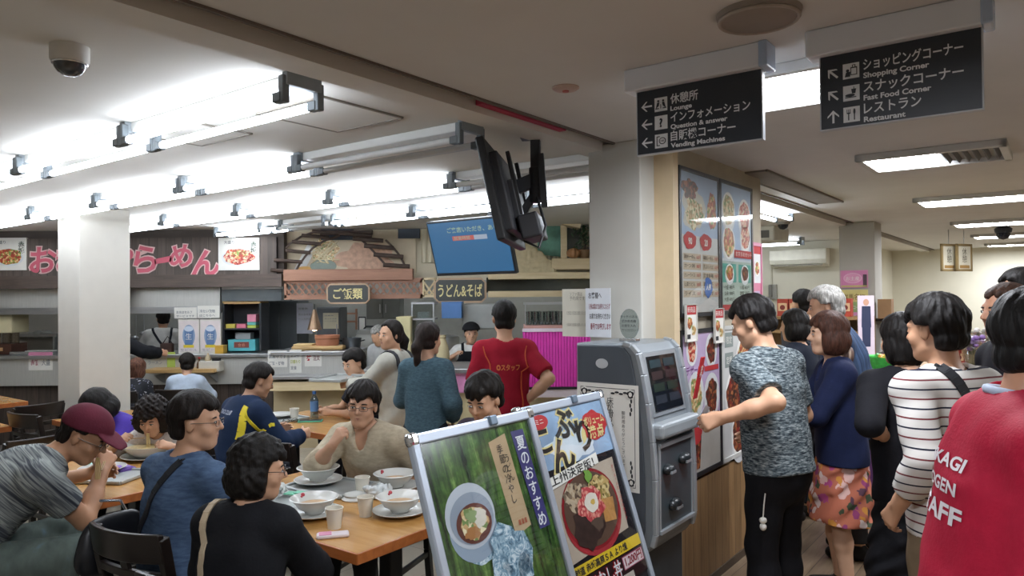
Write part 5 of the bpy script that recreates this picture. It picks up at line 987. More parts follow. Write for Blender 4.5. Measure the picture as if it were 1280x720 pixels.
t = thing('noodle_boiler', 'stainless noodle boiler behind the counter by the apron lady', 'boiler', (kx(560, YN + 1.65), YN + 1.65, 0)); b = MB(); b.box((0, .2, .5), (.6, .5, 1.0), STEEL); b.build('body', t, None, .01); b = MB(); b.lathe([(.16, 1.0), (.17, 1.22), (.16, 1.24), (.0, 1.26)], STEEL, (-.05, .15, 0), 28); b.build('pot', t, 40); b = MB(); b.box((0, -.055, .7), (.4, .012, .1), BLACKP); b.build('control_panel', t)
t = thing('flour_sack', 'cream paper sack standing beside the ponytailed woman behind the counter', 'sack', (kx(553, YN + .5), YN + .5, 1.03)); b = MB(); b.lathe([(.06, 0), (.07, .08), (.055, .18), (.028, .26), (.036, .29)], M('#b9ab86', .8), n=14, sy=.7); b.build('sack', t, 50); b = MB(); b.tube([(.03 * math.cos(k * .6283), .022 * math.sin(k * .6283), .262) for k in range(10)], .006, M('#8a7a58', .8), 6, closed=True); b.build('tie', t)
# lattice fascia and plaques
yf = YK - .06
t = thing('lattice_fascia', 'reddish wooden fascia with diamond lattice over the rice counter', 'fascia'); kbox(MB(), 354, 337, 516, 350, yf - .04, .12, REDWOOD).build('beam', t, None, .006)
for v in (349, 369): kbox(MB(), 355, v, 528, v + 4, yf, .05, REDWOOD).build('rail', t)
for u in (355, 525): kbox(MB(), u, 349, u + 3, 373, yf, .05, REDWOOD).build('stile', t)
def lattice(u0, u1, v0, v1, y, m, n):
    b = MB(); p, q = at(u0, v1, y), at(u1, v0, y); w, h = q.x - p.x, q.z - p.z; st = w / n
    for k in range(n + 1):
        for s in (1, -1):
            xa = p.x + st * k; xb = xa + s * h * .75
            za, zb = p.z, q.z
            if xb > q.x: zb = p.z + h * (q.x - xa) / (xb - xa); xb = q.x
            if xb < p.x: zb = p.z + h * (p.x - xa) / (xb - xa); xb = p.x
            if abs(xb - xa) < .03: continue
            b.bar((xa, y + .012 * s, za), (xb, y + .012 * s, zb), .02, .010, m, (0, 1, 0))
    return b
lattice(357, 526, 352, 370, yf + .025, REDWOOD, 20).build('lattice', t)
t = thing('cream_fascia', 'cream lattice panel beside the noodle plaque', 'fascia'); 
for v in (347, 369): kbox(MB(), 528, v, 545, v + 2.5, yf, .05, CREAMWOOD).build('rail', t)
for u in (528, 542): kbox(MB(), u, 347, u + 2.5, 371, yf, .05, CREAMWOOD).build('stile', t)
lattice(530, 543, 349, 370, yf + .025, CREAMWOOD, 2).build('lattice', t)
PLQ = M('#3f413e', .5); PLF = M('#b89a7c', .5); CREAMT = M('#dccf94', .6)
def plaque(label, u0, v0, u1, v1, y, text, ww):
    p, q = at(u0, v1, y), at(u1, v0, y); w, h = q.x - p.x, q.z - p.z; t = thing('name_plaque', label, 'sign', (p.x, y, p.z)); c = h * .2
    oc = lambda d: [(d, 0, c), (c, 0, d), (w - c, 0, d), (w - d, 0, c), (w - d, 0, h - c), (w - c, 0, h - d), (c, 0, h - d), (d, 0, h - c)]
    b = MB(); b.prism(oc(0), (0, .05, 0), PLF); b.build('frame', t); b = MB(TR((0, -.004, 0))); b.prism(oc(h * .08), (0, .01, 0), PLQ); b.build('board', t); b = MB(TR((0, -.005, 0))); b.text(text, w / 2, h * .28, h * .5, CREAMT, 3, w=w * ww, al='C', bold=.018); b.build('lettering', t)
plaque('octagonal plaque for rice dishes hanging on the diamond lattice', 408, 354, 462, 380, yf - .12, 'ご飯類', .68); plaque('wide octagonal plaque for udon and soba beside the cream lattice', 542.5, 347, 608, 379, yf - .12, 'うどん&そば', .84); plaque('octagonal plaque half hidden behind the square pillar', 108, 354, 160, 381, YK - .05, 'らーめん', .7)
# waterwheel arch and the noodle mural above the lattice
t = thing('noodle_mural', 'faded noodle photograph panel behind the wooden waterwheel', 'mural', (kx(354, YK + .2), YK + .225, zk(340, YK + .2))); w = kx(520, YK + .2) - kx(354, YK + .2); h = zk(287, YK + .2) - zk(340, YK + .2)
b = MB(); b.box((w / 2, .01, h / 2), (w, .02, h), M('#bfb094', .6, 0, .1, 4)); b.build('panel', t); b = MB(); b.disc(w * .3, h * .5, w * .11, h * .34, FOOD[1], 2, 26, .3, 2)
b.poly([(w * .06, 0), (w * .14, 0), (w * .24, h * .55), (w * .19, h * .75)], M('#cfcfcc', .6), 3); b.disc(w * .16, h * .05, w * .08, h * .13, M('#c99a52', .6), 4, 20); b.disc(w * .62, h * .35, w * .22, h * .36, M('#b7937a', .6, 0, .25, 18), 2, 26, .25, 5); b.disc(w * .3, h * .18, w * .1, h * .16, M('#7a8478', .6), 5, 20)
for k in range(9): rr = random.Random(k); b.M = Matrix.Identity(4); pts = [(w * (.2 + .22 * rr.random()), -.006, h * (.2 + .6 * rr.random())) for _ in range(4)]; b.tube(pts, .008, M('#d8cba6', .5), 5)
b.build('print', t)
ww = thing('waterwheel', 'half arch of dark wooden waterwheel rungs over the noodle mural', 'waterwheel'); WHEEL = wood('wheel_wood', '#3f332d', '#5b4b42', (1, 9, 9), 3, .7); yw = YK + .1
O = at(432, 352, yw); rx_, rz_ = kx(497, yw) - kx(432, yw), zk(290, yw) - zk(352, yw)
def arc(r, y, a0, a1, n=14): return [(O.x + rx_ * r * math.cos(rad(a0 + (a1 - a0) * k / n)), y, O.z + rz_ * r * math.sin(rad(a0 + (a1 - a0) * k / n))) for k in range(n + 1)]
RGS = ((338, 366, 337.5, 339.5), (342, 378, 325, 327.5), (357, 388, 313, 316), (365, 401, 302, 305), (377, 411, 294, 297), (390, 432, 289, 292))
for k, (u0, u1, v0, v1) in enumerate(RGS): b = MB(); b.cyl(at(u0, v0, yw - .12), at(u1, v1, yw + .0), .022, WHEEL, n=10); b.build('rung', ww, 40)
for k, (u0, u1, v0, v1) in enumerate(((420, 465, 290, 295), (441, 479, 298, 301), (455, 492, 307, 310), (467, 504, 318, 321), (479, 512, 331, 333))): b = MB(); b.cyl(at(u0, v0, yw - .1), at(u1, v1, yw), .026, WHEEL, n=10); b.build('rung', ww, 40)
for pts in (((369, 340), (374, 331), (381, 321), (391, 310), (405, 301), (425, 294)), ((342, 328), (350, 317), (362, 305), (376, 296), (392, 290)), ((452, 300), (462, 309), (472, 320), (482, 331)), ((482, 300), (492, 310), (500, 320), (506, 332))):
    b = MB(); b.tube([at(u, v, yw + .02) for u, v in pts], .013, WHEEL, 8); b.build('rim', ww, 40)
kbox(MB(), 400, 288, 465, 293, yw + .05, .06, WHEEL).build('crown_beam', ww)
# hut display over the noodle counter, its cloth and plants
t = thing('display_hut', 'small wooden roof display with green board above the noodle counter', 'display'); yh = YK - .1
b = MB(); b.bar(at(655, 266, yh), at(725, 283, yh), .25, .07, CREAMWOOD, (0, 0, 1)); b.build('roof_beam', t, None, .005); kbox(MB(), 701, 281, 709, 324, yh + .02, .09, CREAMWOOD).build('post', t, None, .004); kbox(MB(), 690, 323, 790, 336, yh - .1, .3, CREAMWOOD).build('shelf', t, None, .006); kbox(MB(), 709, 283, 727, 322, yh + .16, .02, M('#6a6a62', .7)).build('shade_panel', t)
b = MB(); b.add([at(672, 318, yh + .15), at(701, 321, yh + .15), at(701, 282, yh + .15), at(672, 274, yh + .15)], [(0, 1, 2, 3)], M('#6a9a86', .7, 0, .2, 10)); b.add([at(672, 318, yh + .17), at(701, 321, yh + .17), at(701, 282, yh + .17), at(672, 274, yh + .17)], [(3, 2, 1, 0)], M('#6a9a86', .7, 0, .2, 10)); b.build('green_board', t)
t = thing('noodle_sculpture', 'cream draped noodle sculpture hanging under the tilted television', 'sculpture', at(664, 332, yh - .05)); F = Field([-.42, -.2, -.2], [.42, .2, .32], .014)
for k in range(11):
    rr = random.Random(k + 40); x = -.30 + .055 * k; F.cone((x, -.02, -.09), (x * .8 + .02 + .02 * math.sin(k), 0.02, .02 + .19 * math.sin(math.pi * min(1, (k + 1.5) / 10.5))), .055, .045, .012, wr=.006, wf=50)
o = F.build('drape', M('#c9b994', .8, 0, .08, 20, .3), t)
def bonsai(label, u, v, y, s, seed, pot):
    t = thing('small_plant', label, 'plant', at(u, v, y)); rr = random.Random(seed); b = MB(); b.lathe([(.05 * s, 0), (.08 * s, .10 * s), (.07 * s, .10 * s)], pot, n=16); b.build('pot', t, 40); b = MB(); b.tube([(0, 0, .08 * s), (.02 * s, 0, .16 * s), (-.02 * s, 0, .28 * s)], [.012 * s, .01 * s, .006 * s], M('#4a3a2c', .8), 6); b.build('stem', t); b = MB(); g = M('#4d6a4a', .7, 0, .3, 20)
    for k in range(90):
        a, r, z = rr.random() * 6.3, rr.random() * .16 * s, (.12 + .26 * rr.random()) * s; c = Vector((r * math.cos(a), r * math.sin(a) * .7, z)); d = Vector((rr.uniform(-1, 1), rr.uniform(-1, 1), rr.uniform(-.4, .6))).normalized() * .04 * s; e = d.cross(Vector((0, 0, 1))).normalized() * .016 * s if abs(d.z) < .039 * s else Vector((.016 * s, 0, 0)); b.add([c - d, c + e, c + d, c - e], [(0, 1, 2, 3)], g)
    b.build('foliage', t)
bonsai('leafy plant on the display shelf beside the hut post', 730, 323, yh + .02, 1.0, 3, M('#8a6a4a', .7)); bonsai('trailing plant in small pot at the pillar end of the display shelf', 745, 323, yh + .05, 1.3, 5, M('#5a5048', .7))
t = thing('pumpkin', 'orange brown gourd sitting on the display shelf by the plants', 'gourd', at(717, 323, yh - .02)); b = MB(); b.grid(lambda u, v: ((.075 + .008 * math.cos(u * 50.27)) * math.cos(u * 6.2832) * math.sin(v * math.pi), (.075 + .008 * math.cos(u * 50.27)) * math.sin(u * 6.2832) * math.sin(v * math.pi), .06 - .06 * math.cos(v * math.pi)), 48, 10, M('#a87a50', .6)); b.build('gourd', t, 60); b = MB(); b.tube([(0, 0, .115), (.01, 0, .14)], .008, M('#5a5a3a', .8), 6); b.build('stem', t)
t = thing('wall_shelf', 'pair of cream shelf boards with mirror strip over the noodle counter', 'shelf'); ys = YK - .35
for v0, v1 in ((341, 347.5), (364, 370)): kbox(MB(), 610, v0, 800, v1, ys, .32, CREAMWOOD).build('board', t, None, .004)
kbox(MB(), 608, 347, 800, 364, ys + .25, .02, M('#5a5d58', .15, .8, .3, 2)).build('mirror', t)
# glass rack and pink sheet at the end of the noodle counter
t = thing('glass_rack', 'steel rack with pink shelf full of drinking glasses', 'rack'); yr = YN + .1
kbox(MB(), 655, 407, 760, 411, yr, .4, M('#b98a80', .5)).build('shelf', t, None, .004)
for u in (656, 752): kbox(MB(), u, 379, u + 2, 460, yr + .02, .03, STEEL).build('post', t)
kbox(MB(), 655, 378, 760, 380, yr, .3, STEEL).build('top_rail', t)
GL = glass('tumbler_glass', '#dfe6e6', .04, 1.0); gproto = None
for r in range(2):
    for k in range(9):
        if r and k in (2, 5): continue
        if gproto is None:
            gproto = thing('drinking_glass', 'x', 'glass', group='drinking glasses on the rack'); b = MB(); b.lathe([(.026, 0), (.034, .13), (.031, .13), (.024, .008)], GL, n=14); b.build('tumbler', gproto, 40); o = gproto
        else: o = copy_tree(gproto)
        u = 661 + k * 7.5 + r * 3; y = yr + .08 + r * .14; place(o, (kx(u, y), y, zk(407, yr) + .002)); o['label'] = 'clear drinking glass in the %s row on the pink rack shelf' % ('front', 'rear')[r]; o['group'] = 'drinking glasses, %s row of the rack' % ('front', 'rear')[r]
t = thing('pink_sheet', 'bright pink ribbed sheet screening the end of the noodle counter', 'screen'); ypk = YN - .12; PINK = M('#cf3fa6', .45, 0, .05, 20); p, q = at(654, 484, ypk), at(765, 413, ypk)
b = MB(); b.grid(lambda u, v: (p.x + (q.x - p.x) * u, ypk + .006 * math.sin(u * 190), p.z + (q.z - p.z) * v), 120, 1, PINK); b.grid(lambda u, v: (p.x + (q.x - p.x) * u, ypk + .015 + .0 * v, p.z + (q.z - p.z) * (1 - v)), 1, 1, PINK); b.build('sheet', t); kbox(MB(), 653, 411, 766, 414, ypk - .01, .06, M('#d8c8d4', .5)).build('top_rail', t); kbox(MB(), 653, 484, 766, 486, ypk - .01, .06, BLACKP).build('bottom_rail', t); kbox(MB(), 653, 486, 766, 496, ypk, .05, M('#c9bcc0', .5)).build('skirting_panel', t)

# utensils and clutter seen between the queue and the kitchen wall
t = thing('utensil_rack', 'small wooden utensil rack on the kitchen wall behind the hoodie woman', 'rack'); yk2 = YK + 1.55
for v in (391, 401): kbox(MB(), 428, v, 446, v + 2, yk2, .06, REDWOOD).build('rail', t)
for u in (428, 444): kbox(MB(), u, 386, u + 2, 412, yk2, .05, REDWOOD).build('post', t)
t = thing('menu_slate', 'white memo board with dark frame beside the utensil rack', 'board'); kbox(MB(), 448, 396, 457, 417, yk2, .02, BLACKP).build('frame', t); kbox(MB(), 449, 397.5, 456, 415.5, yk2 - .01, .012, PAPER).build('face', t)
t = thing('rice_cooker', 'large rice cooker on the rear bench beside the dark steel pot', 'rice cooker', (kx(462, YK + 1.2), YK + 1.2, .95)); b = MB(); b.lathe([(.16, 0), (.19, .06), (.19, .24), (.17, .27)], M('#a3a39c', .4), n=28); b.build('body', t, 40); b = MB(); b.lathe([(.18, .27), (.16, .32), (.05, .345), (0, .345)], M('#8b8b86', .4), n=28); b.build('lid', t, 40); b = MB(); b.tube([(-.08, 0, .335), (-.05, 0, .37), (.05, 0, .37), (.08, 0, .335)], .012, BLACKP, 8); b.build('handle', t, 40)
t = thing('rear_bench', 'steel rear bench along the kitchen wall', 'bench', (kx(440, YK + 1.3), YK + 1.3, 0)); b = MB(); b.box((0, .1, .93), (1.9, .6, .04), STEEL); b.build('worktop', t, None, .005); b = MB(); b.box((0, .12, .45), (1.8, .5, .9), M('#8f908c', .4, .4)); b.build('cabinet', t)
rr_ = thing('pass_shelf', 'steel pass shelf with stacked bowls in the ramen kitchen', 'shelf'); yp = YK + 1.5
kbox(MB(), -10, 418, 70, 421, yp, .3, STEEL).build('shelf', rr_)
for u in (-8, 66): kbox(MB(), u, 421, u + 2, 470, yp, .25, STEEL).build('post', rr_)
for i, u in enumerate((24, 36, 48, 58)):
    t = thing('bowl_stack', 'stack of upturned bowls, %s from the food warmer on the pass shelf' % ('first', 'second', 'third', 'fourth')[i], 'bowls', (kx(u, yp + .15), yp + .15, zk(418, yp)), 0, 'bowl stacks on the pass shelf')
    for q in range(3): b = MB(); b.lathe([(.075, 0), (.07, .02), (.03, .05), (0, .05)], M('#bfc0bb', .3), (0, 0, q * .03), 18); b.build('bowl', t, 40)
for i, (u, L) in enumerate(((160, .26), (170, .30), (180, .24), (230, .28))):
    t = thing('ladle', 'steel ladle hanging behind the ramen counter, %s from the pillar' % ('closest', 'second', 'third', 'fourth')[i], 'ladle', at(u, 394, YK + 1.2), 0, 'ladles behind the ramen counter'); b = MB(); b.cyl((0, 0, 0), (0, 0, -L), .007, STEEL, n=8); b.build('handle', t); b = MB(); b.ell((0, -.03, -L), (.045, .045, .03), STEEL, 14, 8); b.build('bowl', t, 50)
# ------------------------------------------------------------------ dining tables, chairs and what stands on them
TZ = 0.72
TTOP = wood('table_veneer', '#a9793f', '#c2955a', (1.2, 10, 10), 2.5, .25, .15); TEDGE = wood('table_edge', '#9c5728', '#b56a36', (1, 9, 9), 3, .4); CHB = M('#1c1512', .32, 0, .1, 12); CHRED = M('#2a1f1b', .6)
def table(label, a0, a1, b0, b1, group=None, round_end=0.012):
    w, d = a1 - a0, b1 - b0; t = thing('dining_table', label, 'table', rm((a0 + a1) / 2, (b0 + b1) / 2), ROOM, group)
    b = MB(); b.box((0, 0, TZ - .003), (w - .012, d - .012, .006), TTOP); b.box((0, 0, TZ - .02), (w - .014, d - .014, .03), TTOP); b.build('tabletop', t)
    b = MB(); pts = [(-w / 2, -d / 2), (w / 2, -d / 2), (w / 2, d / 2), (-w / 2, d / 2)]
    b.box((0, -d / 2 + .004, TZ - .022), (w, .012, .043), TEDGE); b.box((0, d / 2 - .004, TZ - .022), (w, .012, .043), TEDGE); b.box((-w / 2 + .004, 0, TZ - .022), (.012, d, .043), TEDGE); b.box((w / 2 - .004, 0, TZ - .022), (.012, d, .043), TEDGE); b.build('edge_band', t, None, .003)
    for s in (-1, 1):
        x = s * (w / 2 - .22); b = MB(); b.box((x, 0, (TZ - .04) / 2), (.075, .075, TZ - .04), BLACKP); b.box((x, 0, TZ - .05), (.05, d * .7, .02), BLACKP); b.box((x, 0, .02), (.07, d * .85, .04), BLACKP); b.build('leg', t, None, .006)
    b = MB(); b.box((0, 0, .25), (w - .44, .04, .05), BLACKP); b.build('stretcher', t, None, .004); return t
T1 = table('nearest dining table with used white bowls and paper cups', -3.46, -2.17, 1.89, 2.66)
table('dining table where the man in the maroon cap eats from a tray', -5.20, -3.78, 1.61, 2.31)
table('dining table with water bottle and green phone before the rice counter', -5.30, -3.72, 3.42, 4.08)
table('empty dining table at the photo edge behind the man in cap', -7.9, -6.62, 1.72, 2.25)
table('empty dining table farthest back by the steel counter, beyond the dark chair', -9.4, -8.12, 2.25, 2.9)
table('dining table between the square pillar and the person in purple', -6.68, -5.52, 2.56, 3.2)
def make_chair():
    t = thing('dining_chair', 'x', 'chair')
    b = MB(); b.box((0, .0, .43), (.42, .42, .045), M('#2b211c', .55, 0, .1, 20)); b.build('seat', t, None, .018, 3)
    for s in (-1, 1):
        b = MB(); b.bar((s * .18, .18, .41), (s * .185, .19, 0), .036, .036, CHB); b.build('leg', t, None, .005)
        b = MB(); P = [(s * .185, -.24, 0), (s * .185, -.205, .25), (s * .185, -.20, .43), (s * .187, -.225, .62), (s * .19, -.265, .815)]
        for i in range(4): b.bar(P[i], P[i + 1], .036, .042, CHB, (0, 1, 0))
        b.build('leg', t, None, .005)
    def rail(z, h, y, bow): 
        b = MB(); n = 12; f = lambda x: y - bow * (1 - (x / .2) ** 2); X = [-.20 + .40 * i / n for i in range(n + 1)]
        b.prism([(x, f(x) - .012, z - h / 2) for x in X] + [(x, f(x) + .012, z - h / 2) for x in reversed(X)], (0, -h * .16, h), CHB)
        return b
    rail(.775, .115, -.258, .045).build('top_rail', t, 35, .006); rail(.66, .035, -.235, .03).build('back_rail', t, 35, .004); rail(.57, .035, -.22, .025).build('back_rail', t, 35, .004)
    b = MB(); b.bar((0, -.245, .57), (0, -.285, .74), .045, .016, CHB, (0, 1, 0)); b.build('splat', t, None, .003)
    for s in (-1, 1): b = MB(); b.bar((s * .182, .18, .22), (s * .185, -.205, .22), .02, .025, CHB); b.build('stretcher', t)
    return t
chair0 = make_chair(); chair_used = [False]
def chair(label, xy, yaw, group='dark dining chairs'):
    o = chair0 if not chair_used[0] else copy_tree(chair0); chair_used[0] = True; place(o, (xy[0], xy[1], 0), yaw); o['label'] = label; o['group'] = group; return o
# tableware
CHINA = M('#cfd0cb', .22, 0, .02, 9, 0, .3); BROTHM = M('#b08a5c', .3, 0, .2, 30); TRAYM = M('#a9adab', .3, .2); CUPM = M('#d9d4c6', .6); MARK = M('#a83a42', .5)
def make_bowl():
    t = thing('ramen_bowl', 'x', 'bowl'); b = MB(); b.lathe([(.042, 0), (.046, .010), (.072, .024), (.088, .048), (.104, .064), (.111, .068), (.104, .070), (.086, .053), (.066, .030), (.03, .020)], CHINA, n=36); b.build('bowl', t, 50); b = MB(); b.lathe([(.074, .037), (.0, .038)], BROTHM, n=24); b.build('broth', t, 50)
    b = MB()
    for a, z, r, s in ((2.3, .061, .0945, .010), (2.42, .056, .0885, .006), (-.6, .060, .094, .005)):
        p = Vector((r * math.cos(a), r * math.sin(a), z)); b.ell(p, (s, s, s * .6), MARK, 10, 6, Matrix.Rotation(a, 3, 'Z') @ Matrix.Rotation(-.9, 3, 'Y'))
    b.build('painted_mark', t, 50); return t
def make_plate(r=.125):
    t = thing('saucer_plate', 'x', 'plate'); b = MB(); b.lathe([(.06, 0), (.065, .006), (r * .92, .018), (r, .024), (r * .97, .026), (r * .7, .014), (.0, .010)], CHINA, n=36); b.build('plate', t, 50); b = MB(); b.tube([(r * .985 * math.cos(k * .1745), r * .985 * math.sin(k * .1745), .0245) for k in range(36)], .0022, M('#b9bab5', .3), 5, closed=True); b.build('rim', t, 50); return t
def make_cup():
    t = thing('paper_cup', 'x', 'cup'); b = MB(); b.lathe([(.027, 0), (.037, .086), (.035, .086), (.026, .006)], CUPM, n=24); b.build('cup', t, 50); b = MB(); b.tube([(.037 * math.cos(k * .2618), .037 * math.sin(k * .2618), .086) for k in range(24)], .0025, CUPM, 6, closed=True); b.build('rim', t, 50); return t
def make_tray(w=.40, d=.29):
    t = thing('serving_tray', 'x', 'tray'); b = MB(); b.box((0, 0, .005), (w, d, .01), TRAYM); b.build('tray', t, None, .004); b = MB()
    P = [(-w / 2, -d / 2, .012), (w / 2, -d / 2, .012), (w / 2, d / 2, .012), (-w / 2, d / 2, .012)]
    for i in range(4): b.bar(P[i], P[(i + 1) % 4], .016, .02, TRAYM)
    b.build('rim', t, None, .006); return t
_pt = {}
def put(kind, mk, label, px, py, z=TZ, dz=0.0, rz=0.0, group=None):
    o = mk() if kind not in _pt else copy_tree(_pt[kind]); _pt.setdefault(kind, o); p = on(px, py, z); place(o, (p.x, p.y, z + dz), rz); o['label'] = label; o['group'] = group or {'bowl': 'white bowls', 'plate': 'white saucer plates', 'cup': 'paper cups', 'tray': 'grey trays'}[kind]; return o
put('tray', make_tray, 'grey tray under the bowl in front of the man in beige', 412, 610, rz=ROOM + .15); put('tray', make_tray, 'grey tray with crumpled napkin half hidden by the woman in black', 350, 628, rz=ROOM - .1)
put('plate', make_plate, 'white plate on the tray before the man in beige', 398, 607, dz=.012); put('bowl', make_bowl, 'white ramen bowl on the tray before the man in beige', 398, 607, dz=.03, rz=.4)
put('plate', make_plate, 'white plate under the bowl closest to the woman in black', 393, 645, dz=.0); put('bowl', make_bowl, 'white ramen bowl closest to the woman in black', 393, 645, dz=.018, rz=.1)
put('plate', make_plate, 'white plate under the bowl beside the crumpled wrap', 494, 612, dz=0); put('bowl', make_bowl, 'white ramen bowl beside the crumpled wrap, farther from table edge', 494, 612, dz=.018, rz=.2)
put('plate', make_plate, 'white plate at the table edge beside the bamboo poster stand', 500, 643); put('bowl', make_bowl, 'white ramen bowl at the table edge beside the bamboo poster stand', 500, 643, dz=.018, rz=-.1)
put('cup', make_cup, 'paper cup in front of the bowl closest to the table corner', 418, 660); put('cup', make_cup, 'paper cup standing upright beside the small saucer, nearer the beige man', 453, 618); put('cup', make_cup, 'paper cup in the middle of the near table beside the wrap', 457, 645)
p = on(444, 624, TZ); t = make_plate(.055); place(t, (p.x, p.y, TZ)); tag(t, 'small white saucer beside the paper cup of the man in beige', 'saucer')
t = thing('tissue_packet', 'white and pink tissue packet on the near table corner', 'packet', (lambda p: (p.x, p.y, TZ + .008))(on(416, 671, TZ)), ROOM + .9); b = MB(); b.box((0, 0, 0), (.13, .055, .016), M('#d9cdd0', .5)); b.build('wrapper', t, None, .007, 3); b = MB(); b.box((-.03, 0, .0085), (.05, .045, .002), M('#cf86a4', .5)); b.build('print', t)
t = thing('napkin', 'green folded napkin on the half hidden tray', 'napkin', (lambda p: (p.x, p.y, TZ + .022))(on(374, 624, TZ)), ROOM + .3); b = MB(); b.box((0, 0, .003), (.15, .05, .007), M('#6fb99a', .7)); b.box((.02, .01, .009), (.10, .04, .005), M('#7cc4a6', .7)); b.build('napkin', t, None, .002)
t['name_'] = 1; del t['name_']
def crumple(label, px, py, s, m, cat='wrapper', dz=0.0):
    p = on(px, py, TZ); t = thing('crumpled_wrapper', label, cat, (p.x, p.y, TZ + dz)); F = Field([-.12, -.12, -.02], [.12, .12, .12], .006); rr = random.Random(px)
    for k in range(12): F.cone((rr.uniform(-.05, .05) * s, rr.uniform(-.05, .05) * s, rr.uniform(.012, .05) * s), (rr.uniform(-.05, .05) * s, rr.uniform(-.05, .05) * s, rr.uniform(.012, .05) * s), .014 * s, .01 * s, .004, wr=.004, wf=160)
    F.cutplane((0, 0, .001), (0, 0, -1)); F.build('wrap', m, t); return t
crumple('clear crumpled plastic wrap between the bowls by the poster stand', 474, 622, 1.2, M('#c9cfcf', .2, 0, .08, 40)); crumple('crumpled napkin on the half hidden tray beside the woman in black', 345, 622, .9, M('#cfd0cc', .6), 'napkin', .014)
put('tray', make_tray, 'grey tray in front of the man in the maroon cap', 131, 597, rz=ROOM + .5); put('plate', make_plate, 'white plate on the tray of the man in the maroon cap', 128, 592, dz=.012)
t = make_plate(.16); p = on(186, 573, TZ); place(t, (p.x, p.y, TZ)); t.name = 'serving_platter'; tag(t, 'wide white platter under the bowl of the curly haired woman', 'plate')
t = thing('noodle_bowl', 'wide white noodle bowl the curly haired woman eats from', 'bowl', (p.x, p.y, TZ + .02)); b = MB(); b.lathe([(.08, 0), (.11, .02), (.15, .06), (.155, .066), (.15, .067), (.11, .04), (.0, .035)], CHINA, n=36); b.build('bowl', t, 50); b = MB(); b.lathe([(.128, .052), (.0, .062)], M('#c9b27a', .4, 0, .2, 60), n=24); b.build('noodle_soup', t, 50)
put('cup', make_cup, 'paper cup beside the wide noodle bowl', 143, 566)
t = thing('purple_packet', 'purple folded packet beside the maroon cap man on his table', 'packet', (lambda p: (p.x, p.y, TZ))(on(154, 589, TZ)), ROOM); b = MB(); b.box((0, 0, .012), (.12, .09, .024), M('#6d4fa0', .6)); b.box((0, 0, .027), (.09, .07, .006), M('#7a5cae', .6)); b.build('packet', t, None, .004)
t = thing('teal_napkin', 'pale teal napkin under the chin of the maroon cap man', 'napkin', (lambda p: (p.x, p.y, TZ))(on(118, 580, TZ)), ROOM); b = MB(); b.box((0, 0, .004), (.16, .10, .008), M('#9fd0c0', .7)); b.box((.02, 0, .011), (.10, .08, .006), M('#b0dccd', .7)); b.build('napkin', t, None, .002)
put('cup', make_cup, 'paper cup on the table with the water bottle', 368, 524)
t = thing('water_bottle', 'clear water bottle with blue cap and label', 'bottle', (lambda p: (p.x, p.y, TZ))(on(393, 523, TZ))); b = MB(); b.lathe([(.030, 0), (.033, .02), (.031, .09), (.033, .15), (.013, .195), (.013, .205)], glass('bottle_plastic', '#c9d8e0', .05, .8), n=20); b.build('bottle', t, 50); b = MB(); b.lathe([(.0335, .06), (.0335, .14)], M('#5f86b5', .4), n=20); b.build('label_band', t, 50); b = MB(); b.cyl((0, 0, .2), (0, 0, .222), .015, M('#3f6fae', .4), n=14); b.build('cap', t, 40)
t = thing('mobile_phone', 'phone in green case lying beside the water bottle', 'phone', (lambda p: (p.x, p.y, TZ + .006))(on(388, 527, TZ)), ROOM + .8); b = MB(); b.box((0, 0, 0), (.19, .09, .010), M('#4fa889', .4)); b.build('case', t, None, .004); b = MB(); b.box((0, 0, .0055), (.17, .07, .002), BLACKP); b.build('screen', t)
t = thing('eyeglasses', 'folded eyeglasses lying by the paper cup near the navy jacket', 'glasses', (lambda p: (p.x, p.y, TZ))(on(363, 529, TZ)), .3); b = MB()
for s in (-1, 1): b.tube([(s * .033 + .024 * math.cos(k * .5236), 0, .02 + .017 * math.sin(k * .5236)) for k in range(12)], .0025, BLACKP, 5, closed=True)
b.tube([(-.009, 0, .024), (.009, 0, .024)], .0025, BLACKP, 5); b.build('frame', t, 50)
for s in (-1, 1): b = MB(); b.tube([(s * .057, 0, .022), (s * .05, .05, .018), (s * -.03, .055, .006)], .002, BLACKP, 5); b.build('temple', t, 50)
put('tray', make_tray, 'grey tray in front of the man in navy and yellow', 349, 524, rz=ROOM); put('plate', make_plate, 'white plate on the tray of the man in navy', 349, 523, dz=.012)
p = rm(-8.2, 2.6, TZ); t = make_cup(); place(t, (p.x, p.y, TZ)); tag(t, 'paper cup on the empty table farthest back', 'cup')
# ------------------------------------------------------------------ the people
def seat(label, person, yaw=None, back=0.02):
    """a chair under a seated person"""
    y = person.yaw if yaw is None else yaw; p = person.root.matrix_basis @ (Vector((0, back, 0))); return chair(label, (p.x, p.y), y)
P = Person
CL = lambda c, r=.85: M(c, r, 0, .10, 16, .12, 0, (1, 1, 1), .2)
# --- seated at the nearest table
blue = P('man in blue shirt and glasses, seated with bag strap, side on', (246, 527, 3.08), -30, sit=.45, lean=5, look=(-54, 3, 0), lh=(-.20, .33, .70), rh=(.16, .36, .70), w=1.08, h=.008)
blue.top(slub_cloth('blue_marl', [(.35, '#3a4c66'), (.65, '#4f6480')], (10, 10, 40)), 1.9, .02, belly=.06, wr=.006); blue.trousers(CL('#2b2d33')); blue.shoes(CL('#3a3230', .5)); blue.hair('short', '#1a1411', .020, 2, fringe=.050); blue.face('#5a5048')
k = blue; blue.strap([k.N + Vector((.09, .06, .01)), k.N + Vector((.06, -.06, .02)), k.C + Vector((-.03, -.15, 0)), k.W + Vector((-.15, -.13, .02)), k.P + Vector((-.22, -.05, .03)), k.P + Vector((-.20, .08, .02))], .030, M('#24262b', .4))
seat('dark chair carrying the man in blue', blue, rad(-26), .04)
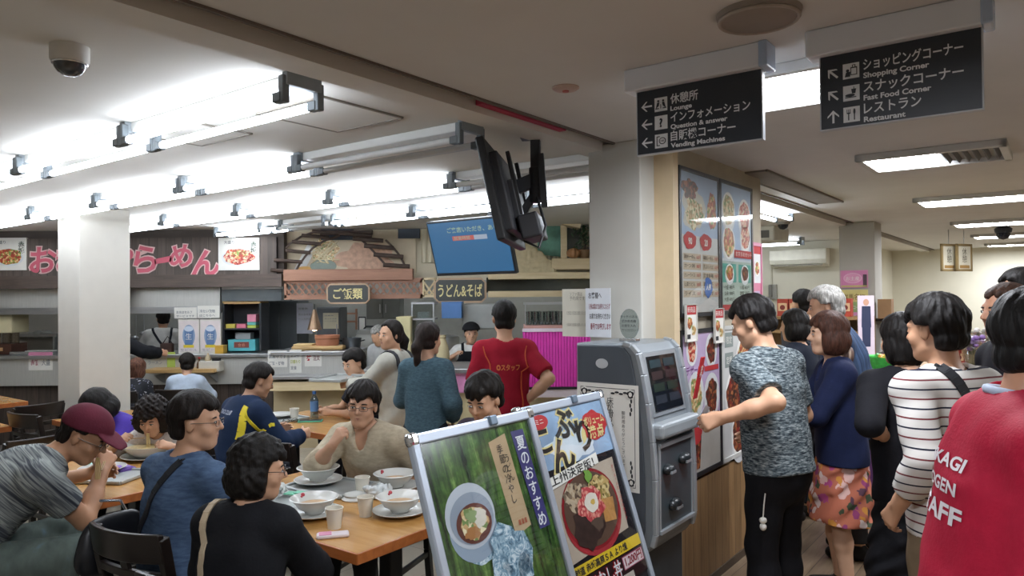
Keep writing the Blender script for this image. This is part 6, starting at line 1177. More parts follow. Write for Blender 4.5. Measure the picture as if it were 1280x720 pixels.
bag = thing('shoulder_bag', 'black shoulder bag with silver clasp hanging beside the man in blue', 'bag', blue.root.matrix_basis @ Vector((-.31, -.08, .68)), blue.yaw); F = Field([-.12, -.2, -.16], [.12, .2, .2], .01); F.cone((0, -.08, -.04), (0, .08, -.04), .085, .085, .03, flat=(1, 0, 0), q=.55, wr=.004); F.cone((0, -.07, .06), (0, .07, .06), .06, .06, .04, flat=(1, 0, 0), q=.55, wr=.004); F.build('body', M('#1b1c20', .35), bag); b = MB(); b.tube([(-.045, .05 * math.cos(a * .785), .05 + .03 * math.sin(a * .785)) for a in range(8)], .006, CHROME, 6, closed=True); b.build('clasp', bag, 50); b = MB(); b.tube([(-.03, .09, .08), (-.03, .05, .16), (-.03, -.04, .18)], .006, CHROME, 6); b.build('chain', bag, 50)
blk = P('woman in black top with short black hair and glasses, pale strap', (324, 588, 2.66), -8, sit=.43, lean=6, hmin=1.38, look=(-62, 8, 0), lh=(-.2, .34, .60), rh=(.17, .40, .58), w=.92, curl=(.4, .6), h=.008)
blk.top(CL('#15161a'), 1.75, .028, boxy=.02, wr=.006); blk.trousers(CL('#22242a')); blk.shoes(CL('#201d1c', .5)); blk.hair('curly', '#14110f', .022, 3, fringe=.045, wild=.006, side_y=.035); blk.face('#2a2220')
k = blk; blk.strap([k.N + Vector((-.10, .09, -.04)), k.N + Vector((-.11, -.03, .02)), k.C + Vector((-.13, -.15, .02)), k.W + Vector((-.13, -.17, .0)), k.P + Vector((-.10, -.19, .0))], .024, M('#b7a58a', .6))
seat('dark chair carrying the woman in black', blk, rad(-14), .05)
t = thing('mobile_phone', 'dark phone held low in the hand of the woman in black', 'phone', blk.root.matrix_basis @ (blk.grip[1] + Vector((-.02, .02, .0))), blk.yaw, rot=(rad(50), 0, blk.yaw)); b = MB(); b.box((0, 0, 0), (.07, .010, .14), BLACKP); b.build('case', t, None, .004); b = MB(); b.box((0, -.006, 0), (.062, .002, .125), M('#1c2a38', .1)); b.build('screen', t)
bei = P('man in beige shirt and glasses resting his chin on one hand', (453, 508, 3.93), 160, sit=.45, lean=12, hmin=1.5, look=(16, 3, -3), rh=(416, 556, 3.74), lh=(-.20, .22, .66), re=(.8, .1, -.9), curl=(.4, 1.15), hd=(None, (-.45, -.15, .75)), pn=(None, (-.4, -.8, 0)), w=1.12, h=.006, skin_c='#c2967a')
bei.top(slub_cloth('beige_jersey', [(.35, '#a89c86'), (.65, '#bcb098')], (14, 14, 30)), 1.35, .028, vneck=.10, wr=.008, belly=.05, h=.008); bei.trousers(CL('#3a3a3e')); bei.shoes(CL('#3a3230', .5)); bei.hair('short', '#191310', .026, 5, fringe=.040, wild=.007); bei.face('#2c2622', lips='#9c6256')
seat('dark chair under the man in beige', bei)
hid = P('dark haired person bowed behind the bamboo poster stand', (605, 499, 3.75), 150, sit=.45, lean=22, look=(0, 22, 0), lh=(-.15, .40, .72), rh=(.15, .40, .72), h=.009); hid.top(CL('#3b2f3c'), 1.0, .02); hid.trousers(CL('#26262c')); hid.shoes(CL('#2b2826', .5)); hid.hair('short', '#18130f', .024, 8, fringe=.035, wild=.006); hid.face(None)
seat('dark chair under the person behind the bamboo poster stand', hid)
# --- the table of the man in the cap
cap = P('man in maroon cap and striped grey shirt bending to his noodles', (106, 545, 3.4), -54, sit=.48, lean=47, look=(-26, 32, 0), rh=(128, 588, 3.50), lh=(112, 592, 3.75), re=(.8, -.7, -.35), le=(-.8, .1, -.5), curl=(.5, .9), w=1.1, h=.008, skin_c='#b98a6a', stoop=3.2, knees=[(-.13, .42, .60), (.24, .46, .60)], feet=[(-.16, .50, .085), (.26, .52, .085)], hmin=1.78, H=1.8)
cap.top(slub_cloth('grey_striped_jersey', [(.30, '#30333a'), (.40, '#4a4e55'), (.47, '#8d9290'), (.54, '#50545a'), (.60, '#a3a8a4'), (.70, '#5d6266'), (.78, '#b4b8b4')], (2.0, 1.5, 30), 1.3, .85, 2, (0.87, 0, 0), 0.0), .62, .026, hem=.12, belly=.05, wr=.007)
cap.trousers(slub_cloth('grey_green_denim', [(.3, '#4f5a56'), (.6, '#66726c'), (.8, '#6d8694')], (6, 6, 3)), .022); cap.shoes(CL('#5b5852', .7)); cap.hair('crop', '#17120f', .010, 4); cap.face('#6a6058')
F = Field([x - .22 for x in cap.Hc], [x + .24 for x in cap.Hc], .005); F.ell(cap.hp(0, -.012, .046), (.099, .117, .097), cap.HR, .01); F.cone(cap.hp(0, .0, .045), cap.hp(0, .0, .045), .001, .001, .001); nrm = cap.HR @ Vector((0, .18, -1)); F.cutplane(cap.hp(0, 0, .040), nrm); F.cone(cap.hp(-.04, .10, .046), cap.hp(.04, .10, .046), .05, .05, .01, flat=cap.HR @ Vector((0, .2, 1)), q=.2); F.cone(cap.hp(-.03, .14, .038), cap.hp(.03, .14, .038), .04, .04, .01, flat=cap.HR @ Vector((0, .2, 1)), q=.2); F.build('cap', CL('#5a2230'), cap.root)
seat('dark chair under the man in the maroon cap', cap)
def sticks(label, person, q, to, n='chopsticks', noodle=False):
    a = person.root.matrix_basis @ person.grip[q]; tw = person.root.matrix_basis @ Vector(to); t = thing(n, label, 'chopsticks', a); d = (tw - a)
    for s in (-1, 1): b = MB(); b.cyl(Vector((s * .005, 0, .0)) - d.normalized() * .06, d + Vector((s * .002, 0, 0)), .0035, M('#b58f5a', .5), .002, 8); b.build('chopstick', t)
    return t
sticks('chopsticks in the hand of the man in the maroon cap', cap, 1, cap.hp(.03, .15, -.09))
def noodles(label, person, drop):
    m = person.root.matrix_basis @ person.hp(0, .10, -.06); t = thing('noodle_strand', label, 'noodles', m); 
    for k in range(4): b = MB(); o = (k - 1.5) * .004; b.tube([(o, 0, 0), (o * 1.4, .004 * k, -drop * .5), (o * 1.5, 0, -drop)], .0024, M('#cdb47c', .4), 6); b.build('strand', t, 50)
    return t
noodles('noodles hanging from the mouth of the man in maroon cap', cap, .10)
cur = P('curly haired woman in pale blouse eating noodles from a bowl', (190, 524, 4.55), 182, sit=.45, lean=28, hmin=1.3, look=(0, 24, 0), rh=(.17, .40, .84), lh=(-.15, .40, .80), re=(.9, 0, -.5), le=(-.9, 0, -.5), curl=(.8, .8), w=.92, h=.009)
cur.top(spot_cloth('pale_lace', '#c4bcb8', ['#d8d2cc', '#aaa0a0', '#cfc4be'], 40, .3), 1.0, .022); cur.trousers(CL('#33343c')); cur.shoes(CL('#2b2826', .5)); cur.hair('curly', '#1d1613', .042, 6, fringe=.045, wild=.013); cur.face()
seat('dark chair under the curly haired woman', cur); sticks('chopsticks in the hand of the curly haired woman', cur, 1, cur.hp(.02, .13, -.08)); noodles('noodles hanging from the mouth of the curly haired woman', cur, .13)
pur = P('person in purple top bowing a dark haired head over the table', (122, 510, 4.85), 140, sit=.45, lean=30, hmin=1.3, look=(5, 40, 0), rh=(.16, .42, .80), lh=(-.17, .46, .74), re=(.9, 0, -.4), le=(-.9, 0, -.4), w=1.0, h=.010); pur.top(CL('#43308a'), .9, .026); pur.trousers(CL('#2b2b33')); pur.shoes(CL('#2b2826', .5)); pur.hair('bob', '#15110f', .030, 7, fringe=.03); pur.face()
seat('dark chair under the person in purple', pur)
nav = P('man in navy and yellow track jacket seated with his back turned', (324, 476, 5.0), -42, sit=.45, lean=16, look=(-14, 20, 0), rh=(.18, .42, .76), lh=(-.18, .42, .76), w=1.08, h=.010)
nav.top(CL('#1b2a44'), 1.9, .03, collar=.05, wr=.007); nav.trousers(CL('#23252d')); nav.shoes(CL('#2b2826', .5)); nav.hair('short', '#1a1512', .016, 9); nav.face()
k = nav; nav.strap([k.loc(at(u, v, 4.82)) for u, v in ((313, 511), (309, 524), (305, 537), (302, 550))], .05, M('#d9c62c', .7), 'yellow_panel'); nav.strap([k.loc(at(u, v, 4.82)) for u, v in ((312, 512), (320, 522), (330, 530), (338, 534))], .022, M('#d9c62c', .7), 'yellow_piping')
seat('dark chair under the man in navy and yellow', nav)
boy = P('boy in pale blue shirt seated at the ramen counter, back turned', (234, 455, 7.5), 8, sit=.42, lean=8, hmin=1.25, look=(18, 8, 0), rh=(.15, .34, .72), lh=(-.15, .34, .72), w=.95); boy.top(CL('#b3c0d0'), 1.2, .024); boy.trousers(CL('#3a3f4a')); boy.shoes(CL('#55504a', .6)); boy.hair('short', '#18130f', .018, 11, fringe=.04)
seat('dark chair under the boy in pale blue', boy)
flo = P('woman with long brown hair and dark floral top at ramen counter', (172, 462, 7.5), 5, sit=.42, lean=8, hmin=1.3, look=(-8, 8, 0), w=.9); flo.top(spot_cloth('navy_floral', '#1a1b22', ['#8d8f9c', '#5a5f78', '#b0aeb4'], 30, .22), 1.6, .024); flo.trousers(CL('#2b2b33')); flo.shoes(CL('#2b2826', .5)); flo.hair('long', '#5a3a2c', .018, 12, length=.16)
seat('dark chair under the woman with long brown hair', flo)
kid = P('dark haired child seated across the table with the water bottle', (442, 455, 6.15), 120, sit=.46, lean=10, look=(20, 15, 0), rh=(.15, .40, .76), lh=(-.16, .40, .78)); kid.top(CL('#22242c'), .7, .02); kid.trousers(CL('#2b2b33')); kid.shoes(CL('#2b2826', .5)); kid.hair('short', '#15110e', .020, 13, fringe=.04); kid.face()
seat('dark chair under the child across the bottle table', kid)
# --- standing at the counters
tea = P('woman with ponytail in long teal knit standing in the queue', (536, 424, 5.2), -14, lean=2, look=(-20, 2, 0), w=.84, lh=(-.12, .26, .95), rh=(.16, .12, .84)); tea.top(slub_cloth('teal_knit', [(.35, '#3a4f5a'), (.65, '#4d646e')], (20, 20, 50)), 1.95, .026, hem=.30, boxy=.0); tea.trousers(CL('#22242c')); tea.shoes(CL('#2b2826', .5)); tea.hair('pony', '#241a16', .016, 14)
red = P('man in crimson staff shirt, hand on hip, facing noodle counter', (630, 398, 5.15), 2, lean=1, look=(6, 0, 0), rh=(.155, -.03, .985), re=(.75, -.65, -.1), lh=(-.18, .18, .90), hd=(None, (-.8, .5, -.3)), w=.88); red.top(CL('#9a1c2e'), .82, .026, hem=.14, boxy=.01, wr=.008); red.trousers(CL('#2a2c34')); red.shoes(CL('#2b2826', .5)); red.hair('crop', '#14100e', .014, 15)
k = red
om = M('#d9763f', .6); red.strap([k.S[-1] + Vector((-.0, -.06, .03)), k.C + Vector((-.13, -.13, .03)), k.W + Vector((-.14, -.13, 0)), k.P + Vector((-.15, -.13, -.05))], .007, M('#c9552f', .6), 'piping'); red.strap([k.S[1] + Vector((.0, -.06, .03)), k.C + Vector((.13, -.13, .03)), k.W + Vector((.14, -.13, 0)), k.P + Vector((.15, -.13, -.05))], .007, M('#c9552f', .6), 'piping')
b = MB(); b.tube([k.N + Vector((.074 * math.cos(a * .5236), -.004 + .07 * math.sin(a * .5236), .018 + .006 * math.sin(a * .5236))) for a in range(12)], .009, om, 6, closed=True); b.build('collar_trim', red.root, 50)
hoo = P('woman in pale grey hoodie looking back while holding a tray', (488, 419, 5.75), 72, lean=2, look=(62, 2, 0), lh=(-.10, .38, 1.02), rh=(.12, .38, 1.02), w=.95); hoo.top(CL('#a9a79c'), 1.8, .034, hem=.10, boxy=.03, collar=.05, wr=.008); hoo.trousers(CL('#27304a')); hoo.shoes(CL('#55504a', .6)); hoo.hair('pony', '#1b1512', .012, 16, fringe=.075); hoo.face()
k = hoo
for q in (-1, 1): hoo.strap([k.N + Vector((q * .10, .10, -.12)), k.N + Vector((q * .11, .03, .035)), k.N + Vector((q * .12, -.09, -.03)), k.C + Vector((q * .13, -.17, -.02)), k.W + Vector((q * .15, -.12, -.02))], .04, M('#23252b', .6))
t = thing('serving_tray', 'grey tray carried by the woman in the pale hoodie', 'tray', hoo.root.matrix_basis @ Vector((0, .52, 1.045)), hoo.yaw); b = MB(); b.box((0, 0, .006), (.40, .28, .012), TRAYM); b.build('tray', t, None, .005); b = MB()
for s in (-1, 1): b.box((s * .2, 0, .014), (.016, .28, .024), TRAYM); b.box((0, s * .14, .014), (.40, .016, .024), TRAYM)
b.build('rim', t, None, .004)
wl = P('kitchen lady in black cap and apron over white shirt', (589, 417, 7.95), 176, lean=2, look=(14, 6, 0), rh=(.16, .22, 1.08), lh=(-.20, .16, 1.0)); wl.top(CL('#c9c8c2'), .8, .026); wl.trousers(CL('#2b2b33')); wl.shoes(CL('#2b2826', .5)); wl.hair('short', '#1a1512', .014, 17, fringe=.05); wl.face()
F = Field([x - .2 for x in wl.Hc], [x + .22 for x in wl.Hc], .011); F.ell(wl.hp(0, -.012, .048), (.098, .116, .088), wl.HR, .01); F.cutplane(wl.hp(0, 0, .045), wl.HR @ Vector((0, .1, -1))); F.build('cap', CL('#1b1b1e'), wl.root)
lo, hi = wl.bounds(); F = Field(lo, hi, .012); wl.torso(F, .036); F.cutplane(wl.C + Vector((0, 0, .10)), Vector((0, 0, 1))); F.cutplane(wl.P + Vector((0, .02, 0)), Vector((0, -1, 0))); F.build('apron', CL('#17181c'), wl.root)
for q in (-1, 1): wl.strap([wl.C + Vector((q * .09, .15, .08)), wl.N + Vector((q * .09, .06, .03)), wl.N + Vector((q * .09, -.05, .03))], .03, CL('#17181c'))
b = MB(TR(wl.C + Vector((.01, .150, -.06)), math.pi)); b.disc(0, 0, .035, .03, M('#c9c8c2', .7), 2, 9, .4, 3); b.text('そば', 0, -.07, .03, M('#c9c8c2', .7), 2, al='C'); b.build('apron_print', wl.root)
kw = P('cook in white shirt with crossed dark apron straps, back turned', (204, 399, 9.55), 14, lean=12, look=(16, 10, 0), rh=(.15, .34, 1.12), lh=(-.18, .36, 1.12)); kw.top(CL('#bdbbb6'), 1.3, .03); kw.trousers(CL('#33343c')); kw.shoes(CL('#2b2826', .5)); kw.hair('short', '#1a1512', .016, 18)
k = kw; kw.strap([k.N + Vector((-.11, -.02, .03)), k.C + Vector((.0, -.17, .03)), k.W + Vector((.14, -.12, .02))], .028, CL('#23242a')); kw.strap([k.N + Vector((.11, -.02, .03)), k.C + Vector((.13, -.15, .03)), k.W + Vector((.15, -.11, .02))], .028, CL('#23242a'))
t = thing('leather_pouch', 'brown leather pouch standing on the counter below the cook', 'pouch', (kx(209, YK + .2), YK + .2, zr)); b = MB(); b.box((0, 0, .06), (.14, .08, .12), M('#4a2f26', .5)); b.build('body', t, None, .02, 3); b = MB(); b.box((0, -.045, .085), (.13, .012, .06), M('#3a241d', .5)); b.build('flap', t, None, .004); b = MB(); b.tube([(-.06, 0, .11), (0, .01, .2), (.06, 0, .11)], .006, M('#2a1c18', .5), 6); b.build('handle', t, 50)
arm = P('person in black half hidden by the square pillar, reaching at counter', (146, 400, 7.9), -28, lean=14, look=(-10, 12, 0), rh=(.30, .48, 1.12), lh=(-.15, .42, 1.12), re=(.8, -.3, -.4)); arm.top(CL('#1d1e22'), 1.9, .034); arm.trousers(CL('#1d1e24')); arm.shoes(CL('#2b2826', .5)); arm.hair('short', '#15110e', .018, 19)
chf = P('kitchen helper in pale grey coat behind the hoodie woman', (473, 420, 8.3), 150, lean=18, look=(0, 25, 0)); chf.top(CL('#a8a9a8'), 1.8, .034); chf.trousers(CL('#8a8a88')); chf.shoes(CL('#2b2826', .5)); chf.hair('short', '#8d8c88', .018, 20)
# --- the corridor
slu = P('man in grey flecked shirt and black trousers at ticket machine', (940, 403, 3.65), 38, lean=6, look=(18, 22, 0), lh=(903, 522, 3.32), le=(-.8, -.35, -.7), rh=(.20, .22, .98), w=1.02, curl=(.9, .6), h=.008)
slu.top(slub_cloth('flecked_jersey', [(.36, '#252c33'), (.46, '#4a555b'), (.57, '#7a8487'), (.70, '#b4baba')], (9, 9, 34), 4, .85, 5), .78, .026, hem=-.02, boxy=.02, wr=.006); slu.trousers(CL('#16161a'), .02); slu.shoes(CL('#22201f', .5)); slu.hair('short', '#110e0d', .019, 21, fringe=.045, wild=.006); slu.face()
t = thing('phone_charm', 'white ball charm hanging at the hip of the man in grey flecked shirt', 'charm', slu.root.matrix_basis @ Vector((-.185, -.04, .62))); b = MB(); b.ell((0, 0, 0), (.016, .016, .018), PAPER, 12, 8); b.ell((0, 0, .03), (.018, .016, .015), PAPER, 12, 8); b.build('charm', t, 60); b = MB(); b.tube([(0, 0, .042), (.005, 0, .10), (.012, 0, .155)], .003, PAPER, 6); b.build('cord', t)
t = thing('paper_ticket', 'paper ticket between the fingers of the man at the machine', 'ticket', slu.root.matrix_basis @ (slu.grip[-1] + Vector((0, .03, .01))), rot=(.4, .3, slu.yaw + .3)); b = MB(); b.box((0, 0, .03), (.06, .0015, .10), M('#b9c4d4', .6)); b.build('paper', t); b = MB(TR((0, -.001, .03))); b.text('食券', 0, 0, .015, INK, 1, al='C'); b.build('lettering', t)
flw = P('woman in navy cardigan and floral skirt waiting behind machine user', (1034, 418, 4.15), 78, lean=3, look=(4, 2, 0), w=.92, lh=(-.08, .36, 1.06), rh=(.08, .36, 1.04), skin_c='#c9a084', h=.0085)
flw.top(CL('#19213f'), 1.9, .026, hem=.02, boxy=.04, vneck=.16); flw.skirt(spot_cloth('rose_floral', '#b5684f', ['#8d3a6a', '#d9c6c0', '#3f4a34', '#a8457a', '#c98a3a', '#d8b0a8', '#5a3a4a'], 17, .42), .42, .27); flw.shoes(CL('#2b2826', .5)); flw.hair('bob', '#43291f', .020, 22, fringe=.05); flw.face()
b = MB(); c_ = flw.hp(0, -.10, -.125)
for a in range(5): b.tube([c_ + Vector((.035 * math.cos(j * .5236), .0 + .012 * (a - 2), .035 * math.sin(j * .5236))) for j in range(12)], .011, M(('#6a5248', '#b09a86', '#4a342c')[a % 3], .7), 6, closed=True)
b.build('scrunchie', flw.root, 50)
old = P('grey haired man in blue shirt and dark trousers, stooping forward', (1031, 384, 4.85), 66, lean=13, look=(6, 10, 0), lh=(-.16, .30, .95), rh=(.16, .30, .95), w=1.05); old.top(strip_cloth('blue_striped_shirt', [(0, '#33435c'), (.5, '#3d4f6c'), (.8, '#2a3850')], 0, .04), 1.9, .032, hem=.08, boxy=.02, collar=.04); old.trousers(CL('#33353a'), .024); old.shoes(CL('#17171a', .4)); old.hair('short', '#8f8d88', .022, 23, wild=.005); old.face()
bk1 = P('black haired woman in dark top beyond the navy cardigan', (992, 408, 5.6), 40, look=(10, 4, 0)); bk1.top(CL('#1f2430'), 1.6, .026); bk1.trousers(CL('#23252d')); bk1.shoes(CL('#2b2826', .5)); bk1.hair('bob', '#14110f', .022, 24)
bk2 = P('dark haired person farthest along the menu wall', (1003, 381, 6.7), 20, look=(0, 4, 0)); bk2.top(CL('#4a4a50'), 1.6, .026); bk2.trousers(CL('#23252d')); bk2.shoes(CL('#2b2826', .5)); bk2.hair('short', '#15110f', .022, 25)
strp = P('person in white striped long shirt with dark bag strap, back turned', (1168, 413, 2.85), 16, lean=3, look=(12, 6, 0), w=.98, lh=(-.225, .04, .90), le=(-.25, -.95, 0), rh=(.23, .12, .90), curl=(.55, .5), h=.007, skin_c='#b98c6e')
strp.top(strip_cloth('white_striped_jersey', [(0, '#c6c3be'), (.36, '#1f2030'), (.45, '#c6c3be'), (.86, '#6a3035'), (.95, '#c6c3be')], 2, .066), 1.62, .026, hem=.02, boxy=.022, wr=.005); strp.trousers(CL('#7d6d58'), .018); strp.shoes(CL('#3a3230', .5)); strp.hair('short', '#0f0c0b', .026, 26, fringe=.03, wild=.006, nape=-.085)
k = strp; strp.strap([k.N + Vector((-.085, .05, -.02)), k.N + Vector((-.075, -.04, .035)), k.C + Vector((-.02, -.165, .07)), k.W + Vector((.10, -.165, .03)), k.P + Vector((.18, -.11, .0))], .04, M('#191a1f', .5))
drs = P('person in long black dress standing before the striped shirt', (1126, 425, 3.5), -5, lean=2, look=(20, 6, 0), w=.95, lh=(1109, 548, 3.42), curl=(.9, .4)); drs.top(CL('#17171c'), 1.0, .026); drs.skirt(CL('#131317'), .68, .27); drs.shoes(CL('#17171a', .5)); drs.hair('long', '#120f0e', .018, 27, length=.06)
g0 = drs.root.matrix_basis @ drs.grip[-1]; t = thing('folded_umbrella', 'pale folded umbrella hanging from the hand of black dress person', 'umbrella', g0); b = MB(); d = Vector((-.10, -.04, -.30)); b.tube([Vector((.03, .01, .08)), Vector((0, 0, 0)), d * .15, d * .8, d], [.010, .011, .018, .010, .005], M('#b9bcbd', .4), 10); b.build('canopy', t, 50); b = MB(); b.tube([Vector((.03, .01, .08)), Vector((.045, .015, .12)), Vector((.07, .02, .12)), Vector((.075, .02, .09))], .008, M('#d4d4d0', .4), 8); b.build('handle', t, 50); b = MB(); b.cyl(d, d * 1.08, .004, STEEL, n=8); b.build('tip', t)
prof_ = P('brown haired man in profile with black and maroon jacket', (1257, 390, 3.45), 84, lean=2, look=(4, 2, 0), w=1.02, skin_c='#b5856a', h=.008); prof_.top(CL('#1b1a1f'), 1.9, .034, collar=.05); prof_.trousers(CL('#26262c')); prof_.shoes(CL('#22201f', .5)); prof_.hair('short', '#3a271d', .016, 28, fringe=.062); prof_.face(brow='#241a14')
prof_.strap([prof_.S[-1] + Vector((-.03, .07, .02)), prof_.S[-1] + Vector((-.075, .02, -.08)), prof_.S[-1] + Vector((-.06, -.02, -.2))], .10, M('#3d1a2a', .7), 'maroon_panel')
bk3 = P('tall black haired person behind the man in profile', (1274, 366, 4.3), 70, look=(0, 2, 0)); bk3.top(CL('#23262e'), 1.6, .026); bk3.trousers(CL('#23252d')); bk3.shoes(CL('#2b2826', .5)); bk3.hair('short', '#14110f', .022, 29)
stf = P('staff member in crimson jacket with white back lettering', (1308, 428, 1.70), -106, lean=7, look=(8, 3, 0), w=1.1, skin_c='#b07f62', h=.0065, lh=(-.25, .05, .80), rh=(.25, .05, .80)); RJ = M('#9c1430', .7, 0, .08, 22, .15, 0, (1, 1, 1), .2)
stf.top(RJ, 1.95, .038, hem=.12, boxy=.03, collar=.055, wr=.007); stf.trousers(CL('#23252d')); stf.shoes(CL('#22201f', .5)); stf.hair('crop', '#0f0d0c', .012, 30)
b = MB(); k = stf; b.tube([k.N + Vector((.066 * math.cos(a * .5236), -.004 + .066 * math.sin(a * .5236), .062 + .010 * math.sin(a * .5236 + 3.14))) for a in range(12)], .011, M('#a9b4c8', .7), 8, closed=True); b.build('shirt_collar', stf.root, 50)
def wrap_text(person, lines, z0, m, gap=.012):
    """lettering that follows the back of the jacket: each glyph is thrown onto the cloth from behind"""
    dg = bpy.context.evaluated_depsgraph_get(); from mathutils.bvhtree import BVHTree; bv = BVHTree.FromObject(person.shirt, dg); b = MB()
    for s, x, z, h, w in lines:
        V, Fc, x0, x1, y0, y1 = text_geo(s, .03); kx_ = w / (x1 - x0); kz = h / .88; vs = []
        for u, q in V:
            o = Vector((x + (u - (x0 + x1) / 2) * kx_, -.6, z + q * kz)); hit = bv.ray_cast(o, Vector((0, 1, 0))); vs.append((o.x, (hit[0].y if hit[0] else -.2) - .004, o.z))
        b.add(vs, Fc, m)
    return b.build('lettering', person.root)
wrap_text(stf, (('AKAGI', .0, k.C.z + .05, .036, .20), ('KOGEN', .0, k.C.z - .005, .036, .20), ('STAFF', .0, k.C.z - .07, .05, .25)), 0, M('#cfc9cc', .6))
wrap_text(red, (('◎スタッフ', .02, k.C.z * 0 + red.C.z - .01, .04, .16),), 0, om)
wrap_text(nav, (('TRACK CLUB', -.02, nav.C.z + .09, .03, .16),), 0, M('#9aa0ac', .7))
# --- chairs nobody sits on
def at_floor(px, depth): p = at(px, 371, depth); return (p.x, p.y)
chair('empty dark chair tucked at the near side of the bottle table', at_floor(383, 4.75), ROOM); chair('empty dark chair beside the farthest table at the photo edge', at_floor(27, 6.35), rad(62)); chair('empty dark chair by the table between pillar and purple top', at_floor(73, 5.95), ROOM + .15); chair('empty dark chair with curved rail behind the maroon cap man', at_floor(22, 4.85), rad(60))
# --- floor things by the man in the cap
t = thing('backpack', 'dark backpack on the floor at the corner by the striped grey shirt', 'bag', at(4, 700, 2.55) * 1.0); t.location.z = 0; F = Field([-.25, -.22, -.03], [.25, .22, .62], .012); F.cone((0, 0, .14), (0, 0, .42), .17, .14, .05, flat=(0, 1, 0), q=.65, wr=.006); F.cone((0, -.1, .14), (0, -.1, .22), .11, .10, .04, flat=(0, 1, 0), q=.6, wr=.005); F.cutplane((0, 0, .003), (0, 0, -1)); F.build('body', CL('#23252b', .6), t); b = MB(); b.tube([(-.05, .06, .55), (-.03, .06, .60), (.03, .06, .60), (.05, .06, .55)], .010, BLACKP, 8); b.build('handle', t, 50)
ch_ = chair('empty dark chair at the photo corner holding the dotted white hat', at_floor(20, 2.25), rad(-20)); p = ch_.location
t = thing('sun_hat', 'white dotted sun hat lying on the empty corner chair', 'hat', (p.x + .03, p.y - .0, .453)); b = MB(); b.lathe([(.16, 0), (.165, .008), (.10, .03), (.088, .08), (.06, .10), (0, .105)], spot_cloth('dotted_hat', '#c9c6bd', ['#2b2b2e'], 30, .2), n=32); b.build('crown', t, 50); b = MB(); b.tube([(.097 * math.cos(k * .2618), .097 * math.sin(k * .2618), .036) for k in range(24)], .006, M('#3a3a3c', .7), 6, closed=True); b.build('band', t, 50)
t = thing('red_bag', 'dark red bag on the floor under the maroon cap man\'s table', 'bag', (lambda p: (p.x, p.y, 0))(on(92, 700, 0.12) if False else at(92, 690, 3.6)), ROOM); F = Field([-.25, -.16, -.02], [.25, .16, .3], .012); F.cone((-.12, 0, .10), (.12, 0, .10), .10, .10, .04, flat=(0, 1, 0), q=.8, wr=.005); F.cutplane((0, 0, .003), (0, 0, -1)); F.build('body', CL('#6a1c22', .6), t); b = MB(); b.tube([(-.08, 0, .19), (-.05, 0, .27), (.05, 0, .27), (.08, 0, .19)], .009, CL('#4a1418', .6), 8); b.build('handle', t, 50)
# ------------------------------------------------------------------ the shop past the menu wall
def spos(px, y): p = at(px, 371, y); return p.x, p.y
WB = 12.0
t = thing('wall_air_conditioner', 'white wall air conditioner high on the shop wall', 'air conditioner', rm(-3.28, WB - .005, 2.12), ROOM); b = MB(); b.prism([(-.43, 0, 0), (-.43, -.20, .05), (-.43, -.23, .12), (-.43, -.21, .28), (-.43, 0, .29)], (.86, 0, 0), M('#d3d0c0', .5)); b.build('casing', t, None, .012); b = MB(); b.box((0, -.20, .035), (.74, .05, .012), M('#8f8c80', .6), Matrix.Rotation(.5, 3, 'X')); b.build('louver', t); b = MB(); b.box((-.46, -.02, -.35), (.02, .02, .9), M('#c9c4b0', .6)); b.build('pipe_cover', t)
t = thing('ceiling_air_conditioner', 'boxy ceiling air conditioner in the shop before the wall unit', 'air conditioner', rm(-3.05, 9.2, CEIL), ROOM); b = MB(); b.box((0, 0, -.09), (.62, .6, .18), M('#c0bdb0', .5)); b.build('casing', t, None, .02); b = MB(); b.box((.0, -.302, -.10), (.5, .01, .09), M('#5c5a54', .6)); b.build('intake_grille', t); b = MB(); b.box((.302, 0, -.12), (.01, .45, .05), M('#6c6a62', .6)); b.build('outlet', t)
t = thing('wall_phone', 'small wall intercom box under the air conditioner pipe', 'intercom', rm(-3.72, WB - .02, 1.74), ROOM); b = MB(); b.box((0, 0, 0), (.13, .07, .24), M('#8f8d84', .5)); b.build('body', t, None, .01); b = MB(); b.box((-.02, -.045, .02), (.04, .03, .2), M('#6f6d66', .5)); b.build('handset', t, None, .008)
SHW = wood('shop_shelf_wood', '#8d6c44', '#a9875a', (1, 9, 9), 3, .55)
def shelf_unit(label, loc, rz, w, d, zs, top):
    t = thing('display_shelf', label, 'shelf', loc, rz)
    for z in zs: b = MB(); b.box((0, d / 2, z), (w, d, .035), SHW); b.build('shelf_board', t, None, .004)
    for s in (-1, 1): b = MB(); b.box((s * (w / 2 - .015), d / 2, top / 2), (.03, d, top), SHW); b.build('side_panel', t)
    b = MB(); b.box((0, d - .01, top / 2), (w, .02, top), M('#8a6a45', .6)); b.build('back_panel', t); return t
su = shelf_unit('wooden shop shelf with jars and red boxes along the white wall', rm(-2.62, 8.6), ROOM, 1.9, .42, (.4, .85, 1.27, 1.62 - .19), 1.45)
JARC = ('#c98a3a', '#b5642c', '#cfa04a', '#a8522a'); jp = None
for k in range(9):
    if jp is None: jp = thing('jam_jar', 'x', 'jar'); b = MB(); b.lathe([(.035, 0), (.038, .02), (.038, .09), (.03, .105)], M('#c08a44', .25), n=14); b.build('jar', jp, 40); b = MB(); b.cyl((0, 0, .103), (0, 0, .125), .034, M('#d9d6cc', .5), n=14); b.build('lid', jp, 40); o = jp
    else: o = copy_tree(jp)
    place(o, rm(-3.48 + .095 * k, 8.68, 1.448), ROOM); o['label'] = 'amber jar with white lid in the row on the shop shelf top'; o['group'] = 'amber jars on the shop shelf'
bp = None
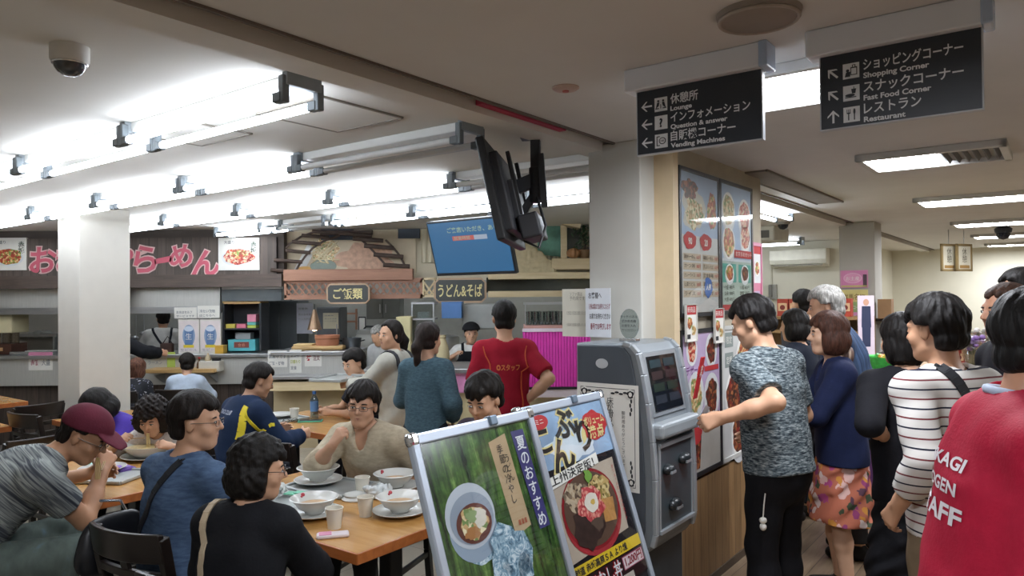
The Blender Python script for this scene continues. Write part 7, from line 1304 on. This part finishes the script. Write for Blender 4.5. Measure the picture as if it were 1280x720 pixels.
for k in range(6):
    if bp is None:
        bp = thing('gift_box', 'x', 'box'); b = MB(); b.box((0, 0, .10), (.125, .10, .20), M('#a8402f', .5, 0, .25, 14)); b.build('carton', bp, None, .004); b = MB(TR((0, -.051, 0))); b.rect(-.05, .06, .05, .15, M('#d9b48a', .5), 1); b.disc(0, .10, .03, .03, M('#7a2a24', .5), 2, 12); b.build('front_label', bp); o = bp
    else: o = copy_tree(bp)
    place(o, rm(-2.58 + .135 * k, 8.70, 1.448), ROOM); o['label'] = 'red gift box with pale label in the row beside the amber jars'; o['group'] = 'red gift boxes on the shop shelf'
# pillar posters
cx0, cy0 = -2.08, 9.185
def pillar_poster(label, u0, v0, u1, v1, col, fn):
    p, q = at(u0, v1, 8.62), at(u1, v0, 8.62); a = max(-2.075, to_rm(p)[0]); w = min(.40, abs(to_rm(q)[0] - a)); h = q.z - p.z; t = thing('shop_poster', label, 'poster', rm(a, cy0 - .012, p.z), ROOM); b = MB(); b.box((w / 2, .005, h / 2), (w, .01, h), col); b.build('board', t); b = MB(); fn(b, w, h); b.build('print', t)
def pp1(b, w, h): b.rect(.01, .01, w - .01, h - .01, M('#c77aa4', .5), 1); b.disc(w * .45, h * .55, w * .34, h * .3, M('#dba9c2', .5), 2, 24); b.disc(w * .45, h * .55, w * .3, h * .24, M('#d592b2', .5), 3, 24); b.text('お土産', w * .45, h * .44, h * .22, PAPER, 5, al='C'); b.rect(w * .82, h * .05, w * .96, h * .75, M('#4a3440', .5), 4); b.rect(.01, .01, w - .01, h * .14, M('#b9b06a', .5), 4)
def pp2(b, w, h): b.rect(0, h * .6, w, h, M('#c9bd7a', .5), 1); b.rect(0, h * .3, w, h * .62, M('#8aa36a', .5), 2); b.rect(0, 0, w, h * .3, M('#c98ab0', .5), 2); b.text('群馬名物', w * .5, h * .7, h * .18, M('#6a4a2c', .6), 3, al='C', w=w * .8); b.text('特産品コーナー', w * .5, h * .4, h * .12, PAPER, 3, al='C', w=w * .85); b.text('新発売', w * .5, h * .08, h * .14, PAPER, 4, al='C')
pillar_poster('pink framed poster at the top of the shop pillar', 1052, 338, 1091, 360, M('#c98aa8', .5), pp1); pillar_poster('yellow green and pink poster low on the shop pillar', 1052, 362, 1091, 402, M('#c9c0a0', .5), pp2)
x, y = spos(1082, 7.6); t = thing('figure_standee', 'white standee with a dark suited figure before the shop pillar', 'standee', (x, y, .95)); b = MB(); b.box((0, 0, .42), (.17, .012, .62), M('#d9c9d4', .5)); b.build('board', t); b = MB(TR((0, -.007, 0))); S_ = M('#2b3350', .6); b.disc(0, .66, .03, .035, M('#c99a80', .6), 2, 14); b.poly([(-.05, .40), (.05, .40), (.045, .62), (-.045, .62)], S_, 2); b.poly([(-.04, .20), (.04, .20), (.045, .40), (-.045, .40)], S_, 2); b.build('print', t); b = MB(); b.box((0, .03, .06), (.12, .1, .12), M('#b9a9b4', .6)); b.build('foot', t)
def carton(label, px, z, yy, w, d, h, c):
    x, y = spos(px, yy); t = thing('cardboard_box', label, 'box', (x, y, z), ROOM); b = MB(); b.box((0, 0, h / 2), (w, d, h), M(c, .7)); b.build('carton', t, None, .004); b = MB(); b.box((0, 0, h + .001), (w * .2, d, .003), M('#c9b48a', .5)); b.build('tape', t)
# sales tables heaped with goods
def sales_table(label, px, yy, w, d, h, cloth):
    x, y = spos(px, yy); t = thing('sales_table', label, 'table', (x, y, 0), ROOM); b = MB(); b.box((0, 0, h - .02), (w, d, .04), SHW); b.build('tabletop', t, None, .004); b = MB(); b.box((0, -d / 2 - .004, h / 2), (w, .01, h - .02), cloth); b.box((w / 2 + .004, 0, h / 2), (.01, d, h - .02), cloth); b.build('skirt_cloth', t); b = MB(); b.box((0, 0, h / 2 - .02), (w - .1, d - .1, h - .04), M('#4a3a30', .7)); b.build('base', t); return (x, y)
tx, ty = sales_table('sales table with violet cloth before the shop pillar', 1106, 6.4, 1.0, .7, .93, M('#7a4a86', .7))
t = thing('green_basket', 'bright green net basket heaped with sweets on the violet sales table', 'basket', (tx - .02, ty - .1, .93)); b = MB(); b.lathe([(.15, 0), (.20, .20), (.21, .23), (.195, .22), (.14, .02)], M('#3fae4a', .4, 0, .25, 40), n=24); b.build('basket', t, 40); rr = random.Random(5)
for k in range(16): a, r = rr.random() * 6.28, rr.random() * .14; b = MB(TR((r * math.cos(a), r * math.sin(a), .20 + .03 * rr.random()), rr.random() * 3, rr.random(), rr.random())); b.box((0, 0, 0), (.07, .04, .03), M(('#d9c24a', '#c9463a', '#d9d6d0', '#5aae5a', '#d98a3a')[k % 5], .4)); b.build('sweet', t, None, .008)
rr = random.Random(9); PC = ('#c94a7a', '#d9b43a', '#c9d0d4', '#8a4a9a', '#d96a4a', '#5a9a5a', '#d9a0b4', '#b03a3a')
for k in range(14):
    o = thing('snack_bag', 'x', 'packet', (tx - .55 + .11 * (k % 7) + (.32 if k % 7 > 2 else 0) * .6, ty + .0 + .26 * (k // 7) * .5 - .12 + .05 * rr.random() + (.2 if k % 7 in (3,) else 0), .93), rr.uniform(-.4, .4) + ROOM, 'snack bags heaped on the violet sales table')
    o['label'] = 'small bright snack bag standing among others on the violet table'; b = MB(); b.prism([(-.045, -.02, 0), (.045, -.02, 0), (.045, .02, 0), (-.045, .02, 0)], (0, .0, .15 + .05 * rr.random()), M(PC[k % 8], .35, 0, .2, 30)); b.build('bag', o, None, .012); b = MB(TR((0, -.021, 0))); b.rect(-.03, .05, .03, .10, PAPER, 1); b.build('front_label', o)
t = thing('display_rack', 'dark shop rack by the end of the pillar with plates on top', 'rack', (*spos(1124, 8.4), 0), ROOM)
for z in (.5, 1.0, 1.40): b = MB(); b.box((0, 0, z), (.55, .4, .03), M('#3a2f28', .6)); b.build('shelf_board', t, None, .003)
for s in (-1, 1): b = MB(); b.box((s * .27, 0, .7), (.03, .4, 1.4), M('#3a2f28', .6)); b.build('side_panel', t)
for k in range(3): o = make_plate(.10); p = spos(1115 + 9 * k, 8.35); place(o, (p[0], p[1], 1.416)); tag(o, ('pale dish at the pillar end of the dark shop rack', 'pale dish in the middle of the dark shop rack top', 'pale dish at the open end of the dark shop rack top')[k], 'dish')
carton('brown cardboard box resting on the dark shop rack beside the pillar', 1107, 1.416, 8.3, .14, .16, .22, '#8a6a48')
x, y = spos(1215, 5.4); sales_table('low sales table behind the striped shirt, with wrapped flowers', 1213, 5.4, .9, .6, 1.16, M('#6a4a34', .7))
def bouquet(label, px, yy, z, c1, c2, seed):
    x, y = spos(px, yy); t = thing('wrapped_flowers', label, 'flowers', (x, y, z)); b = MB(); b.lathe([(.04, 0), (.075, .14), (.10, .20), (.07, .15), (.03, .02)], glass('cellophane%d' % seed, '#dfe3e6', .1, 1.2), n=18); b.build('wrap', t, 40); rr = random.Random(seed); b = MB()
    for k in range(22): a, r = rr.random() * 6.28, rr.random() * .075; b.ell((r * math.cos(a), r * math.sin(a), .13 + .09 * rr.random()), (.022, .022, .018), M(c1 if k % 3 else c2, .6), 8, 6)
    b.build('blossom', t, 60); b = MB(); b.cyl((0, 0, .0), (0, 0, .14), .022, M('#4a6a3a', .7), n=8); b.build('stem', t)
bouquet('violet and white flowers wrapped in clear film behind the striped shirt', 1214, 5.3, 1.16, '#8a6aa4', '#d6d2d8', 3); bouquet('pale wrapped flowers standing behind the violet ones', 1222, 5.6, 1.2, '#c9c4c0', '#a8a49c', 4)
for k in range(3): o = copy_tree(bp); p = spos(1192 + 6 * k, 5.45); place(o, (p[0], p[1], 1.162), ROOM); o.scale = (.6, .8, .6); o['label'] = 'small orange brown box beside the wrapped flowers'; o['group'] = 'small boxes beside the wrapped flowers'
t = thing('price_card', 'yellow price card at the edge of the flower table', 'card', (*spos(1232, 5.25), 1.16), .1); b = MB(); b.box((0, 0, .035), (.10, .006, .05), M('#d9c23a', .5)); b.build('card', t); b = MB(); b.box((0, .012, .006), (.06, .03, .012), BLACKP); b.build('foot', t); b = MB(TR((0, -.004, 0))); b.text('500円', 0, .022, .026, RED, 1, al='C'); b.build('lettering', t)
# things hanging from the shop ceiling
t = thing('dome_camera', 'dark dome camera hanging among the recessed lamps of the corridor', 'security camera', (lambda p: (p.x, p.y, CEIL))(at(1254, 292, 9.2))); b = MB(); b.lathe([(.05, -.10), (.09, -.08), (.10, -.03), (.06, 0)], M('#2a2f3a', .3), n=24); b.build('housing', t, 40); b = MB(); b.lathe([(0, -.17), (.05, -.155), (.075, -.12), (.08, -.09)], M('#12151c', .1), n=24); b.build('dome', t, 60)
t = thing('dome_camera', 'small dark dome camera on the shop ceiling past the menu boards', 'security camera', (lambda p: (p.x, p.y, CEIL))(at(979, 288, 8.4))); b = MB(); b.lathe([(.06, -.03), (.075, -.02), (.08, 0)], M('#8a8880', .5), n=24); b.build('housing', t, 40); b = MB(); b.lathe([(0, -.09), (.035, -.08), (.055, -.055), (.06, -.03)], M('#1c1f24', .1), n=24); b.build('dome', t, 60)
for px, lb in ((1186, 'square hanging frame sign, closer to the shop pillar'), (1205, 'square hanging frame sign, farther from the shop pillar')):
    p = at(px, 322, 9.6); t = thing('hanging_frame', lb, 'sign', (p.x, p.y, p.z), ROOM + rad(62)); b = MB(); GO = M('#8a7650', .4, .3)
    for s in (-1, 1): b.box((s * .14, 0, 0), (.03, .03, .36), GO); b.box((0, 0, s * .165), (.31, .03, .03), GO)
    b.build('frame', t, None, .004); b = MB(); b.box((0, 0, 0), (.26, .012, .32), M('#b9b3a0', .6)); b.build('panel', t); b = MB(TR((0, -.008, 0))); b.vtext('休憩', 0, .04, .09, M('#4a4436', .6), 1); b.rect(-.10, -.14, .10, -.10, M('#8a6a3a', .6), 1); b.build('print', t); b = MB(); b.cyl((0, 0, .18), (0, 0, CEIL - p.z), .006, STEEL, n=6); b.build('hanger', t)
